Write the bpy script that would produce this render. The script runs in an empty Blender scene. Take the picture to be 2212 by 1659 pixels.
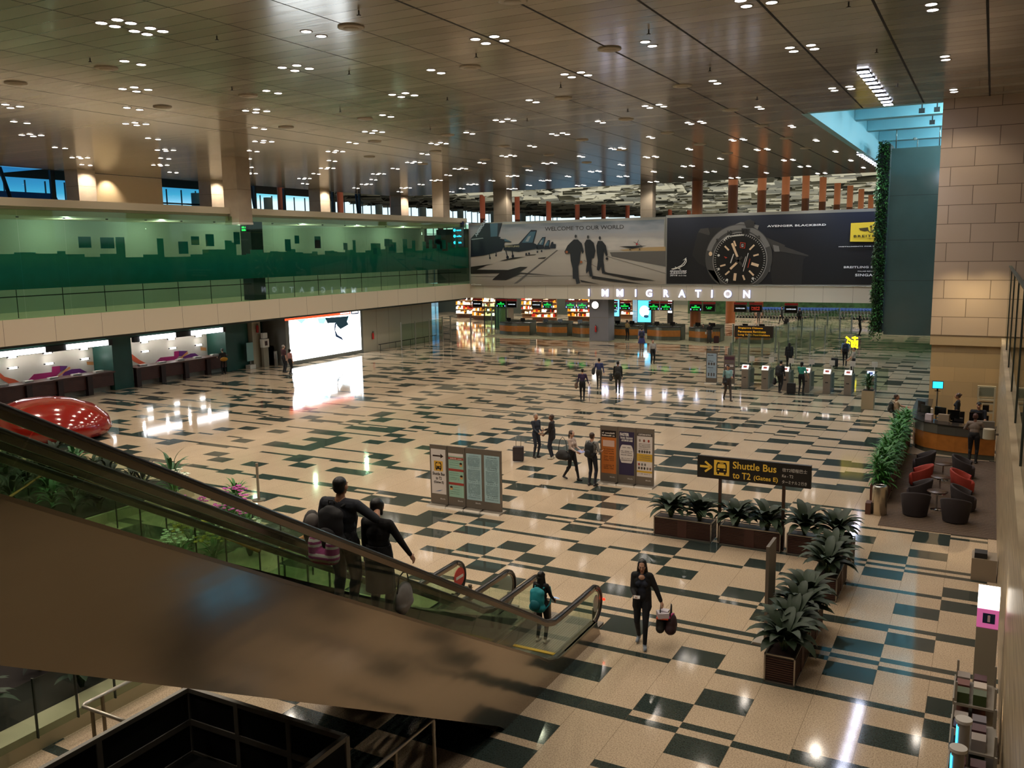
import bpy, math, random
import numpy as np
from mathutils import Vector, Matrix
PI = math.pi
scene = bpy.context.scene
COL = scene.collection
# ---------------------------------------------------------------- camera
YAW, PITCH, ROLL = 0.49614793, -0.15045276, -0.01545807
F = Vector((-math.sin(YAW)*math.cos(PITCH), math.cos(YAW)*math.cos(PITCH), math.sin(PITCH)))
R0 = Vector((math.cos(YAW), math.sin(YAW), 0)); U0 = R0.cross(F)
Rt = R0*math.cos(ROLL)+U0*math.sin(ROLL); Up = -R0*math.sin(ROLL)+U0*math.cos(ROLL)
cam = bpy.data.objects.new('camera', bpy.data.cameras.new('camera'))
COL.objects.link(cam)
m = Matrix(((Rt.x, Up.x, -F.x, 0), (Rt.y, Up.y, -F.y, 0), (Rt.z, Up.z, -F.z, 7.4), (0, 0, 0, 1)))
cam.matrix_world = m
cam.data.sensor_width = 36; cam.data.lens = 36*1908.03/2212
cam.data.clip_end = 600; cam.data.clip_start = 0.05
scene.camera = cam
scene.view_settings.view_transform = 'Standard'
scene.view_settings.look = 'None'
scene.view_settings.gamma = 1
scene.view_settings.exposure = 0.0
scene.cycles.max_bounces = 7; scene.cycles.diffuse_bounces = 3; scene.cycles.glossy_bounces = 4; scene.cycles.transparent_max_bounces = 14; scene.cycles.caustics_reflective = False; scene.cycles.caustics_refractive = False
try: scene.view_settings.use_curve_mapping = False
except Exception: pass
# ---------------------------------------------------------------- world : dusk sky, white at the horizon, cyan then blue above
w = bpy.data.worlds.new('dusk'); scene.world = w; w.use_nodes = True
nt = w.node_tree; nt.nodes.clear()
out = nt.nodes.new('ShaderNodeOutputWorld'); bg = nt.nodes.new('ShaderNodeBackground')
tc = nt.nodes.new('ShaderNodeTexCoord'); sp = nt.nodes.new('ShaderNodeSeparateXYZ'); cr = nt.nodes.new('ShaderNodeValToRGB')
nt.links.new(tc.outputs['Generated'], sp.inputs[0]); nt.links.new(sp.outputs['Z'], cr.inputs[0])
el = cr.color_ramp.elements
el[0].position = 0.0; el[0].color = (.09, .08, .065, 1)
el[1].position = 1.0; el[1].color = (.05, .06, .07, 1)
for p, c in ((.012, (.10, .10, .09, 1)), (.018, (1.0, 1.25, 1.3, 1)), (.055, (.85, 1.15, 1.25, 1)), (.061, (.20, .75, .90, 1)), (.070, (.12, .52, .75, 1)), (.088, (.06, .28, .55, 1)), (.25, (.04, .12, .24, 1))):
    e = el.new(p); e.color = c
nt.links.new(cr.outputs[0], bg.inputs[0]); bg.inputs[1].default_value = 1.0
nt.links.new(bg.outputs[0], out.inputs[0])
# ---------------------------------------------------------------- helpers
def lin(h):
    v = [int(h[i:i+2], 16)/255 for i in (0, 2, 4)]
    return tuple(x/12.92 if x <= .04045 else ((x+.055)/1.055)**2.4 for x in v)+(1,)
MC = {}
def mat(name, col, rough=.5, metal=0., emit=0., noise=None, ior=1.5, alpha=1., trans=0., spec=None):
    """col hex; noise=(scale, amount) varies the colour"""
    if name in MC: return MC[name]
    m = bpy.data.materials.new(name); m.use_nodes = True; MC[name] = m
    n = m.node_tree.nodes; l = m.node_tree.links; b = n['Principled BSDF']
    c = lin(col); b.inputs['Base Color'].default_value = c
    b.inputs['Roughness'].default_value = rough; b.inputs['Metallic'].default_value = metal; b.inputs['IOR'].default_value = ior
    if spec is not None: b.inputs['Specular IOR Level'].default_value = spec
    if trans: b.inputs['Transmission Weight'].default_value = trans
    if alpha < 1: b.inputs['Alpha'].default_value = alpha
    if emit:
        b.inputs['Emission Color'].default_value = c; b.inputs['Emission Strength'].default_value = emit
    if noise:
        t = n.new('ShaderNodeTexNoise'); t.inputs['Scale'].default_value = noise[0]; t.inputs['Detail'].default_value = 4
        o = n.new('ShaderNodeTexCoord'); l.new(o.outputs['Object'], t.inputs['Vector'])
        r = n.new('ShaderNodeValToRGB'); a = noise[1]
        r.color_ramp.elements[0].position = .3; r.color_ramp.elements[1].position = .7
        r.color_ramp.elements[0].color = tuple(x*(1-a) for x in c[:3])+(1,)
        r.color_ramp.elements[1].color = tuple(min(1, x*(1+a)) for x in c[:3])+(1,)
        l.new(t.outputs['Fac'], r.inputs[0]); l.new(r.outputs[0], b.inputs['Base Color'])
        if emit: l.new(r.outputs[0], b.inputs['Emission Color'])
    return m
def glass_mat(name, tint, refl=1., a=.85, rough=.02):
    """clear tinted pane: what lies behind shows through, multiplied by the tint, plus a mirror sheen"""
    if name in MC: return MC[name]
    m = bpy.data.materials.new(name); m.use_nodes = True; MC[name] = m
    n = m.node_tree.nodes; l = m.node_tree.links; n.clear()
    o = n.new('ShaderNodeOutputMaterial'); t = n.new('ShaderNodeBsdfTransparent'); g = n.new('ShaderNodeBsdfGlossy')
    f = n.new('ShaderNodeLayerWeight'); f.inputs[0].default_value = .5; mx = n.new('ShaderNodeMixShader'); mt = n.new('ShaderNodeMath'); mt.operation = 'MULTIPLY'; pw = n.new('ShaderNodeMath'); pw.operation = 'POWER'; pw.inputs[1].default_value = 4; ad = n.new('ShaderNodeMath'); ad.inputs[1].default_value = .025
    c = lin(tint); t.inputs[0].default_value = c; g.inputs['Roughness'].default_value = rough; g.inputs[0].default_value = (1, 1, 1, 1)
    mt.inputs[1].default_value = .6*refl
    l.new(f.outputs['Facing'], pw.inputs[0]); l.new(pw.outputs[0], ad.inputs[0]); l.new(ad.outputs[0], mt.inputs[0]); l.new(mt.outputs[0], mx.inputs[0]); l.new(t.outputs[0], mx.inputs[1]); l.new(g.outputs[0], mx.inputs[2])
    l.new(mx.outputs[0], o.inputs[0])
    return m
class MB:
    """collects geometry; build() links it as ONE mesh object"""
    def __init__(s): s.v = []; s.f = []; s.m = []; s.sm = []
    def add(s, vs, fs, mi=0, smooth=False):
        o = len(s.v); s.v += [tuple(v) for v in vs]
        for f in fs: s.f.append([i+o for i in f]); s.m.append(mi); s.sm.append(smooth)
    def box(s, x0, x1, y0, y1, z0, z1, mi=0):
        v = [(x, y, z) for z in (z0, z1) for y in (y0, y1) for x in (x0, x1)]
        s.add(v, [(0, 2, 3, 1), (4, 5, 7, 6), (0, 1, 5, 4), (2, 6, 7, 3), (0, 4, 6, 2), (1, 3, 7, 5)], mi); return s
    def cb(s, c, d, mi=0, rz=0, rx=0):
        """box by centre and size, turned"""
        M = Matrix.Translation(c) @ Matrix.Rotation(rz, 4, 'Z') @ Matrix.Rotation(rx, 4, 'X')
        v = [M @ Vector((x*d[0]/2, y*d[1]/2, z*d[2]/2)) for z in (-1, 1) for y in (-1, 1) for x in (-1, 1)]
        s.add(v, [(0, 2, 3, 1), (4, 5, 7, 6), (0, 1, 5, 4), (2, 6, 7, 3), (0, 4, 6, 2), (1, 3, 7, 5)], mi); return s
    def prism(s, pts, axis, a0, a1, mi=0):
        """pts 2D outline pulled along axis 'x','y','z' from a0 to a1"""
        def P(p, a): return (a, p[0], p[1]) if axis == 'x' else ((p[0], a, p[1]) if axis == 'y' else (p[0], p[1], a))
        n = len(pts); v = [P(p, a0) for p in pts]+[P(p, a1) for p in pts]
        f = [list(range(n)), list(range(2*n-1, n-1, -1))]+[(i, i+n, (i+1) % n+n, (i+1) % n) for i in range(n)]
        s.add(v, f, mi); return s
    def lathe(s, prof, c=(0, 0, 0), n=20, mi=0, sx=1, sy=1, a0=0, a1=2*PI, smooth=True):
        full = abs(a1-a0-2*PI) < 1e-6; k = n if full else n+1; v = []
        for r, z in prof:
            for i in range(k):
                a = a0+(a1-a0)*i/n; v.append((c[0]+r*math.cos(a)*sx, c[1]+r*math.sin(a)*sy, c[2]+z))
        f = []
        for j in range(len(prof)-1):
            for i in range(n): f.append((j*k+i, j*k+(i+1) % k, (j+1)*k+(i+1) % k, (j+1)*k+i))
        s.add(v, f, mi, smooth)
        if full:
            if prof[0][0] > 1e-4: s.add([v[i] for i in range(k)], [list(range(k-1, -1, -1))], mi)
            if prof[-1][0] > 1e-4: s.add([v[-k+i] for i in range(k)], [list(range(k))], mi)
        return s
    def cyl(s, c, r, z0, z1, mi=0, n=16, r2=None):
        return s.lathe([(r, z0), (r if r2 is None else r2, z1)], c, n, mi)
    def tube(s, pts, r, mi=0, n=8, closed=False):
        pts = [Vector(p) for p in pts]; N = len(pts); v = []; rs = r if isinstance(r, (list, tuple)) else [r]*N
        prev = None
        for i, p in enumerate(pts):
            a = pts[(i-1) % N] if (i > 0 or closed) else p; b = pts[(i+1) % N] if (i < N-1 or closed) else p
            t = (b-a).normalized()
            x = (prev - t*prev.dot(t)) if prev is not None else t.cross(Vector((0, 0, 1)))
            if x.length < 1e-4: x = t.cross(Vector((0, 1, 0)))
            x.normalize(); prev = x; y = t.cross(x)
            for k in range(n):
                q = 2*PI*k/n; v.append(p+(x*math.cos(q)+y*math.sin(q))*rs[i])
        f = []
        for i in range(N if closed else N-1):
            for k in range(n): f.append((i*n+k, i*n+(k+1) % n, ((i+1) % N)*n+(k+1) % n, ((i+1) % N)*n+k))
        if not closed: f += [list(range(n-1, -1, -1)), [(N-1)*n+k for k in range(n)]]
        s.add(v, f, mi, True); return s
    def ell(s, c, r, mi=0, n=14, mtx=None):
        v = []; f = []; h = n//2+1
        for j in range(1, h):
            t = PI*j/h
            for i in range(n):
                a = 2*PI*i/n; v.append((r[0]*math.sin(t)*math.cos(a), r[1]*math.sin(t)*math.sin(a), r[2]*math.cos(t)))
        v += [(0, 0, r[2]), (0, 0, -r[2])]; T = len(v)-2; B = T+1
        for j in range(h-2):
            for i in range(n): f.append((j*n+i, (j+1)*n+i, (j+1)*n+(i+1) % n, j*n+(i+1) % n))
        for i in range(n): f += [(T, i, (i+1) % n), (B, (h-2)*n+(i+1) % n, (h-2)*n+i)]
        M = Matrix.Translation(c) @ (mtx.to_4x4() if mtx is not None else Matrix())
        s.add([M @ Vector(p) for p in v], f, mi, True); return s
    def caps(s, p, q, r, r2=None, mi=0, n=12):
        """tapered capsule"""
        p = Vector(p); q = Vector(q); r2 = r if r2 is None else r2; d = q-p; L = max(d.length, 1e-4); d /= L
        x = d.cross(Vector((0, 0, 1)));
        if x.length < 1e-3: x = d.cross(Vector((0, 1, 0)))
        x.normalize(); y = d.cross(x); v = []; f = []; rings = []
        for k in (80, 45, 0): rings.append((-math.sin(math.radians(k))*r, math.cos(math.radians(k))*r))
        for k in (0, 45, 80): rings.append((L+math.sin(math.radians(k))*r2, math.cos(math.radians(k))*r2))
        for a, b in rings:
            for i in range(n): v.append(p+d*a+(x*math.cos(2*PI*i/n)+y*math.sin(2*PI*i/n))*b)
        for j in range(len(rings)-1):
            for i in range(n): f.append((j*n+i, j*n+(i+1) % n, (j+1)*n+(i+1) % n, (j+1)*n+i))
        f += [list(range(n-1, -1, -1)), [(len(rings)-1)*n+i for i in range(n)]]
        s.add(v, f, mi, True); return s
    def build(s, name, mats, parent=None, loc=(0, 0, 0), rz=0):
        me = bpy.data.meshes.new(name); me.from_pydata(s.v, [], s.f)
        for mm in (mats if isinstance(mats, (list, tuple)) else [mats]): me.materials.append(mm)
        me.polygons.foreach_set('material_index', s.m); me.polygons.foreach_set('use_smooth', s.sm)
        me.update(); o = bpy.data.objects.new(name, me); COL.objects.link(o)
        o.parent = parent; o.location = loc; o.rotation_euler = (0, 0, rz); return o
def tag(o, label, cat, group=None, kind=None):
    o['label'] = label; o['category'] = cat
    if group: o['group'] = group
    if kind: o['kind'] = kind
    return o
def thing(name, label, cat, loc=(0, 0, 0), rz=0, group=None):
    o = bpy.data.objects.new(name, None); COL.objects.link(o); o.empty_display_size = .1
    o.location = loc; o.rotation_euler = (0, 0, rz); return tag(o, label, cat, group)
def struct(name, mb, mats, parent=None):
    o = mb.build(name, mats, parent)
    if parent is None: o['kind'] = 'structure'
    return o
KIDS = {}
def dup(root, loc, rz=0, label=None, group=None):
    def cp(o, par):
        c = o.copy(); COL.objects.link(c); c.parent = par
        for ch in [x for x in ALL() if x.parent == o]: cp(ch, c)
        return c
    def ALL():
        return KIDS.setdefault(root.name, [x for x in COL.objects if x.parent is not None and (x.parent == root or x.parent.parent == root)])
    r = cp(root, None); r.location = loc; r.rotation_euler = (0, 0, rz)
    if label: r['label'] = label
    if group: r['group'] = group
    return r
def text(body, size, name, m, parent, loc, rot, align='LEFT', ext=.004, bold=0., sx=1., space=1.):
    c = bpy.data.curves.new(name, 'FONT'); c.body = body; c.size = size; c.align_x = align; c.extrude = ext; c.offset = bold; c.space_character = space
    c.resolution_u = 3
    t = bpy.data.objects.new(name, c); COL.objects.link(t)
    dg = bpy.context.evaluated_depsgraph_get(); me = bpy.data.meshes.new_from_object(t.evaluated_get(dg))
    bpy.data.objects.remove(t); me.materials.clear(); me.materials.append(m)
    o = bpy.data.objects.new(name, me); COL.objects.link(o); o.parent = parent; o.location = loc; o.rotation_euler = rot; o.scale = (sx, 1, 1)
    return o
FY = (PI/2, 0, 0)            # lettering that faces -Y
FX = (PI/2, 0, PI/2)         # lettering that faces +X
STEEL = mat('brushed_steel', '8a857c', .32, .9); CHROME = mat('chrome', 'c8c8c8', .12, 1.)
BLACK = mat('black_rubber', '0c0c0c', .5); DARK = mat('dark_paint', '1a1a1b', .5); WHITE = mat('white_paint', 'd8d4ca', .5)
# ================================================================ lamps of the hall
def lamp(name, kind, loc, energy, col, parent=None, rot=(0, 0, 0), **kw):
    d = bpy.data.lights.new(name, kind); d.energy = energy; d.color = col
    for k, v in kw.items(): setattr(d, k, v)
    o = bpy.data.objects.new(name, d); COL.objects.link(o); o.location = loc; o.rotation_euler = rot; o.parent = parent; return o
def sees(p):
    v = Vector(p)-cam.location; z = v.dot(F)
    return z > .5 and abs(v.dot(Rt)/z) < 1106/1908*1.03 and abs(v.dot(Up)/z) < 829/1908*1.03
CZ = 13.0
spots = []
def open_air(x, y): return x > -7.5 and 40.4 < y < 80
for X in (-5.15, -12.23, -19.05, -25.95, -32.65, -39.45, -46.2):
    for Y in (8.35, 14.0, 21.65, 27.3, 34.9, 40.5, 48.15, 53.8, 61.4, 67.05, 74.2):
        y = Y-max(0, -X-19)*.035; off = [(-.29, -.28), (.29, -.28), (-.29, .28), (.29, .28)]
        if X == -19.05 and Y == 14.0:
            for q in (15.3, 16.25): spots.append((X, q, [(-.29, -.19), (.29, -.19), (-.29, .19), (.29, .19)]))
        elif not open_air(X, y): spots.append((X, y, off))
for X in (-1.62, -8.73, -15.75, -22.5, -29.4, -36.1, -42.85, -49.6):
    for Y in (5.4, 12.0, 18.65, 24.4, 31.1, 37.75, 44.4, 51.0, 57.7, 64.3, 70.9):
        y = Y-max(0, -X-19)*.03
        if not open_air(X, y): spots.append((X, y, [(0, -.29), (0, .29)]))
LAMPG = mat('lamp_glow', 'fff4ea', .5, emit=14); TRIM = mat('lamp_trim', '77706a', .4, .3)
def downlight_geo(g, c):
    g.lathe([(.165, 0), (.16, -.012), (.135, -.014)], c, 14, 0)
    g.lathe([(.137, -.012), (.10, -.02), (.0, -.022)], c, 14, 1)
proto = None; seen = []
for X, Y, off in spots:
    for a, b in off: seen.append((X+a, Y+b))
seen.sort(key=lambda p: (not sees((p[0], p[1], CZ)), math.hypot(p[0], p[1])))
rest = MB()
for k, (x, y) in enumerate(seen):
    if k < 300:
        if proto is None:
            g = MB(); downlight_geo(g, (0, 0, 0)); g.sm = [True]*len(g.f)
            proto = g.build('downlight', [TRIM, LAMPG]); o = proto
            tag(o, 'small round white downlight set into the slatted metal ceiling', 'ceiling light', 'recessed downlights in the hall ceiling')
        else:
            o = proto.copy(); COL.objects.link(o)
        o.location = (x, y, CZ)
    elif y < 80: downlight_geo(rest, (x, y, CZ))
o = rest.build('downlight', [TRIM, LAMPG]); tag(o, 'farthest tiny downlights along the back of the slatted ceiling', 'ceiling light', kind='stuff')
for X, Y, off in spots:
    warm = (1, .88, .73) if Y < 45 else (1, .90, .76)
    lamp('downlight_beam', 'SPOT', (X, Y, CZ-.12), (145 if Y < 30 else 125 if Y < 45 else 95)*len(off), warm, spot_size=2.3, spot_blend=.6, shadow_soft_size=.16)
# ceiling speakers : round discs
proto = None
for X in (-9.9, -14.5, -19.1, -23.75, -28.15, -32.8):
    for Y in (12.9, 18.6, 24.4, 31.15, 37.65, 43.3, 48.95, 54.6):
        if X in (-19.1, -32.8) and Y < 40: continue
        if proto is None:
            g = MB(); g.lathe([(.34, 0), (.34, -.03), (.28, -.045), (.0, -.045)], (0, 0, 0), 24); g.lathe([(.2, -.046), (.19, -.06), (0, -.06)], (0, 0, 0), 20)
            proto = g.build('ceiling_disc', mat('disc_cream', 'a39a88', .5)); tag(proto, 'shallow cream disc fixed flat under the slatted ceiling on a seam', 'ceiling speaker', 'cream discs on the ceiling'); o = proto
        else: o = proto.copy(); COL.objects.link(o)
        o.location = (X, Y, CZ)
# ================================================================ floor
rows = [(8.05, 'TTsT'), ]
seq = []
y = 12.29-(.605*2)
edges = []
def run(y, s):
    for c in s:
        h = .605 if c == 'T' else .18
        edges.append((y, y+h, c)); y += h
    return y
y0 = 12.29-.605*2-(.605*3+.18)-(.605*4+.36)
y = run(y0, 'TTssTT'+'TTT'+'s'+'TT')
IDX0 = len(edges)           # first row of the transcribed part is edges[IDX0-2]
y = run(y, 'ssTTTsTTsssTT'+'ssTTTsTTsssTTTTssTTsT')
cyc = 'TTTsTTsssTTss'; k = 0
while y < 100: y = run(y, cyc[k % 13]); k += 1
XC0, XW = -0.53, .8375
r0 = IDX0-2
KNOWN = {}
def D(row, *cols):
    for c in cols: KNOWN[(r0+row, c-4)] = 1
# r: 0,1 T | 2,3 ss | 4,5,6 TTT | 7 s | 8,9 TT | 10,11,12 sss | 13,14 TT | 15,16 ss | 17,18,19 TTT | 20 s | 21,22 TT | 23,24,25 sss | 26.. T
D(-2, -4); D(0, -3); D(1, 0); D(2, -3, -2, -1, 1, 2, 3); D(3, -3, -2, 0, 2, 3); D(4, -1); D(5, -3, 0, 3); D(6, 4)
D(7, -3, -2, 0, 1, 2, 3); D(8, -1, 4); D(9, -3, 2); D(10, -4, -3, -2, -1, 0, 1, 3, 4, -8, -9, 5); D(11, 2, -5); D(12, -4, -2, -1, 0, 1, 3, 4, -8, -7, -3, 5); D(13, 2, -7)
D(14, -8, -4, 0, 3); D(15, -10, -9, -7, -6, -5, -3, -2, -1, 1, 2, 4); D(16, -10, -8, -6, -5, -3, -2, 0, 1, 2, 3, 4); D(17, -9, -7, -1); D(18, -11, -8, -3, 3)
D(19, -12, -10, -6, -4, 4); D(20, -11, -9, -8, -7, -5, -3, -2, 0, 1, 2, 3); D(21, -12, -10, -4, -1, 4); D(22, -7, -3, 2); D(23, -14, -13, -12, -11, -10, -9, -8, -6, -5, -4, -3, -2, -1, 0, 1, 3, 4)
D(24, -7, 2); D(25, -14, -13, -12, -11, -10, -9, -8, -6, -5, -4, -3, -2, -1, 0, 1, 3, 4); D(26, -7, -15, 2); D(27, -8, -11, -15, 3); D(28, -7, 1); D(29, -8, -11, 3); D(30, 1, 2, 3, 4, -6, -5); D(31, -7, -6, 3)
rnd = random.Random(7)
g = MB(); NC0, NC1 = -84, 8
cols_last = {}
for r, (ya, yb, c) in enumerate(edges):
    for q in range(NC0, NC1):
        key = (r, q); known = (r0-2 <= r <= r0+31 and -19 < q)
        if known and (r >= r0 and q > -13 or key in KNOWN): dark = key in KNOWN
        else:
            u = rnd.random()
            if c == 'T': dark = u < (.10 if cols_last.get(q) else .25)
            else: dark = u < .62
        cols_last[q] = dark
        x = XC0+q*XW
        g.add([(x, ya, 0), (x+XW, ya, 0), (x+XW, yb, 0), (x, yb, 0)], [(0, 1, 2, 3)], 1 if dark else 0)
def granite(name, c1, c2, sc, rough):
    m = mat(name, c1, rough); n = m.node_tree.nodes; l = m.node_tree.links; b = n['Principled BSDF']
    o = n.new('ShaderNodeTexCoord')
    t = n.new('ShaderNodeTexNoise'); t.inputs['Scale'].default_value = sc; t.inputs['Detail'].default_value = 3; l.new(o.outputs['Object'], t.inputs['Vector'])
    r = n.new('ShaderNodeValToRGB'); r.color_ramp.elements[0].position = .36; r.color_ramp.elements[1].position = .56
    r.color_ramp.elements[0].color = lin(c2); r.color_ramp.elements[1].color = lin(c1); l.new(t.outputs['Fac'], r.inputs[0])
    # thin joints between the slabs
    s = n.new('ShaderNodeSeparateXYZ'); l.new(o.outputs['Object'], s.inputs[0])
    a = n.new('ShaderNodeMath'); a.operation = 'ADD'; a.inputs[1].default_value = .53+XW*200+.004; l.new(s.outputs['X'], a.inputs[0])
    f = n.new('ShaderNodeMath'); f.operation = 'MODULO'; f.inputs[1].default_value = XW; l.new(a.outputs[0], f.inputs[0])
    lt = n.new('ShaderNodeMath'); lt.operation = 'LESS_THAN'; lt.inputs[1].default_value = .009; l.new(f.outputs[0], lt.inputs[0])
    t2 = n.new('ShaderNodeTexNoise'); t2.inputs['Scale'].default_value = .9; l.new(o.outputs['Object'], t2.inputs['Vector'])
    mv = n.new('ShaderNodeMath'); mv.operation = 'MULTIPLY'; l.new(lt.outputs[0], mv.inputs[0]); mv.inputs[1].default_value = .55
    mx = n.new('ShaderNodeMixRGB'); mx.inputs[2].default_value = lin('5a4a38'); l.new(mv.outputs[0], mx.inputs[0]); l.new(r.outputs[0], mx.inputs[1])
    h = n.new('ShaderNodeMixRGB'); h.blend_type = 'MULTIPLY'; h.inputs[0].default_value = .25; l.new(mx.outputs[0], h.inputs[1]); l.new(t2.outputs['Fac'], h.inputs[2])
    l.new(h.outputs[0], b.inputs['Base Color']); return m
GR_L = granite('cream_granite', 'cdb79b', 'a5907a', 45, .07); GR_D = granite('dark_granite', '38423e', '2a332f', 40, .07)
struct('floor', g, [GR_L, GR_D])
g = MB(); y1 = edges[0][0]; g.box(-75, 8, -14, y1, -.2, 0); g.box(-120, 12, -14, 262, -.35, -.25); g.box(-75, 8, edges[-1][1], 250, -.2, 0); struct('floor_outer', g, mat('stone_plain', 'a8977c', .15))
g = MB(); g.box(-38.6, -12.9, 65.9, 73.5, 0, .012); struct('floor_carpet_strip', g, mat('olive_carpet', '7a7358', .95, noise=(6, .2)))
g = MB(); g.box(-2.28, .5, 24.55, 33.6, 0, .012)
for i in range(60): g.box(-2.28, .5, 24.6+i*.15, 24.66+i*.15, .012, .016, 1)
struct('floor_lounge_carpet', g, [mat('brown_carpet', '5b4a3b', .95, noise=(30, .3)), mat('brown_carpet_rib', '4a3c31', .95)])
# ================================================================ ceiling
def slat_mat():
    m = mat('ceiling_slats', '6e675b', .15, .12); n = m.node_tree.nodes; l = m.node_tree.links; b = n['Principled BSDF']
    o = n.new('ShaderNodeTexCoord'); s = n.new('ShaderNodeSeparateXYZ'); l.new(o.outputs['Object'], s.inputs[0])
    a = n.new('ShaderNodeMath'); a.operation = 'DIVIDE'; a.inputs[1].default_value = .6; l.new(s.outputs['Y'], a.inputs[0])
    f = n.new('ShaderNodeMath'); f.operation = 'FRACT'; l.new(a.outputs[0], f.inputs[0])
    lt = n.new('ShaderNodeMath'); lt.operation = 'LESS_THAN'; lt.inputs[1].default_value = .045; l.new(f.outputs[0], lt.inputs[0])
    fl = n.new('ShaderNodeMath'); fl.operation = 'FLOOR'; l.new(a.outputs[0], fl.inputs[0])
    wn = n.new('ShaderNodeTexWhiteNoise'); wn.noise_dimensions = '1D'; l.new(fl.outputs[0], wn.inputs['W'])
    r = n.new('ShaderNodeValToRGB'); r.color_ramp.elements[0].color = lin('908878'); r.color_ramp.elements[1].color = lin('aba394'); l.new(wn.outputs['Value'], r.inputs[0])
    mx = n.new('ShaderNodeMixRGB'); mx.inputs[2].default_value = lin('5a5348'); l.new(lt.outputs[0], mx.inputs[0]); l.new(r.outputs[0], mx.inputs[1]); l.new(mx.outputs[0], b.inputs['Base Color'])
    bp = n.new('ShaderNodeBump'); bp.inputs['Strength'].default_value = .06; bp.inputs['Distance'].default_value = .05
    t = n.new('ShaderNodeTexNoise'); t.inputs['Scale'].default_value = .8; mp = n.new('ShaderNodeMapping'); mp.inputs['Scale'].default_value = (.6, 4, 1)
    l.new(o.outputs['Object'], mp.inputs[0]); l.new(mp.outputs[0], t.inputs['Vector']); l.new(t.outputs['Fac'], bp.inputs['Height']); l.new(bp.outputs[0], b.inputs['Normal'])
    return m
SLAT = slat_mat()
g = MB()
g.box(-54.0, -7.3, 2, 76, CZ, CZ+.3); g.box(-7.3, 6, 2, 40.6, CZ, CZ+.3)
for i, X in enumerate((-.45, -2.79, -5.1, -7.47, -9.9, -12.15, -14.5, -16.9, -19.3, -21.7, -24.1, -26.5, -28.9, -31.3)):
    hw = .032 if i < 6 else .012
    g.box(X-hw, X+hw, 2, 76 if X < -7.3 else 40.6, CZ-.004, CZ, 1)
struct('ceiling', g, [SLAT, mat('ceiling_gap', '100e0c', .8)])
# sprinkler heads hanging from the slats
proto = None
for X in (-3.3, -8.2, -13.4, -18.0, -23):
    for Y in (17.5, 22.9, 28.6, 35):
        if proto is None:
            g = MB(); g.cyl((0, 0, 0), .02, -.1, 0, n=8); g.cyl((0, 0, 0), .05, -.12, -.1, n=10); proto = g.build('sprinkler_head', mat('sprinkler_grey', '4a463f', .5)); o = proto
            tag(o, 'tiny grey sprinkler head under the slatted ceiling', 'sprinkler', 'sprinkler heads in the ceiling')
        else: o = proto.copy(); COL.objects.link(o)
        o.location = (X, Y, CZ)
# skylight well painted pale blue with cross beams
CY = mat('skylight_blue', '86b6c2', .6)
g = MB(); xa, xb, ya, yb = -7.3, 3.2, 40.6, 82
g.box(xa-.3, xa+.03, ya, yb, CZ-.01, 17.2); g.box(xb, xb+.3, ya, yb, CZ, 17.2); g.box(xa, xb, ya-.3, ya+.02, CZ-.01, 17.2); g.box(xa, xb, yb, yb+.3, CZ-.3, 17.2); g.box(xa-.3, xb+.3, ya, yb, 17.2, 17.4)
struct('ceiling_skylight_well', g, CY)
proto = None
for Y in (44.6, 49.4, 54.6, 60.2, 66.6, 73.5):
    if proto is None:
        g = MB(); g.box(-5.2, 5.2, -.35, .35, 0, 1.6); g.box(-5.2, 5.2, -.42, .42, -.08, .0)
        proto = g.build('skylight_beam', CY); o = proto
        tag(o, 'pale blue box beam crossing inside the skylight well', 'beam', 'pale blue beams across the skylight well')
    else: o = proto.copy(); COL.objects.link(o)
    o.location = (-2.05, Y, 14.4)
for i, (x, y) in enumerate(((-3.9, 42.8), (-3.2, 42.8), (-3.6, 47.5), (-2.9, 47.5), (-3.4, 52.6), (-2.6, 52.6))):
    g = MB(); g.box(-.14, .14, -.1, .1, 0, .22); g.box(-.03, .03, -.03, .03, .22, .6); o = g.build('floodlight_box', DARK, loc=(x, y+3.5, 14.0)); tag(o, 'small black floodlight box hanging between the skylight beams', 'light fitting', 'black floodlight boxes in the skylight')
for y, e in ((42.5, 420), (47, 520), (52, 520), (57.5, 520), (63.5, 520), (70, 520), (77, 420)): lamp('skylight_fill', 'POINT', (-1.6, y, 14.1), e, (.62, .92, 1), shadow_soft_size=.2)  # point lights added inside the well to brighten its blue sides
# glowing squares modelling flood lights reflected in the ceiling, two rows
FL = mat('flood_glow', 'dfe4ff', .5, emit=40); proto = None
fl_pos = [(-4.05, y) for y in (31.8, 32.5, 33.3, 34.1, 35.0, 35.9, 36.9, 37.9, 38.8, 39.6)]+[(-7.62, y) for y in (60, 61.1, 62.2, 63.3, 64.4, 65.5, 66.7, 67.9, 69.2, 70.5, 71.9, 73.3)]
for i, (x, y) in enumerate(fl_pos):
    if proto is None:
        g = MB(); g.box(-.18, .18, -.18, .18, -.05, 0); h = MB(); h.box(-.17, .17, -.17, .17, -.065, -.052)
        proto = thing('flood_reflection', 'square blue-white glow modelling a flood light reflected in the ceiling, one of the row before the skylight', 'flood lamp', group='reflected flood glows before the skylight')
        g.build('glow_back', DARK, proto); h.build('glow_face', FL, proto); o = proto; proto.location = (x, y, CZ)
    else:
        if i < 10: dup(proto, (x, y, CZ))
        else: dup(proto, (x, y, CZ), 0, 'dazzling blue-white glow modelling a reflected flood light, in the row beside the hanging green wall', 'reflected flood glows beside the green wall')
for y in (60, 64, 68, 72): lamp('flood_fill', 'SPOT', (-7.6, y, CZ-.3), 900, (.75, .82, 1), spot_size=2.2, spot_blend=.7, shadow_soft_size=.12)  # spots added under the glowing reflection squares
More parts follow.
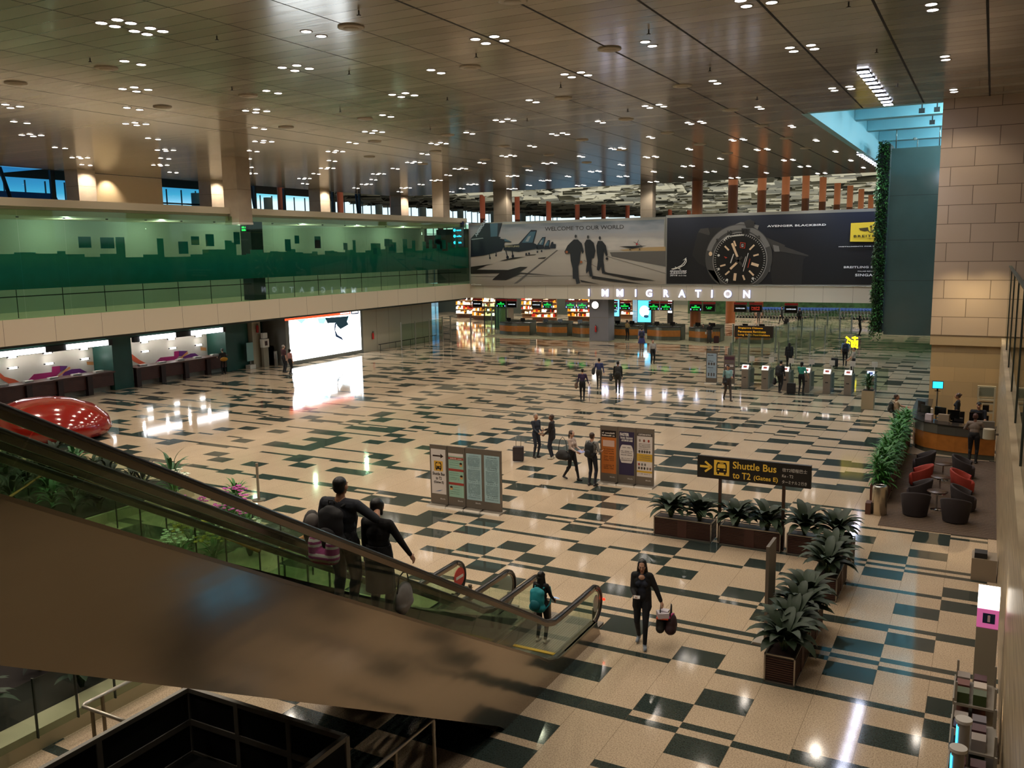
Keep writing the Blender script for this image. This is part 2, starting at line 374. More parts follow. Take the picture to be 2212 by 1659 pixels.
for y in (33, 38): lamp('flood_fill', 'SPOT', (-4.05, y, CZ-.3), 500, (.75, .82, 1), spot_size=2.0, spot_blend=.7, shadow_soft_size=.12)  # the same added spots for the nearer row of squares
# ================================================================ gallery on the left
GX = -39.4; BY = 65.5
CREAM = mat('cream_panel', 'cfc0a8', .45); SEAM = mat('panel_seam', '6d6252', .8)
g = MB(); g.box(GX-.4, GX, 8, BY, 3.4, 4.6)
for y in np.arange(9, 65, 2.55): g.box(GX, GX+.002, y-.008, y+.008, 3.4, 4.6, 1)
struct('trim_left', g, [CREAM, SEAM])
g = MB(); g.box(-54, GX-.4, 8, BY, 4.3, 4.6); g.box(-44.6, GX-.4, 8, 65.5, 3.25, 3.4, 1); struct('floor_gallery', g, [CREAM, mat('soffit_dark', '2b332e', .6)])
g = MB(); g.box(-44.6, -44.3, 8, 66, 4.6, 9.35); struct('wall_gallery', g, mat('gallery_wall', 'a4aca2', .6))
g = MB(); g.box(-54, GX-.3, 8, 65.4, 9.35, 10.05); g.box(GX-.3, GX-.12, 8, 65.4, 9.75, 10.12)
struct('floor_upper_left', g, mat('white_beam', 'c9bea6', .5))
# bare point lights added to brighten the gallery, no fittings
for y in range(12, 66, 6): lamp('gallery_fill', 'POINT', (-42.3, y, 8.9), 120, (.93, 1, .93), shadow_soft_size=.08)
GG = glass_mat('green_glass', 'd2e6d2', 1.)
root = thing('glass_screen', 'tall green glass screen with a printed teal city skyline along the left gallery', 'glass wall', (GX, 36, 4.6))
for i, y in enumerate(np.arange(9, 65.4, 2.35)):
    g = MB(); g.box(-.012, .012, y-36+.01, min(y+2.34, 65.4)-36, .0, 5.0); g.build('glass_pane', GG, root)
g = MB()
for y in np.arange(9, 65.4, 2.35): g.box(.014, .05, y-36-.06, y-36+.06, 4.62, 4.67)
for z in (1.0, 1.95): g.box(-.6, -.56, -28, 29, z-.025, z+.025)
for y in np.arange(9, 65.4, 2.35): g.box(-.6, -.57, y-36-.012, y-36+.012, 0, 1.95)
g.build('glass_clamp', mat('clamp_dark', '232b26', .4, .5), root)
def film():
    m = mat('skyline_film', '1b7a78', .35); n = m.node_tree.nodes; l = m.node_tree.links; b = n['Principled BSDF']
    o = n.new('ShaderNodeTexCoord'); s = n.new('ShaderNodeSeparateXYZ'); l.new(o.outputs['Object'], s.inputs[0])
    t = n.new('ShaderNodeTexNoise'); t.inputs['Scale'].default_value = 1.6; t.inputs['Detail'].default_value = 5; l.new(o.outputs['Object'], t.inputs['Vector'])
    q = n.new('ShaderNodeMath'); q.operation = 'MULTIPLY_ADD'; q.inputs[1].default_value = .7; q.inputs[2].default_value = -.35; l.new(t.outputs['Fac'], q.inputs[0])
    a = n.new('ShaderNodeMath'); a.operation = 'ADD'; l.new(s.outputs['Z'], a.inputs[0]); l.new(q.outputs[0], a.inputs[1])
    d = n.new('ShaderNodeMath'); d.operation = 'DIVIDE'; d.inputs[1].default_value = 2.9; l.new(a.outputs[0], d.inputs[0])
    r = n.new('ShaderNodeValToRGB'); e = r.color_ramp.elements; e[0].position = 0; e[0].color = lin('0d5c3a'); e[1].position = 1; e[1].color = lin('3f97a6')
    for p, c in ((.22, '237a40'), (.30, '0b6a5c'), (.5, '0c6a78'), (.75, '17809c')):
        z = e.new(p); z.color = lin(c)
    l.new(d.outputs[0], r.inputs[0]); l.new(r.outputs[0], b.inputs['Base Color']); return m
g = MB(); rnd = random.Random(3); y = -27.0; H0 = 1.35
while y < 29.3:
    w_ = rnd.uniform(.3, 1.1); h_ = H0+(rnd.uniform(1.9, 2.5) if w_ < .6 and rnd.random() < .6 else rnd.uniform(1.35, 1.75))
    g.box(-.045, -.03, y, min(y+w_, 29.35), H0, h_); y += w_
for i in range(26):
    y = rnd.uniform(-27, 28.5); z = H0+rnd.uniform(1.3, 2.2); w_ = rnd.uniform(.4, .9)
    g.box(-.03, -.022, y, y+w_, z, z+rnd.uniform(.4, .8), 1)
o = g.build('skyline_print', [film(), mat('film_blue', '1c7f97', .35)], root); o.location = (0, 0, 0)
g = MB(); g.box(-.06, -.05, -27.5, 29.3, 3.25, 4.7)
# columns of the gallery and of the hall
CONC = mat('column_grey', 'a69885', .6, noise=(2, .06))
def column(x0, x1, y0, y1, z0, z1, name, label, m=CONC, group=None):
    t = thing(name, label, 'column', ((x0+x1)/2, (y0+y1)/2, z0), group=group); a = (x1-x0)/2; b = (y1-y0)/2
    g = MB(); g.box(-a, a, -b, b, 0, z1-z0); g.build('shaft', m, t)
    g = MB()
    for z in np.arange(1.9, z1-z0, 2.2): g.box(-a-.003, a+.003, -b-.003, b+.003, z-.01, z+.01)
    if g.v: g.build('joint', SEAM, t)
    return t
c3 = column(-39.95, -38.85, 38.6, 39.7, 9.25, CZ, 'gallery_column', 'large beige column straddling the near end of the gallery beam')
g = MB(); g.box(-.57, .57, -.57, .57, -.12, 0); g.build('collar', WHITE, c3)
column(-41.0, -39.95, 62.4, 63.4, 9.3, CZ, 'gallery_column', 'beige column at the gallery corner beside the blue flight sign')
column(-41.7, -40.3, 73.9, 75.0, 0, CZ, 'hall_column', 'wide grey column rising behind the left end of the billboard')
column(-27.5, -26.4, 75.0, 75.9, 0, CZ, 'hall_column', 'slim grey column rising behind the middle of the billboard')
for y, s in ((38.3, 'leftmost'), (49.5, 'second from the left'), (62.0, 'third from the left'), (74.2, 'fourth from the left')):
    column(-53.8, -52.5, y, y+1.3, 10.05, CZ, 'upper_column', 'beige up-lit column on the upper left level, %s of that row' % s)
    lamp('column_light', 'SPOT', (-51.3, y+.6, 12.8), 500, (1, .86, .7), rot=(0, .9, 0), spot_size=1.4, spot_blend=.8, shadow_soft_size=.1)
g = MB(); g.box(-54.6, -54.3, 39.7, 46.5, 10.05, CZ); g.box(-54.6, -54.3, 51, 62, 10.05, 10.6); struct('wall_upper_left', g, mat('warm_wall', 'cdb796', .6))
lamp('wall_washer', 'SPOT', (-53.4, 41.8, 12.8), 260, (1, .85, .62), rot=(0, .6, 0), spot_size=1.6, spot_blend=.8, shadow_soft_size=.05)
# upper windows with slanting struts
g = MB()
for y in (20, 24.5, 29, 33.6, 37.8): g.box(-54.5, -54.3, y-.15, y+.15, 10.05, CZ)
g.box(-54.5, -54.3, 15, 38, 10.45, 10.6); g.box(-54.5, -54.3, 46.5, 51, 11.2, 11.3)
for y in (34.6, 56, 70): g.tube([(-54.8, y, CZ), (-55.6, y+1.4, 9.8)], .12)
for y in (52.5, 56, 59.5, 66, 70): g.box(-54.5, -54.3, y-.1, y+.1, 10.05, CZ)
struct('window_1', g, mat('window_frame_dark', '1c2a33', .4, .3))
g = MB(); g.box(-54.42, -54.4, 14, 51, 10.05, CZ); struct('window_1_pane', g, glass_mat('blue_glass', 'c4e2f0', .3))
# dim outdoor terrace and roof edge beyond the windows
g = MB(); g.box(-75, -56, 10, 48, 8.0, 9.4); struct('trim_outdoor_roof', g, mat('roof_steel_blue', '3d5a70', .6))
g = MB(); g.prism([(-75, 9.4), (-64, 9.4), (-66, 12.4), (-75, 13.0)], 'y', 22, 46); struct('trim_outdoor_canopy', g, mat('canopy_blue', '3f6680', .5))
g = MB(); g.box(-54.6, 8.3, -14.3, -14, 0, 13.3); struct('wall_front', g, mat('rear_wall', '8f8574', .7))
g = MB(); g.box(8, 8.3, -14, 60, 0, 13.3); struct('wall_right_outer', g, mat('rear_wall', '8f8574', .7))
g = MB(); g.box(-54.9, -54.6, -14, 14, 0, 13.3); struct('wall_left_outer', g, mat('rear_wall', '8f8574', .7))
g = MB(); g.box(-54.6, 8, -14, 2, CZ, CZ+.3); struct('ceiling_rear', g, SLAT)
# ================================================================ far facade seen above the gallery and the billboard
FR = mat('far_frame', '6f8b93', .5)
g = MB()
for y in np.arange(60, 250, 3.0): g.box(-118.3, -118.1, y-.06, y+.06, 0, 18)
for z in (11.5, 14.5): g.box(-118.3, -118.1, 60, 250, z-.06, z+.06)
struct('window_2', g, FR)
proto = None
for i in range(9):
    y = 96+i*15
    if proto is None: g = MB(); g.cyl((0, 0, 0), .7, 0, 16.5, n=14); proto = g.build('facade_post', mat('post_pale', '9fb0ac', .6)); o = proto; tag(o, 'pale round post standing before the bright far window', 'post', 'pale posts at the far window')
    else: o = proto.copy(); COL.objects.link(o)
    o.location = (-105, y, 0)
# copper clad round columns
COP = mat('copper_cladding', '9c5a30', .4, .25, noise=(.6, .12)); proto = None
for i in range(11):
    X = -22.67+.34*i; Y = 75.9+10.6*i
    if proto is None:
        proto = thing('round_column', 'first and widest orange-brown round column above the watch billboard', 'column', group=None)
        g = MB(); g.cyl((0, 0, 0), .46, 0, 16.6, n=20); g.build('shaft', COP, proto); o = proto
    else: o = dup(proto, (0, 0, 0), 0, 'round copper-clad column in the receding row above the watch billboard', 'receding copper columns above the watch billboard')
    o.location = (X, Y, 0)
COP2 = mat('red_cladding', '8a3f22', .45, .2)
p2 = thing('round_column', 'reddish round column far off, in the row before the bright windows', 'column', group='reddish columns before the far windows')
g = MB(); g.cyl((0, 0, 0), .5, 0, 17.6, n=16); g.build('shaft', COP2, p2)
for i in range(-4, 9):
    X = -83.0+1.6*i if i > -1 else -83+2.4*i; Y = 143+10.6*i
    if i == -4: p2.location = (X, Y, 0)
    else: dup(p2, (X, Y, 0))
# far hall ceiling made of pale tilted leaves
g = MB(); rnd = random.Random(11)
g.box(-125, 30, 76.5, 260, 18.9, 19.0, 0)
for i in range(7500):
    y = 77+rnd.random()**.85*183; x = rnd.uniform(-122, 16)
    if x > 6-(y-76)*.04 or x < -60-(y-76)*.9: continue
    s_ = rnd.uniform(.9, 1.7)*(1+(y-77)/110); z = 16.6+.012*max(0, -x-22)+rnd.uniform(0, 1.2)
    g.cb((x, y, z), (s_*1.5, s_*.7, .05), rnd.choice((1, 1, 2, 3)), rnd.uniform(-.9, .9), rnd.uniform(-.75, .75))
o = struct('ceiling_far_leaves', g, [mat('void_grey', '3a3a33', .9), mat('leaf_pale', 'b9b6a2', .45, .2), mat('leaf_grey', '8a897b', .45, .2), mat('leaf_dim', '6a6b62', .5, .2)])
lamp('far_hall_fill', 'AREA', (-40, 125, 13.2), 30000, (1, .97, .86), rot=(PI, 0, 0), shape='RECTANGLE', size=100, size_y=95)  # up-facing area light added out of sight above the ceiling edge, brightens leaves
lamp('far_hall_fill', 'AREA', (-35, 215, 13.2), 16000, (1, .97, .86), rot=(PI, 0, 0), shape='RECTANGLE', size=80, size_y=80)  # second added uplight, for the leaves farther back
for x in (-50, -40, -30, -21, -12, -4):
    for y in (84, 93, 103): lamp('far_hall_floor_fill', 'SPOT', (x, y, 12.2), 3000, (1, .96, .84), spot_size=1.9, spot_blend=.5, shadow_soft_size=.15)  # spots added to lift the dark floor beyond the desks
for x in range(-42, -8, 5): lamp('immigration_fill', 'SPOT', (x, 71.2, 3.35), 260, (1, .95, .82), spot_size=2.6, spot_blend=.4, shadow_soft_size=.06); lamp('immigration_fill', 'SPOT', (x+2.5, 67.3, 3.3), 170, (1, .95, .82), spot_size=2.4, spot_blend=.4, shadow_soft_size=.06)  # spots added under the slab to brighten the desk area
for x in range(-56, -30, 5): lamp('shop_lamp', 'SPOT', (x, 80.5, 5.8), 900, (1, .88, .66), rot=(.6, 0, 0), spot_size=2.2, spot_blend=.5, shadow_soft_size=.1)
g = MB(); g.box(-40, 12, 112, 112.4, 0, 9); struct('wall_far', g, mat('far_wall', '77786a', .7))
g = MB(); g.box(-95, 30, 262, 263, 0, 19); struct('wall_far_end', g, mat('far_wall', '77786a', .7))
g = MB(); g.box(-60, -41.2, 92, 92.4, 0, 10); struct('wall_far_left', g, mat('far_wall_dark', '3a4038', .7))
# ================================================================ flat print helper
def cols(t, name, plane, a, layers, parent):
    """prints: list of (colour material, [polygons]); plane 'y' or 'x' at distance a, each layer 4 mm nearer the viewer"""
def fitxt(body, x0, x1, z0, z1, name, m, parent, y, bold=0., space=1., shear=0.):
    o = text(body, 1, name, m, parent, (0, 0, 0), FY, bold=bold, space=space)
    v = [p.co for p in o.data.vertices]; ax = min(p.x for p in v); bx = max(p.x for p in v); ay = min(p.y for p in v); by = max(p.y for p in v)
    sx = (x1-x0)/(bx-ax); sy = (z1-z0)/(by-ay)
    for p in v: q = p.copy(); p.x = (q.x-ax)*sx+shear*(q.y-ay)*sy; p.y = (q.y-ay)*sy
    o.location = (x0, y, z0); return o
def oval(cx, cz, rx, rz, n=24, a0=0, a1=2*PI): return [(cx+rx*math.cos(a0+(a1-a0)*i/n), cz+rz*math.sin(a0+(a1-a0)*i/n)) for i in range(n if abs(a1-a0-2*PI) < 1e-6 else n+1)]
def bar(p, q, w_):
    d = Vector((q[0]-p[0], q[1]-p[1])); L = d.length; nn = Vector((-d.y, d.x))/L*w_/2
    return [(p[0]+nn.x, p[1]+nn.y), (p[0]-nn.x, p[1]-nn.y), (q[0]-nn.x, q[1]-nn.y), (q[0]+nn.x, q[1]+nn.y)]
def prints(parent, layers, origin, plane='y'):
    for i, (name, mm, polys) in enumerate(layers):
        g = MB()
        for P in polys:
            P = [(p[0]-origin[0], p[1]-origin[2]) if plane == 'y' else (p[0]-origin[1], p[1]-origin[2]) for p in P]
            if plane == 'y': g.prism(P, 'y', -.012*(i+1), -.012*i)
            else: g.prism(P, 'x', .012*i, .012*(i+1))
        g.build(name, mm, parent)
P_ = lambda h, r=.45, e=0: mat('print_'+h+('_lit' if e else ''), h, r, emit=e)
def scrib(parent, x0, x1, z0, z1, y, mm, n=8, name='fine_print'):
    """lettering too small to read: a line of small marks"""
    r = random.Random(int((x0+z0+y)*1000) % 9973); g = MB(); w_ = (x1-x0)/n
    for i in range(n):
        if r.random() < .12 and 0 < i < n-1: continue
        a = x0+i*w_; g.box(a+w_*.1, a+w_*.85, y-.003, y, z0, z1-(z1-z0)*r.choice((0, .3, .3)))
    return g.build(name, mm, parent)
def scribx(parent, y0, y1, z0, z1, x, mm, n=8):
    g = MB(); w_ = (y1-y0)/n
    for i in range(n): g.box(x, x+.003, y0+i*w_+w_*.1, y0+i*w_+w_*.85, z0, z1)
    return g.build('fine_print', mm, parent)
# ================================================================ band over the immigration hall and the two billboards
g = MB(); g.box(GX, -4.5, BY-.02, BY+.4, 3.4, 4.55)
for x in np.arange(-38.1, -5, 1.98): g.box(x-.008, x+.008, BY-.022, BY-.02, 3.4, 4.55, 1)
struct('trim_back', g, [mat('cream_band', 'c9beac', .45), SEAM])
g = MB(); g.box(-44.3, 3, BY+.4, 76, 3.4, 4.5); g.box(-60, 3, 76, 78, 6, 9.0); struct('floor_upper_back', g, mat('slab_dark', '4b4842', .7))
ADY = 65.36
b1 = thing('billboard', 'wide billboard of three pilots walking past parked jets under WELCOME TO OUR WORLD', 'billboard', (-30.6, ADY, 7.1))
O1 = (-30.6, ADY, 7.1)
def gradmat(name, stops, z0, z1, sc, amt):
    m = mat(name, stops[0], .5); n = m.node_tree.nodes; l = m.node_tree.links; b = n['Principled BSDF']
    o = n.new('ShaderNodeTexCoord'); s = n.new('ShaderNodeSeparateXYZ'); l.new(o.outputs['Object'], s.inputs[0])
    mp = n.new('ShaderNodeMapRange'); mp.inputs['From Min'].default_value = z0; mp.inputs['From Max'].default_value = z1; l.new(s.outputs['Z'], mp.inputs['Value'])
    t = n.new('ShaderNodeTexNoise'); t.inputs['Scale'].default_value = 1; t.inputs['Detail'].default_value = 5; mm = n.new('ShaderNodeMapping'); mm.inputs['Scale'].default_value = sc
    l.new(o.outputs['Object'], mm.inputs[0]); l.new(mm.outputs[0], t.inputs['Vector'])
    a = n.new('ShaderNodeMath'); a.operation = 'MULTIPLY_ADD'; a.inputs[1].default_value = amt; a.inputs[2].default_value = -amt/2; l.new(t.outputs['Fac'], a.inputs[0])
    ad = n.new('ShaderNodeMath'); l.new(a.outputs[0], ad.inputs[0]); l.new(mp.outputs[0], ad.inputs[1])
    r = n.new('ShaderNodeValToRGB'); e = r.color_ramp.elements
    e[0].color = lin(stops[0]); e[1].color = lin(stops[-1])
    for i in range(1, len(stops)-1): z = e.new(i/(len(stops)-1)); z.color = lin(stops[i])
    l.new(ad.outputs[0], r.inputs[0]); l.new(r.outputs[0], b.inputs['Base Color'])
    l.new(r.outputs[0], b.inputs['Emission Color']); b.inputs['Emission Strength'].default_value = .0
    return m
g = MB(); g.box(-8.75, 8.66, .002, .14, -2.5, 2.62); g.build('frame', mat('board_frame', '8c8a84', .4, .5), b1)
g = MB(); g.box(-8.62, 8.55, -.002, .002, -2.44, 2.42); g.build('sky_picture', gradmat('ad_sky', ['8b8d8c', 'b5aea6', '96928f', '8a8d92', '5f6870'], -.2, 2.5, (.35, 1, 1.6), .7), b1)
prints(b1, [
 ('ground_picture', gradmat('ad_ground', ['8f8578', 'a1998f', 'a8a095', '9a948c'], -2.5, .5, (.5, 1, 3), .3), [[(-39.16,6.88),(-36.03,7.18),(-31.19,7.37),(-21.91,7.18),(-21.88,4.62),(-39.22,4.42)]]),
 ('sand_picture', P_('a58a62'), [[(-25.67,7.30),(-23.28,7.46),(-21.92,7.48),(-21.91,7.15),(-25.33,7.20)]]),
 ('road_picture', P_('5a5652'), [[(-26.46,7.11),(-21.91,7.15),(-21.90,5.99),(-26.29,6.78)], [(-35.05,4.62),(-34.75,4.65),(-30.94,7.34),(-31.06,7.35)], [(-39.18,5.23),(-27.98,5.29),(-27.98,5.27),(-39.18,5.21)], [(-28.70,6.51),(-26.19,5.27),(-26.16,5.27),(-28.63,6.51)], [(-26.73,6.82),(-21.89,5.47),(-21.89,5.45),(-26.73,6.80)]]),
 ('shadow_picture', P_('1d1a18'), [[(-39.18,6.04),(-36.98,6.28),(-37.63,6.15),(-38.60,5.80),(-35.56,5.76),(-34.43,6.02),(-33.72,6.01),(-34.50,5.56),(-31.61,5.33),(-34.38,5.44),(-35.77,4.92),(-37.11,4.94),(-36.36,5.50),(-39.20,5.45)], [(-36.34,6.52),(-35.07,6.80),(-33.96,6.83),(-34.88,6.68),(-35.81,6.54)], [(-32.74,6.73),(-31.98,6.80),(-32.17,6.66),(-32.74,6.67)], [(-33.96,6.99),(-32.93,7.03),(-32.99,6.98),(-33.90,6.93)], [(-29.00,4.95),(-27.35,4.61),(-28.89,4.79)], [(-27.93,5.29),(-23.59,4.64),(-26.02,4.80),(-28.00,5.06)], [(-26.90,5.56),(-22.66,4.91),(-24.45,4.93),(-26.99,5.44)]]),
 ('jet_picture', P_('111a28'), [[(-39.12,8.42),(-37.69,9.64),(-36.07,9.63),(-36.47,8.54),(-36.20,8.48),(-36.30,8.37),(-35.91,8.31),(-35.18,8.09),(-35.25,8.03),(-35.84,8.06),(-35.95,7.67),(-36.12,7.38),(-37.88,7.00),(-39.16,6.88)], [(-35.95,7.78),(-34.53,7.90),(-33.35,9.01),(-32.83,8.98),(-33.16,7.94),(-32.89,7.85),(-32.73,7.51),(-34.54,7.25),(-35.96,7.41)], [(-32.86,7.74),(-32.34,8.40),(-32.04,8.41),(-32.22,7.73),(-32.15,7.47),(-32.86,7.43)], [(-32.16,7.67),(-31.84,8.14),(-31.66,8.16),(-31.72,7.66),(-31.64,7.44),(-32.16,7.43)], [(-31.65,7.69),(-31.51,7.99),(-31.37,8.02),(-31.34,7.85),(-31.12,7.82),(-31.14,7.49),(-31.66,7.48)],
   [(-37.39,7.23),(-37.34,7.23),(-37.26,6.82),(-37.32,6.82)], [(-35.79,7.38),(-35.71,7.38),(-35.56,6.86),(-35.64,6.86)], [(-35.20,7.37),(-35.12,7.37),(-35.05,6.94),(-35.14,6.94)], [(-36.73,7.22),(-36.66,7.22),(-36.63,7.01),(-36.69,7.02)]]+[bar(p, (p[0], p[1]-.001), .36*s_) for p, s_ in ()]+[oval(p[0], p[1], .075, .09) for p in [(-37.28,6.77),(-36.68,6.97),(-33.83,7.07),(-33.57,7.10),(-32.80,7.23),(-32.42,7.28)]]+[oval(p[0], p[1], .12, .13) for p in [(-35.59,6.81),(-35.09,6.90)]]),
 ('jet_marking', P_('3c5b6c'), [[(-37.20,9.62),(-36.45,9.61),(-36.53,8.55),(-37.16,8.53)], [(-34.24,7.99),(-33.41,8.86),(-32.92,8.88),(-33.24,7.98)], [(-32.73,7.79),(-32.31,8.32),(-32.12,8.33),(-32.28,7.78)], [(-32.10,7.72),(-31.83,8.07),(-31.71,8.08),(-31.78,7.71)], [(-35.84,8.36),(-35.18,8.09),(-35.84,8.13)]]),
 ('jet_edge', P_('7f8a8e'), [[(-33.88,8.09),(-33.62,8.48),(-33.36,8.53),(-33.62,8.06)], [(-32.60,7.90),(-32.41,8.18),(-32.28,8.12),(-32.47,7.81)], [(-39.08,8.39),(-37.92,8.46),(-37.85,8.40),(-39.02,8.30)]]),
 ('pilot_picture', P_('191c22'), [oval(p[0], p[1], .085, .13) for p in [(-29.36,8.41),(-28.29,8.33),(-27.28,8.24)]]+[[(-29.79,7.94),(-29.51,8.16),(-29.17,8.16),(-28.83,7.84),(-28.65,7.17),(-28.79,7.01),(-28.88,7.34),(-28.95,7.01),(-29.01,6.35),(-29.16,6.02),(-29.11,5.19),(-29.00,4.70),(-29.30,4.62),(-29.39,5.02),(-29.62,5.06),(-29.63,5.86),(-29.80,6.52),(-29.84,7.11),(-30.26,7.03),(-30.35,7.20),(-30.07,7.69)], [(-28.60,7.83),(-28.42,8.13),(-28.11,8.13),(-27.79,7.86),(-27.65,7.24),(-27.80,6.67),(-27.97,6.67),(-28.02,6.01),(-27.87,5.17),(-28.14,5.24),(-28.25,5.69),(-28.43,5.45),(-28.48,5.69),(-28.38,6.35),(-28.52,7.09)], [(-27.57,7.65),(-27.44,8.01),(-27.08,8.00),(-26.77,7.64),(-26.62,6.91),(-26.76,6.81),(-26.95,7.23),(-26.99,6.50),(-26.85,5.50),(-27.08,5.45),(-27.17,6.01),(-27.35,5.67),(-27.53,5.77),(-27.44,6.50),(-27.54,7.08)], [(-25.67,7.56),(-23.36,7.57),(-24.17,7.44),(-24.55,7.36),(-24.89,7.43)]]+[oval(p[0], p[1], .11, .1) for p in [(-26.68,6.62)]]+[oval(p[0], p[1], .04, .06) for p in [(-24.76,7.30),(-23.98,7.31)]]+[bar(*q, .03) for q in ([(-24.47,7.88),(-23.83,7.59)], [(-24.06,8.03),(-24.25,7.60)])]),
 ('helmet_picture', P_('8a4f2c'), [oval(p[0], p[1], .11, .1) for p in [(-30.14,7.18),(-28.88,6.38)]]),
 ('nose_picture', P_('a03a40'), [oval(p[0], p[1], .08, .08) for p in [(-24.19,7.71)]]),
], O1)
(xa, za), (xb, zb) = [(-32.11,8.88),(-25.31,9.19)]
fitxt('WELCOME TO OUR WORLD', xa-O1[0], xb-O1[0], za-O1[2]+.02, zb-O1[2]+.02, 'lettering', P_('241f1c'), b1, -.02)
(xa, za), (xb, zb) = [(-35.82,7.64),(-34.47,7.78)]
fitxt('BREITLING', xa-O1[0], xb-O1[0], za-O1[2], zb-O1[2], 'lettering', P_('9a9474'), b1, -.07, bold=.02)
(xa, za), (xb, zb) = [(-39.17,4.46),(-38.16,4.59)]
fitxt('JCDecaux', xa-O1[0], xb-O1[0], za-O1[2], zb-O1[2], 'lettering', P_('e8e4da'), b1, -.07, bold=.02)
o = text('AMERICAN', .34, 'lettering', P_('9fb0bc'), b1, ([(-38.53,8.56)][0][0]-O1[0], -.075, [(-38.53,8.56)][0][1]-O1[2]), (PI/2, -math.radians(52), 0), sx=1, bold=.01)
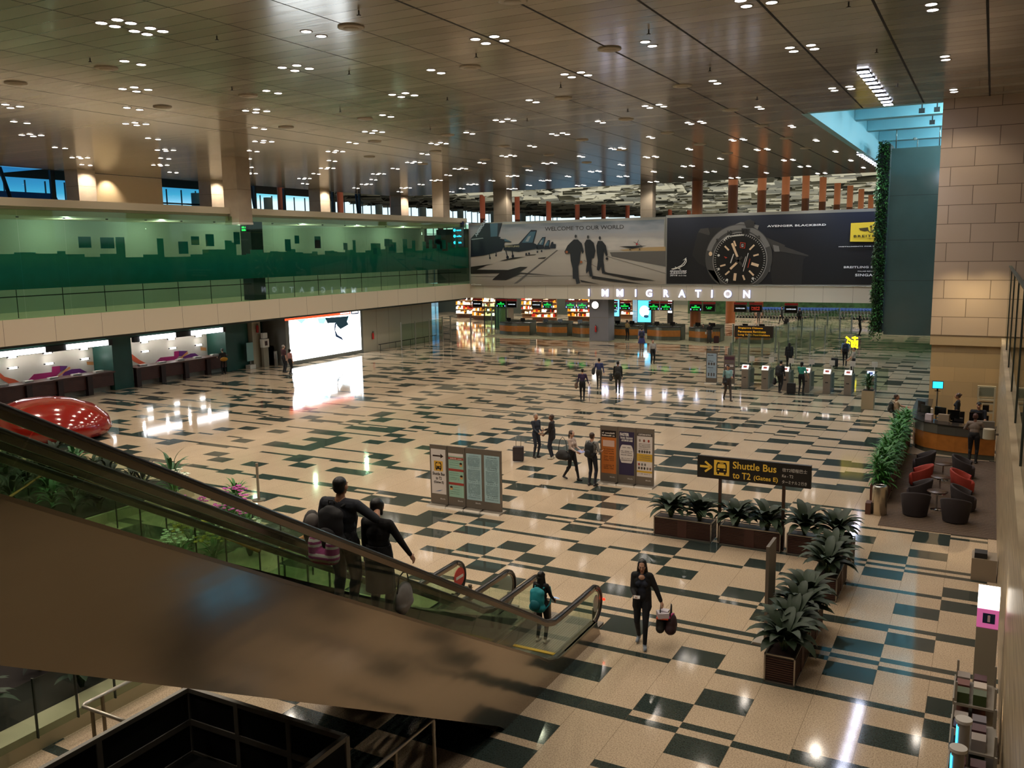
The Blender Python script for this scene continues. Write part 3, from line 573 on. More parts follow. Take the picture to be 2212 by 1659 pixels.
# ---- watch billboard
b2 = thing('billboard', 'wide dark billboard of a black wristwatch beside a yellow logo box', 'billboard', (-13.5, ADY, 7.1)); O2 = (-13.5, ADY, 7.1)
g = MB(); g.box(-8.42, 8.5, .002, .14, -2.5, 2.72); g.build('frame', mat('board_frame', '8c8a84', .4, .5), b2)
g = MB(); g.box(-8.32, 8.4, -.002, .002, -2.43, 2.52); g.build('backdrop_picture', gradmat('ad_navy', ['0b0b10', '0c0e16', '131a2c'], -2.5, 2.6, (.2, 1, .2), .5), b2)
def clip(P, z0=4.69): return [(p[0], max(z0, p[1])) for p in P]
dc = [(-16.27,6.43)][0]; cc = [(-16.38,6.59)][0]
K = .0169*.86
layers = [
 ('strap_picture', P_('201f20'), [[(-19.47,8.40),(-19.25,8.75),(-17.74,8.82),(-17.45,8.60),(-18.29,7.57),(-18.84,5.94),(-19.36,6.23),(-19.85,6.81)], [(-13.87,7.02),(-13.06,6.94),(-11.46,6.72),(-11.78,6.45),(-11.86,4.67),(-13.87,4.66),(-14.03,5.64)]]),
 ('strap_edge', P_('3b3836'), [[(-14.37,8.01),(-13.07,7.45),(-13.10,7.35),(-11.43,6.72),(-11.47,6.64),(-12.99,6.94),(-13.87,7.07)], [(-19.40,8.50),(-19.24,8.75),(-18.67,8.80),(-18.52,8.38),(-18.59,8.26),(-19.25,8.47)]]),
 ('lug_picture', P_('6f6c69'), [[(-17.52,8.64),(-16.26,9.16),(-15.92,9.13),(-14.93,8.88),(-15.07,8.51),(-14.92,8.13),(-16.74,8.69)], [(-14.60,6.14),(-14.01,6.09),(-14.07,5.56),(-14.51,5.56)], [(-13.92,7.49),(-13.51,7.39),(-13.43,7.00),(-13.80,7.00)]]),
 ('bezel_picture', P_('43413f'), [clip(oval(cc[0], cc[1], 2.45, 2.42, 48)), [(-18.62,5.73),(-18.11,5.66),(-17.66,4.66),(-18.10,5.02)]]),
 ('bezel_shine', P_('6e6b68'), [[(cc[0]+2.4*math.cos(a), cc[1]+2.36*math.sin(a)) for a in np.linspace(.35, 2.9, 24)]+[(cc[0]+2.05*math.cos(a), cc[1]+2.02*math.sin(a)) for a in np.linspace(2.9, .35, 24)]]),
 ('dial_rim', P_('8b8783'), [clip(oval(dc[0], dc[1], 1.99, 2.02, 48))]),
 ('dial_picture', P_('0c0b0b'), [clip(oval(dc[0], dc[1], 1.93, 1.96, 48), 4.70)]),
 ('crown_picture', P_('2a2827'), [[(-16.02,9.17),(-15.59,9.35),(-15.24,9.13),(-15.32,8.74),(-15.84,8.75)], [(-16.18,8.71),(-15.56,8.66),(-15.61,8.14),(-16.10,8.26)]]),
 ('index_picture', P_('d9b896'), [bar(*q, .12) for q in ([(-16.70,7.82),(-16.56,7.43)], [(-17.37,7.45),(-17.06,7.14)], [(-15.22,7.50),(-15.56,7.16)], [(-15.27,6.72),(-14.89,6.82)], [(-15.55,5.65),(-15.21,5.31)], [(-16.00,5.33),(-15.86,4.98)], [(-16.99,5.62),(-17.29,5.36)], [(-17.68,5.99),(-17.29,6.09)])]+[bar(*q, .2) for q in ([(-15.40,6.17),(-14.88,6.01)], [(-16.55,5.47),(-16.60,4.93)])]+[bar(*q, .16) for q in ([(-16.84,7.65),(-16.42,6.66)], [(-16.44,6.25),(-16.93,5.78)])]+[oval(p[0], p[1], .13, .16) for p in [(-18.42,6.90)]]),
 ('tick_picture', P_('c9c5bd'), [bar((dc[0]+1.74*math.cos(a), dc[1]+1.76*math.sin(a)), (dc[0]+1.86*math.cos(a), dc[1]+1.88*math.sin(a)), .035) for a in np.linspace(-1.3, 4.4, 64) if dc[1]+1.88*math.sin(a) > 4.75]+[[(-16.24,8.28),(-16.03,8.28),(-16.03,8.18),(-17.16,8.11),(-17.43,7.83),(-17.49,7.90),(-17.16,8.19)], bar(*[(-16.92,6.21),(-16.70,6.88)], .07), bar(*[(-15.97,5.61),(-15.64,6.93)], .05), bar(*[(-16.03,5.93),(-15.81,6.68)], .04)]+[oval(p[0], p[1], .09, .09) for p in [(-17.81,6.78),(-17.79,5.78),(-17.15,4.98),(-15.26,5.09)]]),
 ('hub_picture', P_('35322f'), [bar(*[(-16.56,6.63),(-16.05,6.03)], .16), bar(*[(-16.07,6.66),(-16.48,6.25)], .16)]),
 ('accent_picture', P_('b8402a'), [[(-17.41,6.71),(-17.15,6.62),(-17.28,6.54)], bar(*[(-15.64,5.87),(-15.49,6.52)], .045), [(-16.23,7.71),(-15.85,7.66),(-15.88,7.25),(-16.25,7.31)]]),
 ('date_picture', P_('0d0c0c'), [[(-16.19,7.66),(-15.89,7.62),(-15.93,7.30),(-16.21,7.35)]]),
 ('yellow_box', P_('e3c43a', .4), [[(-8.68,8.87),(-6.41,8.93),(-6.34,7.56),(-8.69,7.62)]]),
 ('logo_emblem', P_('4a4022'), [[(-8.16,8.51),(-7.57,8.56),(-7.53,8.33),(-7.78,8.29),(-8.06,8.38)], [(p[0]*-1+2*[(-7.37,8.42)][0][0], p[1]) for p in [(-8.16,8.51),(-7.57,8.56),(-7.53,8.33),(-7.78,8.29),(-8.06,8.38)]], bar(*[(-7.38,8.70),(-7.36,8.23)], .06), bar(*[(-7.47,8.61),(-7.29,8.60)], .05)]+[bar(a_, b_, .05) for a_, b_ in zip([(-7.55,8.36),(-7.48,8.26),(-7.36,8.21),(-7.25,8.25)], [(-7.48,8.26),(-7.36,8.21),(-7.25,8.25),(-7.19,8.35)])]),
 ('swoosh_picture', P_('e6e2da'), [bar(a_, b_, .05) for pts in ([(-21.37,5.79),(-20.99,5.88),(-20.62,6.06),(-20.40,6.27),(-20.29,6.49)], [(-21.29,5.77),(-20.84,5.86),(-20.39,6.09),(-20.23,6.34),(-20.24,6.52)], [(-21.10,5.95),(-20.84,5.84),(-20.65,5.76)]) for a_, b_ in zip(pts[:-1], pts[1:])]+[[(-20.53,6.42),(-20.23,6.65),(-20.28,6.44),(-20.36,6.51)]]),
]
prints(b2, layers, O2)
def wt(body, x0, z0, x1, z1, mm, pts, bold=.0, shear=0., space=1.):
    (xa, za), (xb, zb) = pts; fitxt(body, xa-O2[0], xb-O2[0], za-O2[2], zb-O2[2], 'lettering', mm, b2, -.2, bold=bold, shear=shear, space=space)
PW = P_('e2e2e4')
wt('AVENGER BLACKBIRD', 0, 0, 0, 0, PW, [(-14.32,8.74),(-10.30,8.88)], .035, space=1.1)
wt('BREITLING', 0, 0, 0, 0, P_('2a2414'), [(-8.46,7.91),(-6.31,8.06)], .02, space=1.2)
wt('1884', 0, 0, 0, 0, P_('2a2414'), [(-7.56,7.77),(-7.24,7.83)])
wt('INSTRUMENTS FOR PROFESSIONALS', 0, 0, 0, 0, PW, [(-9.41,7.26),(-5.43,7.31)], .05, space=1.15)
wt('BREITLING BOUTIQUE', 0, 0, 0, 0, PW, [(-9.02,5.78),(-5.61,5.95)], .03, space=1.1)
wt('PALAIS RENAISSANCE', 0, 0, 0, 0, PW, [(-8.10,5.56),(-6.38,5.63)], .02)
wt('SINGAPORE', 0, 0, 0, 0, PW, [(-8.26,5.25),(-6.19,5.43)], .03, space=1.1)
wt('SINGAPORE', 0, 0, 0, 0, PW, [(-21.50,5.58),(-20.22,5.69)], .04, .3)
wt('AIRSHOW', 0, 0, 0, 0, PW, [(-21.50,5.43),(-20.22,5.55)], .04, .3, 1.2)
wt('2016', 0, 0, 0, 0, PW, [(-21.50,5.26),(-20.92,5.39)], .02, .3)
wt('16-21 Feb', 0, 0, 0, 0, PW, [(-20.82,5.26),(-20.22,5.35)], .01, .2)
wt('15', 0, 0, 0, 0, P_('1c1b1a'), [(-16.12,8.33),(-15.75,8.66)], .03); wt('10', 0, 0, 0, 0, P_('1c1b1a'), [(-17.16,8.23),(-16.83,8.58)], .03)
wt('5', 0, 0, 0, 0, P_('1c1b1a'), [(-18.00,7.74),(-17.81,7.99)], .03); wt('20', 0, 0, 0, 0, P_('1c1b1a'), [(-15.16,7.89),(-14.79,8.16)], .03)
wt('12', 0, 0, 0, 0, PW, [(-16.12,7.38),(-15.98,7.58)], .02)
for x in range(-37, -7, 5): lamp('billboard_light', 'SPOT', (x, 61.5, 10.9), 150, (1, .97, .92), rot=(math.radians(55), 0, 0), spot_size=1.9, spot_blend=.8, shadow_soft_size=.06)
# glowing sign letters
LET = mat('letter_glow', 'f0f0ff', .4, emit=4); HALO = mat('letter_side', '7f84c0', .4, emit=.5)
xs = [(-28.28,3.47),(-26.88,3.49),(-25.63,3.50),(-24.32,3.52),(-23.23,3.53),(-21.85,3.55),(-20.61,3.56),(-19.35,3.58),(-18.30,3.59),(-17.11,3.61),(-15.72,3.62)]
nth = {}
order = {'I': ['first', 'second', 'third'], 'M': ['first', 'second']}
for ch, (x, z) in zip('IMMIGRATION', xs):
    k = nth.get(ch, 0); nth[ch] = k+1
    lab = 'glowing white letter %s on the cream band over the immigration desks' % ch
    if ch in order: lab = '%s glowing white letter %s from the left on the cream band' % (order[ch][k], ch)
    t = thing('sign_letter', lab, 'sign letter', (x, BY-.1, 3.66))
    wd = {'I': .1, 'M': .56, 'G': .5, 'R': .42, 'A': .54, 'T': .46, 'O': .56, 'N': .5}[ch]
    fitxt(ch, -wd/2, wd/2, 0, .56, 'letter_face', LET, t, -.02, bold=.02)
    o = fitxt(ch, -wd/2-.02, wd/2+.02, -.02, .58, 'letter_back', HALO, t, .05, bold=.02); o.scale.z = 8
# clock column under the band
pc = column(-28.5, -26.85, 66.0, 67.3, 0, 3.4, 'clock_column', 'grey square column with a round white clock standing at the desks', mat('column_blue_grey', '77757a', .6))
t = thing('wall_clock', 'round glowing white clock on the grey column under the sign', 'clock', (-27.95, 65.98, 2.92))
g = MB(); g.lathe([(0, 0), (.33, 0), (.33, .08), (0, .08)], n=28); o = g.build('rim', CHROME, t); o.rotation_euler = (PI/2, 0, 0)
g = MB(); g.lathe([(0, .082), (.29, .082), (.29, .09), (0, .09)], n=28); o = g.build('dial', mat('clock_glow', 'f4f4f0', .4, emit=3.2), t); o.rotation_euler = (PI/2, 0, 0)
g = MB(); g.cb((.03, -.1, .06), (.02, .01, .17)); g.cb((-.06, -.1, -.02), (.14, .01, .02)); g.build('hands', BLACK, t)
def extinguisher(loc, rz, label, s_=1.):
    t = thing('fire_extinguisher', label, 'fire extinguisher', loc, rz)
    g = MB(); g.lathe([(.0, 0), (.075, 0), (.08, .03), (.08, .4), (.05, .47), (.02, .5), (0, .5)], n=14); g.build('tank', mat('red_enamel', 'b3231c', .3), t)
    g = MB(); g.cyl((0, 0, 0), .02, .5, .56); g.cb((0, -.05, .57), (.03, .14, .02)); g.build('valve', BLACK, t)
    g = MB(); g.tube([(0, 0, .53), (.08, -.03, .5), (.1, -.02, .3), (.09, -.02, .15)], .012); g.build('hose', BLACK, t); return t
extinguisher((-27.9, 65.9, .75), 0, 'red fire extinguisher hung on the grey clock column')
extinguisher((-40.9, 53.6, .9), PI/2, 'red fire extinguisher on the beige wall right of the white lightbox')
# ================================================================ left wall of the ground floor
GRN = mat('dark_green_wall', '16453b', .4, noise=(.7, .25)); BEI = mat('beige_wall', 'a39c88', .55)
g = MB(); g.box(-45, -44.45, 8, 66, 0, 3.25); struct('wall_left', g, BEI)
g = MB(); g.box(-44.4, -42.9, 8, 25.2, 0, 3.3); g.box(-43.6, -42.6, 25.2, 41.0, 2.85, 3.4); g.box(-44.4, -42.7, 32.35, 33.6, 0, 3.3); g.box(-44.4, -42.7, 40.65, 42.6, 0, 3.4); g.box(-44.4, -43.0, 44.2, 44.35, 0, 3.4); g.box(-44.4, -43.4, 42.6, 44.2, 0, 3.4)
struct('wall_counter_surround', g, GRN)
g = MB(); g.box(-42.95, -42.35, 42.65, 43.4, 0, 3.4); struct('trim_1', g, BEI)
g = MB(); g.box(-43.4, -43.33, 43.45, 44.15, 0, 2.35); g.box(-43.33, -43.3, 44.0, 44.06, 1.0, 1.15, 1); struct('door_1', g, [mat('grey_door', '858279', .5), STEEL])
g = MB(); g.box(-44.4, -40.98, 52.45, 61.8, 0, 3.4)
for y in np.arange(54.2, 61.5, 1.55): g.box(-40.98, -40.975, y-.01, y+.01, 0, 3.4, 1)
struct('wall_back_left', g, [BEI, SEAM])
def zpanel(name, label, y0, y1, pairs, extra):
    t = thing(name, label, 'mural', (-44.36, (y0+y1)/2, 1.0)); O = (-44.36, (y0+y1)/2, 1.0)
    g = MB(); g.box(-.04, 0, y0-O[1], y1-O[1], -.25, 1.95); g.build('panel', mat('mural_base', 'b9b3a6', .5, noise=(.5, .12)), t)
    prints(t, [(n_, P_(c_), ps) for n_, c_, ps in pairs], O, 'x'); return t
ribbon = lambda a: [('orange_ribbon', 'c98a52', a[0]), ('red_ribbon', 'b8502f', a[1]), ('magenta_shape', '8f1a55', a[2]), ('purple_shape', '5a2162', a[3]), ('pink_shape', 'a8385c', a[4])]
zpanel('mural', 'pale mural with magenta and orange ribbons behind the left long counter', 26.5, 34.3, ribbon((
 [[(31.91,1.59),(32.33,1.53),(32.33,1.34),(31.94,1.40)], [(32.61,1.30),(32.88,1.25),(33.21,1.01),(33.06,0.92),(32.87,1.11),(32.63,1.17)], [(29.84,0.85),(30.82,1.43),(30.89,1.39),(30.86,1.31),(30.06,0.94),(29.97,0.83)]],
 [[(26.92,1.62),(27.16,1.36),(27.67,1.16),(28.09,0.87),(27.94,0.78),(27.44,0.92),(27.07,1.18),(26.89,1.37)], [(33.42,2.37),(33.52,2.12),(33.62,1.82),(33.45,1.80),(33.40,1.99)]],
 [[(28.20,0.86),(28.75,1.29),(29.76,1.27),(29.81,1.56),(30.26,1.55),(30.27,1.23),(29.87,0.93),(29.03,0.89),(28.85,0.85),(28.32,0.78)]],
 [[(30.26,1.55),(30.71,1.49),(30.62,1.39),(30.27,1.23)], [(30.53,1.19),(30.95,1.28),(31.45,1.25),(32.12,0.84),(31.80,0.80),(30.83,0.84),(30.39,0.90),(30.37,1.07)]],
 [[(33.06,0.92),(33.46,1.18),(33.94,1.16),(33.90,0.81),(33.33,0.78),(33.05,0.83)]])), 0)
zpanel('mural', 'pale mural with magenta and orange ribbons behind the right long counter', 34.7, 42.4, ribbon((
 [[(40.09,1.56),(40.54,1.48),(40.54,1.27),(40.10,1.34)], [(40.73,1.27),(41.10,1.21),(41.36,0.98),(41.23,0.90),(40.96,1.08)], [(38.01,0.83),(39.01,1.41),(39.06,1.26),(38.27,0.89)]],
 [[(34.90,1.68),(35.38,1.29),(36.02,0.91),(36.28,0.79),(35.65,0.89),(35.01,1.21),(34.87,1.37)], [(41.54,2.36),(41.66,1.92),(41.99,1.35),(41.73,1.28),(41.58,1.69),(41.53,2.03)]],
 [[(36.34,0.87),(36.91,1.25),(37.94,1.22),(37.97,1.50),(38.33,1.50),(38.30,1.18),(38.00,0.94),(37.27,0.89),(36.77,0.84)]],
 [[(38.33,1.50),(39.01,1.43),(38.53,1.16),(38.30,1.18)], [(38.64,1.10),(39.23,1.24),(39.58,1.22),(40.20,0.78),(39.19,0.80),(38.50,0.84)]],
 [[(41.20,0.91),(41.73,1.28),(42.03,1.35),(42.07,1.10),(41.89,0.88),(41.38,0.84)]])), 0)
for y0, y1, s_ in ((25.4, 32.3, 'left'), (33.7, 40.6, 'right')):
    g = MB(); g.box(-44.3, -42.6, y0, y1, 2.8, 2.86); g.box(-42.75, -42.55, y0, y1, 2.55, 2.86, 1); struct('trim_2' if s_ == 'left' else 'trim_3', g, [DARK, BLACK])
    for q in (1, 2.7, 4.4, 6.0): lamp('counter_lamp', 'POINT', (-43.5, y0+q, 2.62), 42, (1, .97, .92), shadow_soft_size=.05)
    for k in (0, 1):
        ya = y0+.5+k*3.7
        t = thing('lightbox_sign', ('%s glowing white strip sign above the %s long counter' % (('left', 'right')[k], s_)), 'lightbox', (-42.53, ya+1.15, 2.58))
        g = MB(); g.box(-.01, .03, -1.25, 1.25, 0, .27); g.build('box', mat('strip_glow', 'fbfbff', .4, emit=7), t)
    # long counter
    t = thing('service_counter', 'long dark brown panelled counter below the %s mural' % s_, 'counter', (-42.7, (y0+y1)/2, 0)); h = (y1-y0)/2
    g = MB(); g.box(-.85, .2, -h, h, 1.02, 1.1); g.build('worktop', mat('counter_top', '4a2a22', .4), t)
    WB = mat('counter_brown', '4d2b24', .5, noise=(3, .15))
    for k in range(4):
        a = -h+k*2*h/4; g = MB(); g.box(-.1, .0, a+.3, a+2*h/4, .3, 1.02)
        for q in range(6): g.box(0, .006, a+.3, a+2*h/4, .36+q*.11, .365+q*.11)
        g.build('front_panel', WB, t); g = MB(); g.box(-.1, .16, a, a+.3, .0, 1.02); g.build('pilaster', mat('counter_dark', '2c1815', .5), t)
    g = MB(); g.box(-.5, -.35, -h, h, 0, .3); g.build('plinth', mat('plinth_pale', '8f8b80', .4), t)
    g = MB()
    for k in range(5): g.box(-.35, -.12, -h+.5+k*1.35, -h+1.0+k*1.35, 1.1, 1.2)
    g.build('tray_row', WHITE, t)
for i, p in enumerate([(27.56,2.34),(27.55,1.78),(29.53,2.34),(29.56,1.76),(31.70,2.33),(31.70,1.77),(32.99,2.34),(33.14,1.76)]+[(35.73,2.31),(35.73,1.76),(37.70,2.31),(37.76,1.74),(39.83,2.30),(39.81,1.73),(41.13,2.30),(41.30,1.72)]):
    g = MB(); g.box(0, .1, -.28, .28, -.03, .03); h = MB(); h.box(.02, .11, -.2, .2, -.045, .045)
    t = thing('spot_tube', 'small glowing white tube lamp mounted on the %s counter mural' % ('left' if i < 8 else 'right'), 'lamp', (-44.25, p[0], p[1]), group='tube lamps on the %s mural' % ('left' if i < 8 else 'right'))
    g.build('bracket', DARK, t); h.build('tube', mat('tube_glow', 'ffffff', .4, emit=8), t)
# big white lightbox
t = thing('lightbox_advert', 'huge glaring white lightbox advert with a red top band on the left wall', 'lightbox', (-40.95, 48.35, 0)); OL = (-40.95, 48.35, 0)
g = MB(); g.box(-3.2, .0, -4.1, 4.1, 0, 3.4); g.build('casing', mat('casing_grey', '6b6d68', .5), t)
g = MB(); g.box(0, .01, -3.75, 3.85, .25, 3.22); g.build('white_face', mat('lightbox_white', 'f2fbff', .5, emit=5.5), t)
prints(t, [
 ('red_band', P_('ef4a28', .4, 2.2), [[(44.21,3.35),(51.11,3.26),(51.09,2.97),(44.24,3.00)]]),
 ('navy_label', P_('1c2448', .4, .6), [[(51.14,3.26),(52.00,3.25),(52.02,2.92),(51.14,2.96)]]),
 ('cyan_wash', P_('8fe4ee', .4, 2.0), [[(45.37,2.99),(46.30,3.00),(45.80,2.68)], [(47.43,2.92),(48.48,2.92),(48.08,2.50),(47.59,2.58)], [(50.28,2.83),(50.88,2.87),(50.65,2.47)]]),
 ('tree_shape', P_('1f3d4a', .4, .5), [[(48.23,2.90),(50.81,2.85),(50.59,2.47),(50.77,2.24),(50.30,2.10),(49.83,1.98),(49.52,2.22),(49.34,2.48),(48.45,2.51)]]),
 ('climber_shape', P_('243a5a', .4, .5), [[(49.24,2.49),(49.40,2.44),(49.24,1.95),(49.48,1.59),(49.92,1.38),(50.12,1.13),(49.72,1.30),(49.27,1.49),(49.16,2.04)]]),
], OL, 'x')
def ftx(body, y0, y1, z0, z1, parent, x, mm, bold=.02):
    o = text(body, 1, 'lettering', mm, parent, (0, 0, 0), FX, bold=bold); v = [p.co for p in o.data.vertices]
    ax = min(p.x for p in v); bx = max(p.x for p in v); ay = min(p.y for p in v); by = max(p.y for p in v)
    for p in v: p.x = (p.x-ax)*(y1-y0)/(bx-ax); p.y = (p.y-ay)*(z1-z0)/(by-ay)
    o.location = (x, y0, z0); return o
(ya, za), (yb, zb) = [(49.90,3.05),(50.97,3.12)]
scribx(t, ya-OL[1], yb-OL[1], za, zb, .03, P_('ffffff', .4, 3), 9)
(ya, za), (yb, zb) = [(51.23,3.02),(51.92,3.15)]
scribx(t, ya-OL[1], yb-OL[1], za, zb, .03, P_('ffffff', .4, 3), 4)
# flight sign at the corner, green exit sign
t = thing('direction_sign', 'stack of lit blue and yellow direction panels at the gallery corner', 'sign', (-39.9, 64.6, 8.9)); 
g = MB(); g.box(-.55, .5, 0, .12, -1.15, .95); g.build('panel', mat('sign_navy', '0f2148', .4), t)
g = MB(); g.box(-.5, .12, -.01, 0, .58, .88); g.build('yellow_line', mat('sign_yellow_lit', 'ffd21e', .4, emit=2), t)
for k, z in enumerate((.12, -.38, -.92)):
    g = MB(); g.lathe([(0, 0), (.13, 0), (.13, .01), (0, .01)], n=14); o = g.build('symbol', mat('sign_cyan_lit', '30b8ff', .4, emit=3.2), t, (-.38, -.005, z+.12)); o.rotation_euler = (PI/2, 0, 0)
    scrib(t, -.2, .3, z+.04, z+.2, -.012, mat('sign_cyan_lit', '30b8ff', .4, emit=3.2), 7)
scrib(t, -.36, .08, .66, .8, -.02, BLACK, 6)
t = thing('exit_sign', 'small green glowing sign behind the gallery glass', 'sign', (-40.1, 40.2, 8.95))
g = MB(); g.box(-.2, .2, 0, .06, -.2, .2); g.build('box', DARK, t)
scrib(t, -.16, .16, .02, .13, -.01, mat('exit_green', '2cff70', .4, emit=3), 7); scrib(t, -.16, .16, -.15, -.04, -.01, mat('exit_green', '2cff70', .4, emit=3), 7)
column(-40.6, -39.75, 40.4, 41.4, 4.6, 9.35, 'gallery_column', 'dark blue-grey column behind the glass screen under the green sign', mat('column_navy', '1c2a38', .5))
# ================================================================ immigration hall
BLK = mat('screen_black', '070708', .25); ORG = mat('desk_orange', 'a8682c', .35, noise=(4, .12)); DSTEEL = mat('desk_steel', '6c6e62', .35, .6)
GRN_L = mat('green_lit', '18d850', .4, emit=1.6); BLU_L = mat('blue_lit', '8fb0ff', .4, emit=2); WHT_L = mat('white_lit', 'dfe8ee', .4, emit=1.2); RED_L = mat('red_lit', 'c03a28', .4, emit=.8)
def desk(x0, x1, y, lab, curve=.5):
    t = thing('immigration_desk', lab, 'desk', ((x0+x1)/2, y, 0)); h = (x1-x0)/2
    def arc(r0, r1, z0, z1, nm, mm):
        g = MB(); n = 12; pf = [(-h+2*h*i/n, r0-curve*math.sin(PI*i/n)) for i in range(n+1)]
        pb = [(p[0], p[1]+r1) for p in pf][::-1]; g.prism(pf+pb, 'z', z0, z1); g.build(nm, mm, t)
    arc(.02, .1, 0, .32, 'plinth', DSTEEL); arc(0, .1, .32, .82, 'front_panel', ORG); arc(.0, .1, .82, 1.05, 'upper_band', DSTEEL); arc(-.04, .5, 1.05, 1.1, 'worktop', DARK)
    g = MB(); g.box(-h, -h+.05, 0, 1.3, 0, 1.05); g.box(h-.05, h, 0, 1.3, 0, 1.05); g.box(-h, h, 1.2, 1.3, 0, 1.25); g.build('side_panel', DSTEEL, t)
    g = MB()
    for q in (-.5, .45):
        g.cb((q*h, .35, 1.32), (.42, .04, .28)); g.cb((q*h, .37, 1.14), (.06, .06, .1))
    g.build('monitor', BLK, t); return t
DX = [(-38.3, -35.3), (-34.6, -31.7), (-31.2, -28.9), (-27.9, -25.2), (-24.5, -21.7), (-21.0, -18.5), (-17.3, -14.6)]
for i, (a, b) in enumerate(DX):
    desk(a, b, 68.6, 'curved orange-banded immigration desk, %s from the left under the screens' % ('first', 'second', 'third', 'fourth', 'fifth', 'sixth', 'seventh')[i])
SCR = [(-41.9, -40.9, 'w'), (-39.4, -38.4, 'g'), (-38.3, -37.3, 'w'), (-35.8, -34.85, 'w'), (-34.7, -33.75, 'g'), (-32.5, -31.5, 'g'), (-31.4, -30.4, 'g'), (-28.6, -27.65, 'g'), (-27.5, -26.5, 'g'), (-24.9, -24.0, 'g'), (-23.9, -22.9, 'g'), (-21.4, -20.4, 'g'), (-20.3, -19.3, 's'), (-17.8, -16.8, 'w'), (-16.6, -15.6, 'r'), (-13.9, -12.9, 'w')]
for i, (a, b, k) in enumerate(SCR):
    kind = {'g': 'green ALL PASSPORTS', 's': 'small green', 'w': 'white COUNTER CLOSED', 'r': 'red'}[k]
    t = thing('lane_screen', 'hanging lane screen with %s lettering, number %s from the left' % (kind, ('one', 'two', 'three', 'four', 'five', 'six', 'seven', 'eight', 'nine', 'ten', 'eleven', 'twelve', 'thirteen', 'fourteen', 'fifteen', 'sixteen')[i]), 'screen', ((a+b)/2, 70, 2.28), group='lane screens over the immigration desks')
    h = (b-a)/2
    g = MB(); g.box(-h, h, 0, .1, 0, .58); g.build('casing', mat('screen_rim', '6d7076', .4), t)
    g = MB(); g.box(-h+.04, h-.04, -.006, 0, .04, .54); g.build('display', BLK, t)
    g = MB(); g.box(-h, h, 0, .1, .6, .76); g.build('header', mat('header_red', '8a2020', .4, emit=.25), t)
    g = MB(); g.tube([(-h*.6, .05, .58), (-h*.6, .05, 1.1)], .012); g.tube([(h*.6, .05, .58), (h*.6, .05, 1.1)], .012); g.build('hanger', DSTEEL, t)
    if k == 'g':
        fitxt('ALL', -.1, .1, .4, .49, 'lettering', GRN_L, t, -.012, bold=.03); fitxt('PASSPORTS', -.34, .34, .25, .37, 'lettering', GRN_L, t, -.012, bold=.03); scrib(t, -.2, .2, .1, .17, -.008, GRN_L, 6)
        for s_ in (-.4, .4): prints(t, [('arrow_mark', BLU_L, [[(s_-.05, .14), (s_, .07), (s_+.05, .14), (s_+.025, .14), (s_+.025, .22), (s_-.025, .22), (s_-.025, .14)]])], (0, 0, 0))
    elif k == 's': scrib(t, -.25, .25, .32, .38, -.008, GRN_L, 7); scrib(t, -.18, .18, .2, .26, -.008, GRN_L, 6)
    elif k == 'r':
        for z in (.38, .28, .18): scrib(t, -.33, .33, z, z+.06, -.008, RED_L, 9)
    else: fitxt('COUNTER CLOSED', -.36, .36, .26, .34, 'lettering', WHT_L, t, -.012, bold=.02)
# lit advert screens beyond the desks
for (x0, x1, y, z0, z1, c_, lab) in ((-27.3, -26.1, 74, .95, 2.85, '4cc4f0', 'tall bright cyan upright screen behind the desks'), (-34.2, -33.0, 84, .6, 2.5, '58b8e8', 'smaller pale blue upright screen left of the tall cyan one'), (-27.2, -26.8, 82, 1.2, 2.4, 'e8f0f4', 'narrow white glowing screen right of the cyan ones'), (-30.9, -30.5, 84, 1.0, 2.2, 'fff0d8', 'narrow cream glowing screen beside the tan vest')):
    t = thing('upright_screen', lab, 'screen', ((x0+x1)/2, y, 0)); h = (x1-x0)/2
    g = MB(); g.box(-h-.06, h+.06, 0, .25, 0, z1+.1); g.build('casing', DARK, t)
    g = MB(); g.box(-h, h, -.01, 0, z0, z1); g.build('display', mat('screen_'+c_, c_, .4, emit=2.2), t)
    if h > .4: g = MB(); g.prism(oval(0, z0+.95, h*.75, .5, 20), 'y', -.014, -.01); g.build('bright_picture', mat('screen_pale', 'd8f6ff', .4, emit=2.4), t); g = MB(); g.prism(oval(h*.3, z0+.5, h*.4, .14, 14), 'y', -.018, -.014); g.build('dark_picture', mat('screen_ink', '2c5a78', .4, emit=.4), t)
# duty free shelves glowing at the left
rs = random.Random(5)
def shopshelf(x0, x1, y, lab):
    t = thing('shop_display', lab, 'shelf', ((x0+x1)/2, y, 0)); h = (x1-x0)/2
    g = MB(); g.box(-h, h, .3, .4, 0, 3.3); g.build('back_panel', mat('shop_back', '6a4a30', .5), t)
    g = MB()
    for z in (.5, 1.0, 1.5, 2.0, 2.5, 2.9): g.box(-h, h, 0, .3, z-.03, z)
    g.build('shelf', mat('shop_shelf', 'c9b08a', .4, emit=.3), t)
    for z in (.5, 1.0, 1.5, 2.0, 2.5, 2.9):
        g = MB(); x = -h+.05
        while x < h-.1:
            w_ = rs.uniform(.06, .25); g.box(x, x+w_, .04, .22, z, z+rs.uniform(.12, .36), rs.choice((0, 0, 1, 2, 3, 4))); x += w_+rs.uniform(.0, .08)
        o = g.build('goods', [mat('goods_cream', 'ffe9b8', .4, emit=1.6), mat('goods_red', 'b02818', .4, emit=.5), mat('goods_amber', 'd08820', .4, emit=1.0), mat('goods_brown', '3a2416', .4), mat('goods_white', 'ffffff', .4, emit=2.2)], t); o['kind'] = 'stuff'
    return t
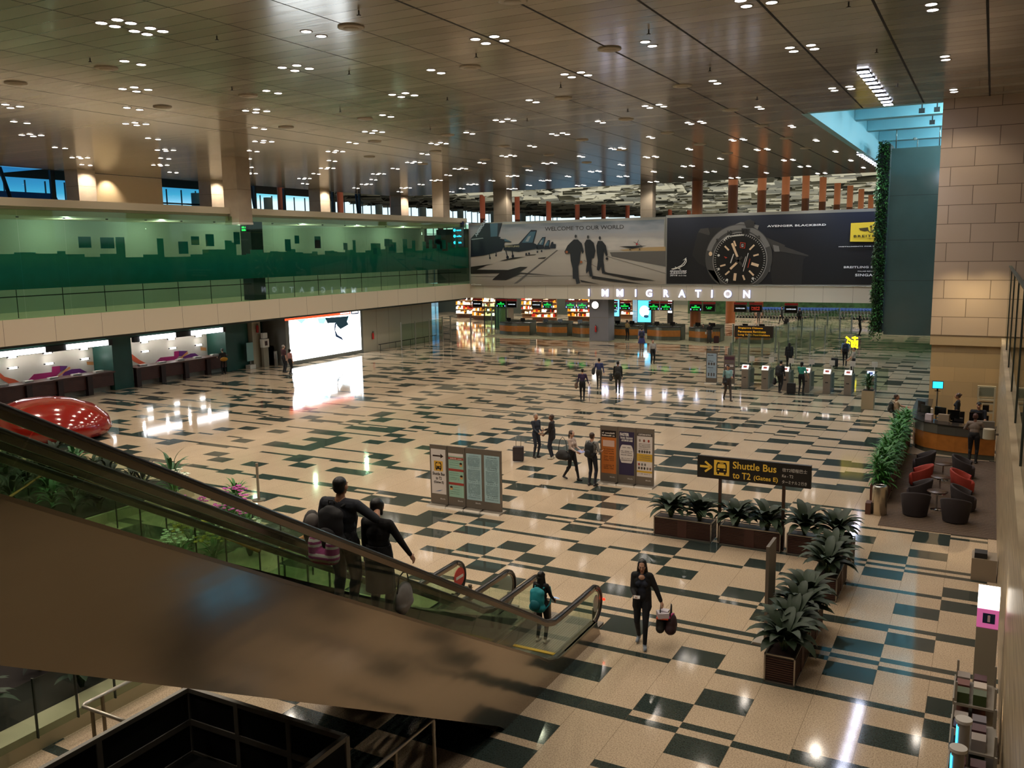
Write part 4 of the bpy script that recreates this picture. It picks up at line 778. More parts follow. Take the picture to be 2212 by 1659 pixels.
for i, (a, b, y) in enumerate(((-52.5, -49.5, 84), (-49.2, -45.6, 82), (-45.3, -42.4, 86), (-42, -39.2, 82), (-38.8, -35.8, 84), (-35.2, -33.2, 88))):
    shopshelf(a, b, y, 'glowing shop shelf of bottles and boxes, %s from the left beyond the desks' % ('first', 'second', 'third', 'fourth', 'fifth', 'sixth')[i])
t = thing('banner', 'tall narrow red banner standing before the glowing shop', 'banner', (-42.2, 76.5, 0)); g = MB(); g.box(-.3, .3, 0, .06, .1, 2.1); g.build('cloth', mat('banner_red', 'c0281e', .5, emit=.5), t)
g = MB(); g.box(-.35, .35, -.12, .18, 0, .08); g.build('foot', DARK, t)
# luggage trolleys
TB = mat('trolley_blue', '3f5fa0', .4); tr = thing('luggage_trolley', 'blue-handled luggage trolley nested in the long row at the back', 'trolley', group='nested luggage trolleys')
g = MB(); g.tube([(-.3, 0, 1.0), (.3, 0, 1.0)], .045); g.cb((0, .03, 1.02), (.62, .1, .26)); g.build('handle', TB, tr)
g = MB()
for s_ in (-.28, .28): g.tube([(s_, 0, 1.0), (s_, .12, .25), (s_*.8, .95, .2)], .018); g.tube([(s_, .1, .55), (s_*.9, .35, .45), (s_*.9, .35, .25)], .012)
for k in range(4): g.tube([(-.27, .1+.2*k, .24), (.27, .1+.2*k, .24)], .01)
g.build('frame', CHROME, tr)
g = MB()
for p in ((-.26, .1), (.26, .1), (0, .9)): g.cyl((p[0], p[1], 0), .07, .02, .16, n=10)
g.build('wheel', BLACK, tr); g = MB(); g.box(-.28, .28, .0, .3, .62, .8); g.build('basket', STEEL, tr)
tr.location = (-23.5, 93, 0); tr.rotation_euler = (0, 0, -.9)
for i in range(1, 44): dup(tr, (-23.5+.31*i, 93+.02*i, 0), -.9)
g = MB(); g.box(-30, -2, 97.5, 98, 0, 4.2); struct('wall_green_back', g, mat('hedge_green', '2c4a26', .9, noise=(3, .5)))
# hanging screens beyond, potted plants: glass gate lane
GL2 = glass_mat('clear_glass', 'e6f0e8', 1.)
POSTM = mat('post_steel', '9a988c', .3, .85)
fence = thing('glass_barrier', 'long glass barrier with steel posts running back from the automated gates', 'barrier', (-13.2, 56, 0))
pts = [(-12.6, 48.6), (-13.2, 51.4), (-13.4, 54.2), (-13.5, 57), (-13.3, 60), (-13.1, 63.2), (-12.9, 66.6), (-12.6, 70.2), (-12.3, 74), (-12, 78.5), (-11.7, 83)]
for (a, b), (c_, d_) in zip(pts[:-1], pts[1:]):
    g = MB(); L = math.hypot(c_-a, d_-b); g.cb(((a+c_)/2+13.2, (b+d_)/2-56, .95), (.02, L-.2, 1.7), rz=math.atan2(-(c_-a), d_-b)); g.build('glass_pane', GL2, fence)
for a, b in pts: g = MB(); g.cyl((a+13.2, b-56, 0), .06, 0, 1.85, n=12); g.build('post', POSTM, fence)
f2 = thing('glass_barrier', 'second run of glass barrier posts left of the lane sign', 'barrier', (-14.6, 56, 0))
pts = [(-11.4, 56), (-11.1, 60), (-10.9, 64), (-10.7, 69), (-10.5, 75), (-10.4, 81)]
for (a, b), (c_, d_) in zip(pts[:-1], pts[1:]):
    g = MB(); L = math.hypot(c_-a, d_-b); g.cb(((a+c_)/2+14.6, (b+d_)/2-56, .75), (.02, L-.2, 1.3), rz=math.atan2(-(c_-a), d_-b)); g.build('glass_pane', GL2, f2)
for a, b in pts: g = MB(); g.cyl((a+14.6, b-56, 0), .055, 0, 1.5, n=12); g.build('post', POSTM, f2)
f2['label'] = 'inner run of lower glass barrier right of the long one by the lane sign'
f3 = thing('glass_barrier', 'glass barrier with tall posts before the beige wall at the far left corner', 'barrier', (-40, 59, 0))
p3 = [(-40.0, 56.0), (-39.8, 57.6), (-39.8, 59.6), (-40.2, 62.2)]
for (a, b), (c_, d_) in zip(p3[:-1], p3[1:]):
    g = MB(); L = math.hypot(c_-a, d_-b); g.cb(((a+c_)/2+40, (b+d_)/2-59, 1.0), (.02, L-.16, 1.7), rz=math.atan2(-(c_-a), d_-b)); g.build('glass_pane', GL2, f3)
for a, b in p3+[(-39.6, 62.5), (-39.5, 65.6), (-39.1, 68.6)]: g = MB(); g.cyl((a+40, b-59, 0), .05, 0, 2.0, n=12); g.build('post', POSTM, f3)
g = MB(); g.tube([(-.7, -5, .45), (-.7, 3, .45)], .03)
for q in (-4.8, -2.8, -.8, 1.2, 2.8): g.tube([(-.7, q, 0), (-.7, q, .45)], .02)
g.build('low_rail', BLACK, f3)
f4 = thing('glass_gate', 'tall green-tinted glass enclosure with dark frame left of the shop banner', 'glass enclosure', (-41.5, 73.5, 0))
for x in (-1.2, 0, 1.2): g = MB(); g.box(x-.04, x+.04, -.04, .04, 0, 2.4); g.build('post', DARK, f4)
for x in (-.6, .6): g = MB(); g.box(x-.55, x+.55, -.01, .01, .05, 2.35); g.build('glass_pane', GG, f4)
# lane sign on post
t = thing('lane_sign', 'dark sign with yellow lettering for Singapore citizens and residents on a grey post', 'sign', (-13.9, 59.9, 0))
g = MB(); g.cyl((-1.35, 0, 0), .07, 0, 2.2, n=12); g.build('post', POSTM, t)
g = MB(); g.box(-1.24, 1.32, -.05, .05, 1.33, 2.1); g.build('panel', mat('sign_brown', '2a1c12', .5), t)
YL = mat('sign_amber', 'e0a028', .4, emit=.5)
for k, s_ in enumerate(('Singapore Citizens', 'Permanent Residents', 'Long Term Pass Holders')): fitxt(s_, -1.0, (.65, .85, 1.12)[k], 1.88-k*.235, 2.03-k*.235, 'lettering', YL, t, -.06, bold=.01)
# automated gates
KX = [(-11.15, 46.4), (-10.1, 46.35), (-9.05, 46.25), (-8.0, 46.2), (-6.98, 46.1), (-5.98, 46.1), (-4.95, 46.2)]
ordn = ('first', 'second', 'third', 'fourth', 'fifth', 'sixth', 'seventh')
for i, (x, y) in enumerate(KX):
    t = thing('gate_kiosk', 'steel automated gate pedestal with a sloping lit screen, %s from the left in the row' % ordn[i], 'gate', (x, y, 0), .0)
    g = MB(); g.box(-.17, .17, 0, .3, 0, .95); g.prism([(0, .95), (.3, .95), (.3, 1.12), (.08, 1.02)], 'x', -.17, .17); g.build('pedestal', mat('kiosk_grey', '857a6e', .4, .4), t)
    g = MB(); g.cb((0, .1, 1.1), (.36, .05, .3), rx=-.75); g.build('screen_frame', WHITE, t)
    g = MB(); g.cb((0, .075, 1.128), (.32, .012, .25), rx=-.75); g.build('display', mat('kiosk_glow', 'f4ece6', .4, emit=2.0) if i < 6 else mat('kiosk_glow_blue', 'b8c8f0', .4, emit=1.6), t)
    g = MB(); g.cb((0, .066, 1.135), (.19, .012, .13), rx=-.75); g.build('display_picture', mat('kiosk_red', '8a3a34', .4, emit=.5) if i < 6 else mat('kiosk_blue', '44548a', .4, emit=.5), t)
    g = MB(); g.box(-.07, .07, -.01, 0, .55, .6); g.build('card_slot', BLACK, t)
    g = MB(); g.box(-.15, .15, .3, 1.5, 0, .92); g.build('cabinet', mat('cabinet_dark', '45433e', .4, .4), t)
    g = MB(); g.box(.17, .75, .55, .565, .25, 1.35); g.build('flap', GL2, t)
    g = MB(); g.tube([(.02, 1.45, .92), (.02, 1.45, 1.35)], .02); g.cb((.02, 1.44, 1.4), (.26, .04, .26)); g.build('exit_screen', mat('exit_panel', 'c9c2b8', .4), t)
def stand(x, y, lab, W, H, name='notice_stand', rz=0.):
    t = thing(name, lab, 'poster stand', (x, y, 0), rz)
    g = MB(); g.box(-W/2, W/2, -.03, .03, .06, H); g.build('frame', mat('stand_grey', '736a60', .4, .4), t)
    g = MB(); g.prism([(-.26, 0), (.26, 0), (.22, .05), (-.22, .05)], 'x', -W/2-.03, W/2+.03); g.build('foot', mat('stand_foot', '9a9184', .4, .5), t); return t
t = stand(-13.2, 47.4, 'grey poster stand with a blue safety poster left of the gates', .62, 1.8)
g = MB(); g.box(-.27, .27, -.036, -.03, .3, 1.65); g.build('poster', mat('poster_haze', '8fa3b4', .5, noise=(2, .2)), t)
for z in (1.52, 1.2, .85): scrib(t, -.22, .1, z, z+.06, -.037, P_('39424e'), 6)
for q in (-.15, 0, .14): g = MB(); g.box(q-.05, q+.05, -.04, -.036, 1.0, 1.15); g.box(q-.04, q+.04, -.04, -.036, .4, .58); g.build('hand_picture', P_('4e4a48'), t)
t = stand(-12.2, 47.3, 'maroon and white information board beside the blue poster stand', .6, 1.6)
for i, (z0, z1, c_) in enumerate(((1.35, 1.52, '4a2a3c'), (1.18, 1.3, '6a5c60'), (.95, 1.12, '4a2a3c'), (.97, 1.1, 'c8c0bc'), (.42, .85, '4a2a3c'), (.6, .8, 'c8c0bc'))): g = MB(); g.box(-.26+(.03 if c_ == 'c8c0bc' else 0), .26-(.03 if c_ == 'c8c0bc' else 0), -.036-.002*i, -.03-.002*i, z0, z1); g.build('poster', P_(c_), t)
# ================================================================ posters in the middle of the hall
def logo(t, W): scrib(t, W/2-.26, W/2-.08, .2, .24, -.034, P_('b4aca4'), 6); prints(t, [('swirl', P_('b4aca4'), [[(W/2-.14, .25), (W/2-.09, .27), (W/2-.08, .32), (W/2-.12, .3)]])], (0, .034, 0))
def bus(t, x, z, s_, y, bg, ink):
    def R(a, b, c_, d_): return [(x+a*s_, z+b*s_), (x+c_*s_, z+b*s_), (x+c_*s_, z+d_*s_), (x+a*s_, z+d_*s_)]
    L = [('bus_plate', bg, [R(-.5, -.5, .5, .5)]), ('bus_body', ink, [[(x+a*s_, z+b*s_) for a, b in ((-.34, -.3), (.34, -.3), (.34, .2), (.27, .38), (-.27, .38), (-.34, .2))], R(-.28, -.42, -.16, -.3), R(.16, -.42, .28, -.3)]),
         ('bus_window', bg, [[(x+a*s_, z+b*s_) for a, b in ((-.27, .0), (.27, .0), (.27, .14), (.22, .27), (-.22, .27), (-.27, .14))], R(-.12, .31, .12, .35)]), ('bus_lamp', bg, [R(-.26, -.16, -.14, -.08), R(.14, -.16, .26, -.08)])]
    for i, (nm, mm, ps) in enumerate(L):
        g = MB()
        for P in ps: g.prism(P, 'y', y-.004*(i+1), y-.004*i)
        g.build(nm, mm, t)
GW = .59; x0 = -13.9
t = stand(x0, 21.12, 'poster stand with black arrow and yellow bus, leftmost of the grey row', GW, 1.82)
g = MB(); g.box(-.25, .25, -.034, -.03, .36, 1.7); g.build('poster', mat('poster_white', 'cfc6c0', .5), t)
g = MB(); g.prism([(-.19, 1.48), (.08, 1.48), (.08, 1.43), (.18, 1.5), (.08, 1.57), (.08, 1.52), (-.19, 1.52)], 'y', -.038, -.034); g.build('arrow', P_('2a1a12'), t)
bus(t, 0, 1.2, .3, -.034, mat('bus_yellow', 'd8a53a', .4), P_('1c140c'))
for k, s_ in enumerate(('Shuttle Bus', 'to T2', '(Gates E)')): w_ = (.21, .1, .17)[k]; fitxt(s_, -w_, w_, .92-k*.13, 1.01-k*.13, 'lettering', P_('3a3430'), t, -.036, bold=.01)
prints(t, [('ribbon_red', P_('a83048'), [[(-.25, .6), (-.1, .61), (.1, .56), (.25, .5), (.25, .53), (.1, .6), (-.1, .66), (-.25, .66)]]), ('ribbon_pink', P_('c05a6c'), [[(-.25, .5), (-.05, .56), (.15, .6), (.25, .58), (.15, .62), (-.05, .58)]]), ('ribbon_blue', P_('4a6a9a'), [[(-.15, .42), (.02, .44), (.14, .5), (.02, .47)]])], (0, .034, 0)); logo(t, GW)
t = stand(x0+GW, 21.14, 'mint green poster stand with red bars and small faces, second of the grey row', GW, 1.82)
g = MB(); g.box(-.25, .25, -.034, -.03, .32, 1.62); g.build('poster', mat('poster_mint', '93b8a4', .5, noise=(3, .06)), t)
g = MB(); g.box(-.25, .25, -.038, -.034, 1.54, 1.62); g.build('poster_top', P_('cfc6c0'), t)
for z in (1.47, 1.13, .72): g = MB(); g.box(-.25, .25, -.038, -.034, z-.035, z+.035); g.build('red_bar', P_('9c3a30'), t)
scrib(t, -.2, .2, 1.455, 1.485, -.039, P_('d8c0b4'), 14); 
for z in (1.4, 1.34, 1.28, 1.2, 1.04, .98, .9, .85, .62, .55, .48, .42): scrib(t, -.22, .1, z-.006, z+.006, -.036, P_('6f8f80'), 12)
for q, z in ((.17, 1.3), (.18, .93), (-.17, .58)): g = MB(); g.prism(oval(q, z, .05, .06, 14), 'y', -.04, -.034); g.build('face_picture', P_('c99a62'), t); g = MB(); g.prism(oval(q, z+.035, .045, .03, 12), 'y', -.044, -.04); g.build('hair_picture', P_('241a14'), t)
logo(t, GW)
for k in (2, 3):
    t = stand(x0+GW*k, 21.16, ('pale blue poster stand with faint grey text, third of the grey row', 'pale blue poster stand with darker headings, rightmost of the grey row')[k-2], GW, 1.82)
    g = MB(); g.box(-.25, .25, -.034, -.03, .3, 1.66); g.build('poster', mat('poster_blue', '9db9bd' if k == 2 else '93b7bd', .5), t)
    z = 1.6
    while z > .36:
        if int(z*10) % 4 == 0: scrib(t, -.16, .18, z-.008, z+.008, -.036, P_('54686c' if k == 3 else '7d9296'), 12); z -= .05
        else: scrib(t, -.2, .2, z-.005, z+.005, -.036, P_('7f989c'), 16); z -= .021
    if k == 2: logo(t, GW)
x0 = -10.36
t = stand(x0, 25.55, 'orange poster stand with black heading, left of the three by the backpacker', GW, 1.86)
g = MB(); g.box(-.25, .25, -.034, -.03, .33, 1.72); g.build('poster', mat('poster_orange', 'b8692a', .5, noise=(1.2, .15)), t)
g = MB(); g.box(-.25, .25, -.037, -.034, 1.5, 1.72); g.build('heading', P_('1c1512'), t); g = MB(); g.box(-.2, .19, -.038, -.034, 1.2, 1.4); g.build('form_picture', P_('c8a898'), t)
for z in (1.64, 1.56): scrib(t, -.23, .2, z-.025, z+.02, -.039, P_('d8ccc0'), 12)
for z in (1.12, 1.05, .98, .88, .82, .76, .6, .55, .49): scrib(t, -.17, .18, z-.012, z+.012, -.036, P_('6a3c1a'), 12)
logo(t, GW)
t = stand(x0+GW, 25.57, 'purple FASTER poster stand with a white rounded panel, middle of the three', GW, 1.86)
g = MB(); g.box(-.25, .25, -.034, -.03, .33, 1.72); g.build('poster', mat('poster_purple', '2c2444', .5), t)
g = MB(); g.prism([(p[0], max(.72, min(1.3, p[1]))) for p in oval(0, 1.0, .235, .4, 32)], 'y', -.038, -.034); g.build('white_panel', mat('poster_white', 'cfc6c0', .5), t)
fitxt('FASTER', -.22, .08, 1.58, 1.68, 'lettering', P_('e8e2dc'), t, -.036, bold=.03); fitxt('TRAVEL THROUGH', -.21, .2, 1.49, 1.55, 'lettering', P_('e8e2dc'), t, -.036, bold=.02); fitxt('AUTOMATED LANES', -.17, .2, 1.41, 1.47, 'lettering', P_('e8e2dc'), t, -.036, bold=.02)
for z, w_ in ((1.22, .14), (1.1, .2), (1.05, .18), (.98, .19), (.87, .18), (.81, .2)): scrib(t, -w_, w_, z-.012, z+.012, -.04, P_('6a6468'), 12)
prints(t, [('ribbon_pink', P_('b04464'), [[(-.25, .5), (-.08, .56), (.1, .54), (.25, .6), (.25, .62), (.1, .57), (-.08, .6), (-.25, .54)], [(-.22, .62), (0, .6), (.22, .52), (.24, .55), (0, .63)]])], (0, .034, 0)); logo(t, GW)
t = stand(x0+2*GW, 25.59, 'white customs notice stand with a yellow block, right of the three', GW, 1.86)
g = MB(); g.box(-.25, .25, -.034, -.03, .33, 1.72); g.build('poster', mat('poster_white', 'cfc6c0', .5), t)
g = MB(); g.box(-.25, .25, -.037, -.034, 1.62, 1.72); g.build('heading', P_('4a4440'), t); fitxt('CUSTOMS NOTICE', -.2, .2, 1.645, 1.695, 'lettering', P_('d8d0c8'), t, -.039, bold=.02)
g = MB(); g.box(-.25, .25, -.037, -.034, .82, 1.06); g.box(-.25, .25, -.037, -.034, .46, .52); g.build('yellow_block', P_('c9a030'), t)
for z in (1.38, 1.33, 1.28, 1.22, 1.0, .94, .88, .42): scrib(t, -.19, .19, z-.01, z+.01, -.039, P_('7a7068'), 13)
for q, z, c_ in ((-.16, 1.48, '8a7a70'), (-.02, 1.48, '7a4030'), (.13, 1.48, '9a3a28'), (-.17, 1.13, '3a342e'), (-.08, 1.13, '3a342e'), (0, 1.13, '4a443e'), (.08, 1.13, '3a342e'), (.16, 1.13, '5a544e'), (-.18, .72, '8a2f2a'), (-.08, .72, '6a645e'), (.02, .72, '6a645e'), (-.18, .6, '3a342e'), (-.09, .6, '3a342e'), (0, .6, '2a241e'), (.1, .6, '6a645e'), (.19, .6, '7a5a4a')): g = MB(); g.prism(oval(q, z, .032, .045, 10), 'y', -.039, -.034); g.build('goods_picture', P_(c_), t)
logo(t, GW)
t = stand(-3.33, 16.25, 'thin grey stand seen edge-on beside the near end of the planters', .62, 1.93, rz=PI/2)
t = thing('rope_post', 'lone slim steel stand in the open floor left of the escalator couple', 'post', (-19.2, 19.2, 0)); g = MB(); g.cyl((0, 0, 0), .2, 0, .03, n=18); g.build('base', STEEL, t); g = MB(); g.cyl((0, 0, 0), .04, .03, 1.16, n=10); g.build('pole', mat('pole_grey', '8f8474', .4, .4), t)
# yellow lettered shuttle sign
t = thing('shuttle_sign', 'dark sign on two posts reading Shuttle Bus to T2 in yellow', 'sign', (-4.88, 21.45, 0))
g = MB(); g.box(-1.4, 1.37, -.05, .05, 1.64, 2.2); g.build('panel', mat('sign_black', '1a1714', .45), t)
SBR = mat('post_brown', '3a2416', .5)
for q in (-.82, .74): g = MB(); g.box(q-.035, q+.035, -.035, .035, 0, 1.64); g.build('post', SBR, t)
YS = mat('sign_yellow', 'd8ac3a', .45, emit=.12); WS = mat('sign_white', 'c4beb6', .45)
g = MB(); [g.prism(P, 'y', -.056, -.05) for P in (bar((-1.33, 1.93), (-1.05, 1.93), .055), bar((-1.2, 2.06), (-1.03, 1.925), .05), bar((-1.2, 1.8), (-1.03, 1.935), .05))]; g.build('arrow', YS, t)
bus(t, -.78, 1.93, .385, -.05, YS, P_('1c140c'))
fitxt('Shuttle Bus', -.5, .56, 1.95, 2.13, 'lettering', YS, t, -.055, bold=.012); fitxt('to T2', -.5, -.06, 1.7, 1.87, 'lettering', YS, t, -.055, bold=.012); fitxt('(Gates E)', .02, .6, 1.69, 1.83, 'lettering', YS, t, -.055, bold=.012)
fitxt('往T2短程巴士', .7, 1.28, 2.0, 2.09, 'lettering', WS, t, -.055, bold=.005); fitxt('Ke - T2', .7, .96, 1.86, 1.93, 'lettering', WS, t, -.055, bold=.005); fitxt('ターミナル２行き', .7, 1.28, 1.7, 1.79, 'lettering', WS, t, -.055, bold=.005)
# ================================================================ plants
LEAF = mat('leaf_dark', '22331f', .6, noise=(2.5, .35)); LEAF2 = mat('leaf_bright', '34702a', .55, noise=(3, .35)); LEAF3 = mat('leaf_black', '161f17', .65, noise=(2.5, .4)); STEM = mat('stem', '4a5a34', .6)
def leaf(g, base, az, el, L, W, droop, n=6, mi=0):
    """arching leaf with a folded midrib"""
    ca, sa = math.cos(az), math.sin(az); px_, pz_ = 0., 0.; a = el; rows_ = []
    for i in range(n+1):
        u = i/n; w_ = W*math.sin(PI*min(1, u*.92+.06))**.8*(1-.15*u)
        if i == n: w_ = .002
        c = Vector((base[0]+ca*px_, base[1]+sa*px_, base[2]+pz_)); s_ = Vector((-sa, ca, 0))*w_/2
        rows_.append((c+s_+Vector((0, 0, w_*.18)), c, c-s_+Vector((0, 0, w_*.18))))
        px_ += math.cos(a)*L/n; pz_ += math.sin(a)*L/n; a -= droop/n
    v = [p for r in rows_ for p in r]; f = []
    for i in range(n): b_ = i*3; f += [(b_, b_+1, b_+4, b_+3), (b_+1, b_+2, b_+5, b_+4)]
    g.add(v, f, mi, True)
def bush(parent, c, seed, n=22, L=.52, W=.2, mm=None, name='leaves', up=.9, stemh=.12):
    r = random.Random(seed); g = MB(); st = MB()
    for i in range(n):
        az = i*2.4+r.uniform(-.3, .3); q = i/n; el = up*(1-q*.85)+r.uniform(-.1, .1); LL = L*r.uniform(.75, 1.1)
        h = stemh*(1-q)*r.uniform(.8, 1.5)+.03; b = (c[0]+math.cos(az)*.09, c[1]+math.sin(az)*.09, c[2]+h+.12)
        st.tube([(c[0]+math.cos(az)*.02, c[1]+math.sin(az)*.02, c[2]-.02), b], .012, n=5)
        leaf(g, b, az, el+.35, LL, W*r.uniform(.8, 1.15), r.uniform(1.1, 1.9))
    g.build(name, mm or LEAF, parent); st.build('stem', STEM, parent)
SLATB = mat('planter_brown', '2c1a17', .5); TRIMB = mat('planter_steel', 'a39c90', .3, .8); SOIL = mat('soil', '1c1410', .95)
def planter(x, y, L, W, H, rz, lab, seeds, name='planter_box'):
    t = thing(name, lab, 'planter', (x, y, 0), rz)
    g = MB(); g.box(-L/2+.02, L/2-.02, -W/2+.02, W/2-.02, .02, H-.04); g.build('box', SLATB, t)
    g = MB(); z = .07
    while z < H-.07: g.box(-L/2+.03, L/2-.03, -W/2+.005, -W/2+.02, z, z+.018); g.box(-L/2+.03, L/2-.03, W/2-.02, W/2-.005, z, z+.018); g.box(-L/2+.005, -L/2+.02, -W/2+.03, W/2-.03, z, z+.018); g.box(L/2-.02, L/2-.005, -W/2+.03, W/2-.03, z, z+.018); z += .04
    g.build('slats', mat('slat_brown', '46291f', .5), t)
    g = MB(); g.box(-.12, .12, -W/2-.002, -W/2+.01, .03, H-.03); g.build('centre_panel', mat('panel_brown', '3f211a', .5), t)
    g = MB(); T = .025
    for sx in (-1, 1):
        for sy in (-1, 1): g.cb((sx*(L/2-T/2), sy*(W/2-T/2), H/2), (T, T, H))
    for z in (T/2, H-T/2):
        for s_ in (-1, 1): g.cb((0, s_*(W/2-T/2), z), (L, T, T)); g.cb((s_*(L/2-T/2), 0, z), (T, W, T))
    g.build('steel_edge', TRIMB, t)
    g = MB(); g.box(-L/2+.03, L/2-.03, -W/2+.03, W/2-.03, H-.07, H-.045); g.build('soil', SOIL, t)
    for i, s_ in enumerate(seeds):
        q = (-L/2+L*(i+.5)/len(seeds)); p = thing('potted_plant', '', 'plant', (x+q*math.cos(rz), y+q*math.sin(rz), H-.045), rz)
        p['label'] = PLAB.pop(0); bush(p, (0, 0, 0), s_, n=32, L=.62, W=.23, up=1.0)
    return t
PLAB = ['big-leaved dark plant at the far left end of the front planter row', 'big-leaved dark plant just left of the sign\'s left post', 'big-leaved dark plant between the two posts of the shuttle sign, left one', 'big-leaved dark plant just left of the sign\'s right post', 'big-leaved dark plant just right of the sign\'s right post', 'big-leaved dark plant at the far right corner of the planter group',
 'big-leaved dark plant at the near end of the side planters', 'second big-leaved plant from the near end of the side planters', 'third big-leaved plant from the near end of the side planters', 'fourth big-leaved plant from the near end, beside the gap', 'fifth big-leaved plant from the near end, just past the gap', 'sixth big-leaved plant from the near end, nearest the corner']
planter(-6.61, 21.5, 1.52, .52, .51, 0, 'brown slatted planter box, leftmost of the row under the shuttle sign', (1, 2))
planter(-4.9, 21.5, 1.52, .52, .51, 0, 'brown slatted planter box, middle of the row under the shuttle sign', (3, 4))
planter(-3.25, 21.5, 1.5, .52, .51, 0, 'brown slatted planter box, rightmost of the row under the shuttle sign', (5, 6))
planter(-2.79, 15.25, 1.4, .52, .52, PI/2, 'brown slatted planter box nearest the camera', (7, 8))
planter(-2.79, 16.7, 1.4, .52, .52, PI/2, 'brown slatted planter box just behind the nearest one', (9, 10))
planter(-2.72, 19.4, 1.5, .52, .52, PI/2, 'brown slatted planter box between the nearest pair and the corner', (11, 12))
for k in range(5):
    y = 27.6+k*1.75; t = thing('planter_box', 'low brown planter of arching green plants along the lounge, %s from the bin' % ordn[k], 'planter', (-2.52, y, 0), PI/2)
    g = MB(); g.box(-.82, .82, -.22, .22, 0, .5); g.build('box', mat('planter_red_brown', '4f2c1e', .5), t); g = MB(); g.box(-.8, .8, -.2, .2, .49, .505); g.build('soil', SOIL, t)
    for q in (-.42, .4):
        p = thing('dracaena', 'bushy bright green dracaena in the lounge planter, %s clump of box %s from the bin' % ('nearer' if q < 0 else 'farther', ordn[k]), 'plant', (-2.52, y+q, .505), group='bright green dracaenas by the lounge')
        g = MB(); st = MB(); r = random.Random(k*7+int(q*10)+3)
        for s_ in range(5):
            a = s_*1.26+k; hx, hy = .13*math.cos(a), .22*math.sin(a); h = r.uniform(.35, .75); st.tube([(hx*.4, hy*.4, 0), (hx, hy, h)], .018, n=6)
            for i in range(28): leaf(g, (hx, hy, h-.45*i/28+.02), i*2.4+s_, 1.2-1.0*i/28, r.uniform(.3, .5), .075, r.uniform(.9, 1.9), 4)
        g.build('leaves', LEAF2, p); st.build('stem', STEM, p)
t = thing('tall_pot', 'tall tan pot with a small green plant at the right end of the gates', 'pot', (-4.62, 42.6, 0))
g = MB(); g.box(-.26, .26, -.26, .26, 0, .85); g.build('pot', mat('pot_tan', '8f8064', .6), t); g = MB(); g.box(-.23, .23, -.23, .23, .84, .86); g.build('soil', SOIL, t)
p = thing('small_plant', 'small leafy green plant in the tall tan pot', 'plant', (-4.62, 42.6, .86)); bush(p, (0, 0, 0), 31, n=46, L=.34, W=.12, mm=mat('leaf_mid', '2f5a33', .5, noise=(3, .3)), up=1.1, stemh=.3)
# litter bin
t = thing('litter_bin', 'brushed steel cylinder bin at the front of the lounge planters', 'bin', (-2.36, 25.62, 0)); g = MB(); g.lathe([(.19, 0), (.2, .02), (.2, .74), (.185, .8)], n=28); g.build('body', mat('bin_steel', 'b3a894', .25, .9), t)
g = MB(); g.lathe([(.185, .8), (.17, .83), (.12, .835), (.12, .8)], n=28); g.build('rim', CHROME, t); g = MB(); g.box(-.35, -.21, -.15, .2, 0, .32); g.build('side_block', mat('planter_red_brown', '4f2c1e', .5), t)
# ================================================================ lounge
def tub(x, y, rz, m1, lab, grp=None):
    t = thing('tub_armchair', lab, 'armchair', (x, y, 0), rz)
    g = MB(); a0, a1 = math.radians(-35), math.radians(215); n = 18; v = []; f = []
    for i in range(n+1):
        u = i/n; a = a0+(a1-a0)*u; top = .50+.24*math.sin(PI*u)**1.2
        for r, z in ((.31, .04), (.34, .25), (.39, top-.04), (.375, top), (.33, top-.02), (.30, .4), (.29, .36)): v.append((r*math.cos(a), r*math.sin(a)*.98, z))
    for i in range(n):
        for j in range(6): f.append((i*7+j, (i+1)*7+j, (i+1)*7+j+1, i*7+j+1))
    f += [tuple(range(6, -1, -1)), tuple(n*7+j for j in range(7))]
    g.add(v, f, 0, True); g.build('shell', m1[0], t)
    g = MB(); g.lathe([(.27, .06), (.30, .1), (.31, .34), (.27, .4), (.12, .42), (0, .42)], n=22); g.build('seat', m1[1], t)
    g = MB(); g.cyl((0, 0, 0), .26, 0, .06, n=20); g.build('base', BLACK, t); return t
CB = (mat('fabric_charcoal', '271f20', .85), mat('fabric_charcoal_seat', '33282a', .85)); CR = (mat('fabric_red', '8a2a1c', .8), mat('fabric_red_seat', '9c3020', .8))
tub(-1.48, 25.95, PI+.1, CB, 'charcoal tub armchair, front left of the lounge with its back to us'); tub(-1.5, 27.35, -PI/2-.1, CB, 'charcoal tub armchair behind the front left one'); tub(-1.58, 29.2, -PI/2, CR, 'red tub armchair on the left side of the lounge'); tub(-1.62, 31.2, -PI/2, CB, 'charcoal tub armchair behind the left red one')
tub(-.48, 25.75, PI-.1, CB, 'charcoal tub armchair, front right of the lounge with its back to us'); tub(-.3, 27.0, PI/2+.1, CB, 'charcoal tub armchair behind the front right one'); tub(-.38, 28.9, PI/2, CR, 'red tub armchair on the right side of the lounge'); tub(-.4, 30.9, PI/2, CB, 'charcoal tub armchair behind the right red one')
for y, s_ in ((26.75, 'front'), (28.5, 'middle'), (30.3, 'rear')):
    t = thing('side_table', 'small round wooden side table between the armchairs, %s one' % s_, 'table', (-.98, y, 0)); g = MB(); g.lathe([(0, .52), (.26, .52), (.27, .535), (.26, .55), (0, .55)], n=24); g.build('tabletop', mat('table_wood', '3c2a1f', .35), t)
    g = MB(); g.cyl((0, 0, 0), .025, .02, .52, n=10); g.build('pedestal', CHROME, t); g = MB(); g.lathe([(0, 0), (.17, 0), (.16, .02), (0, .03)], n=20); g.build('foot', CHROME, t)
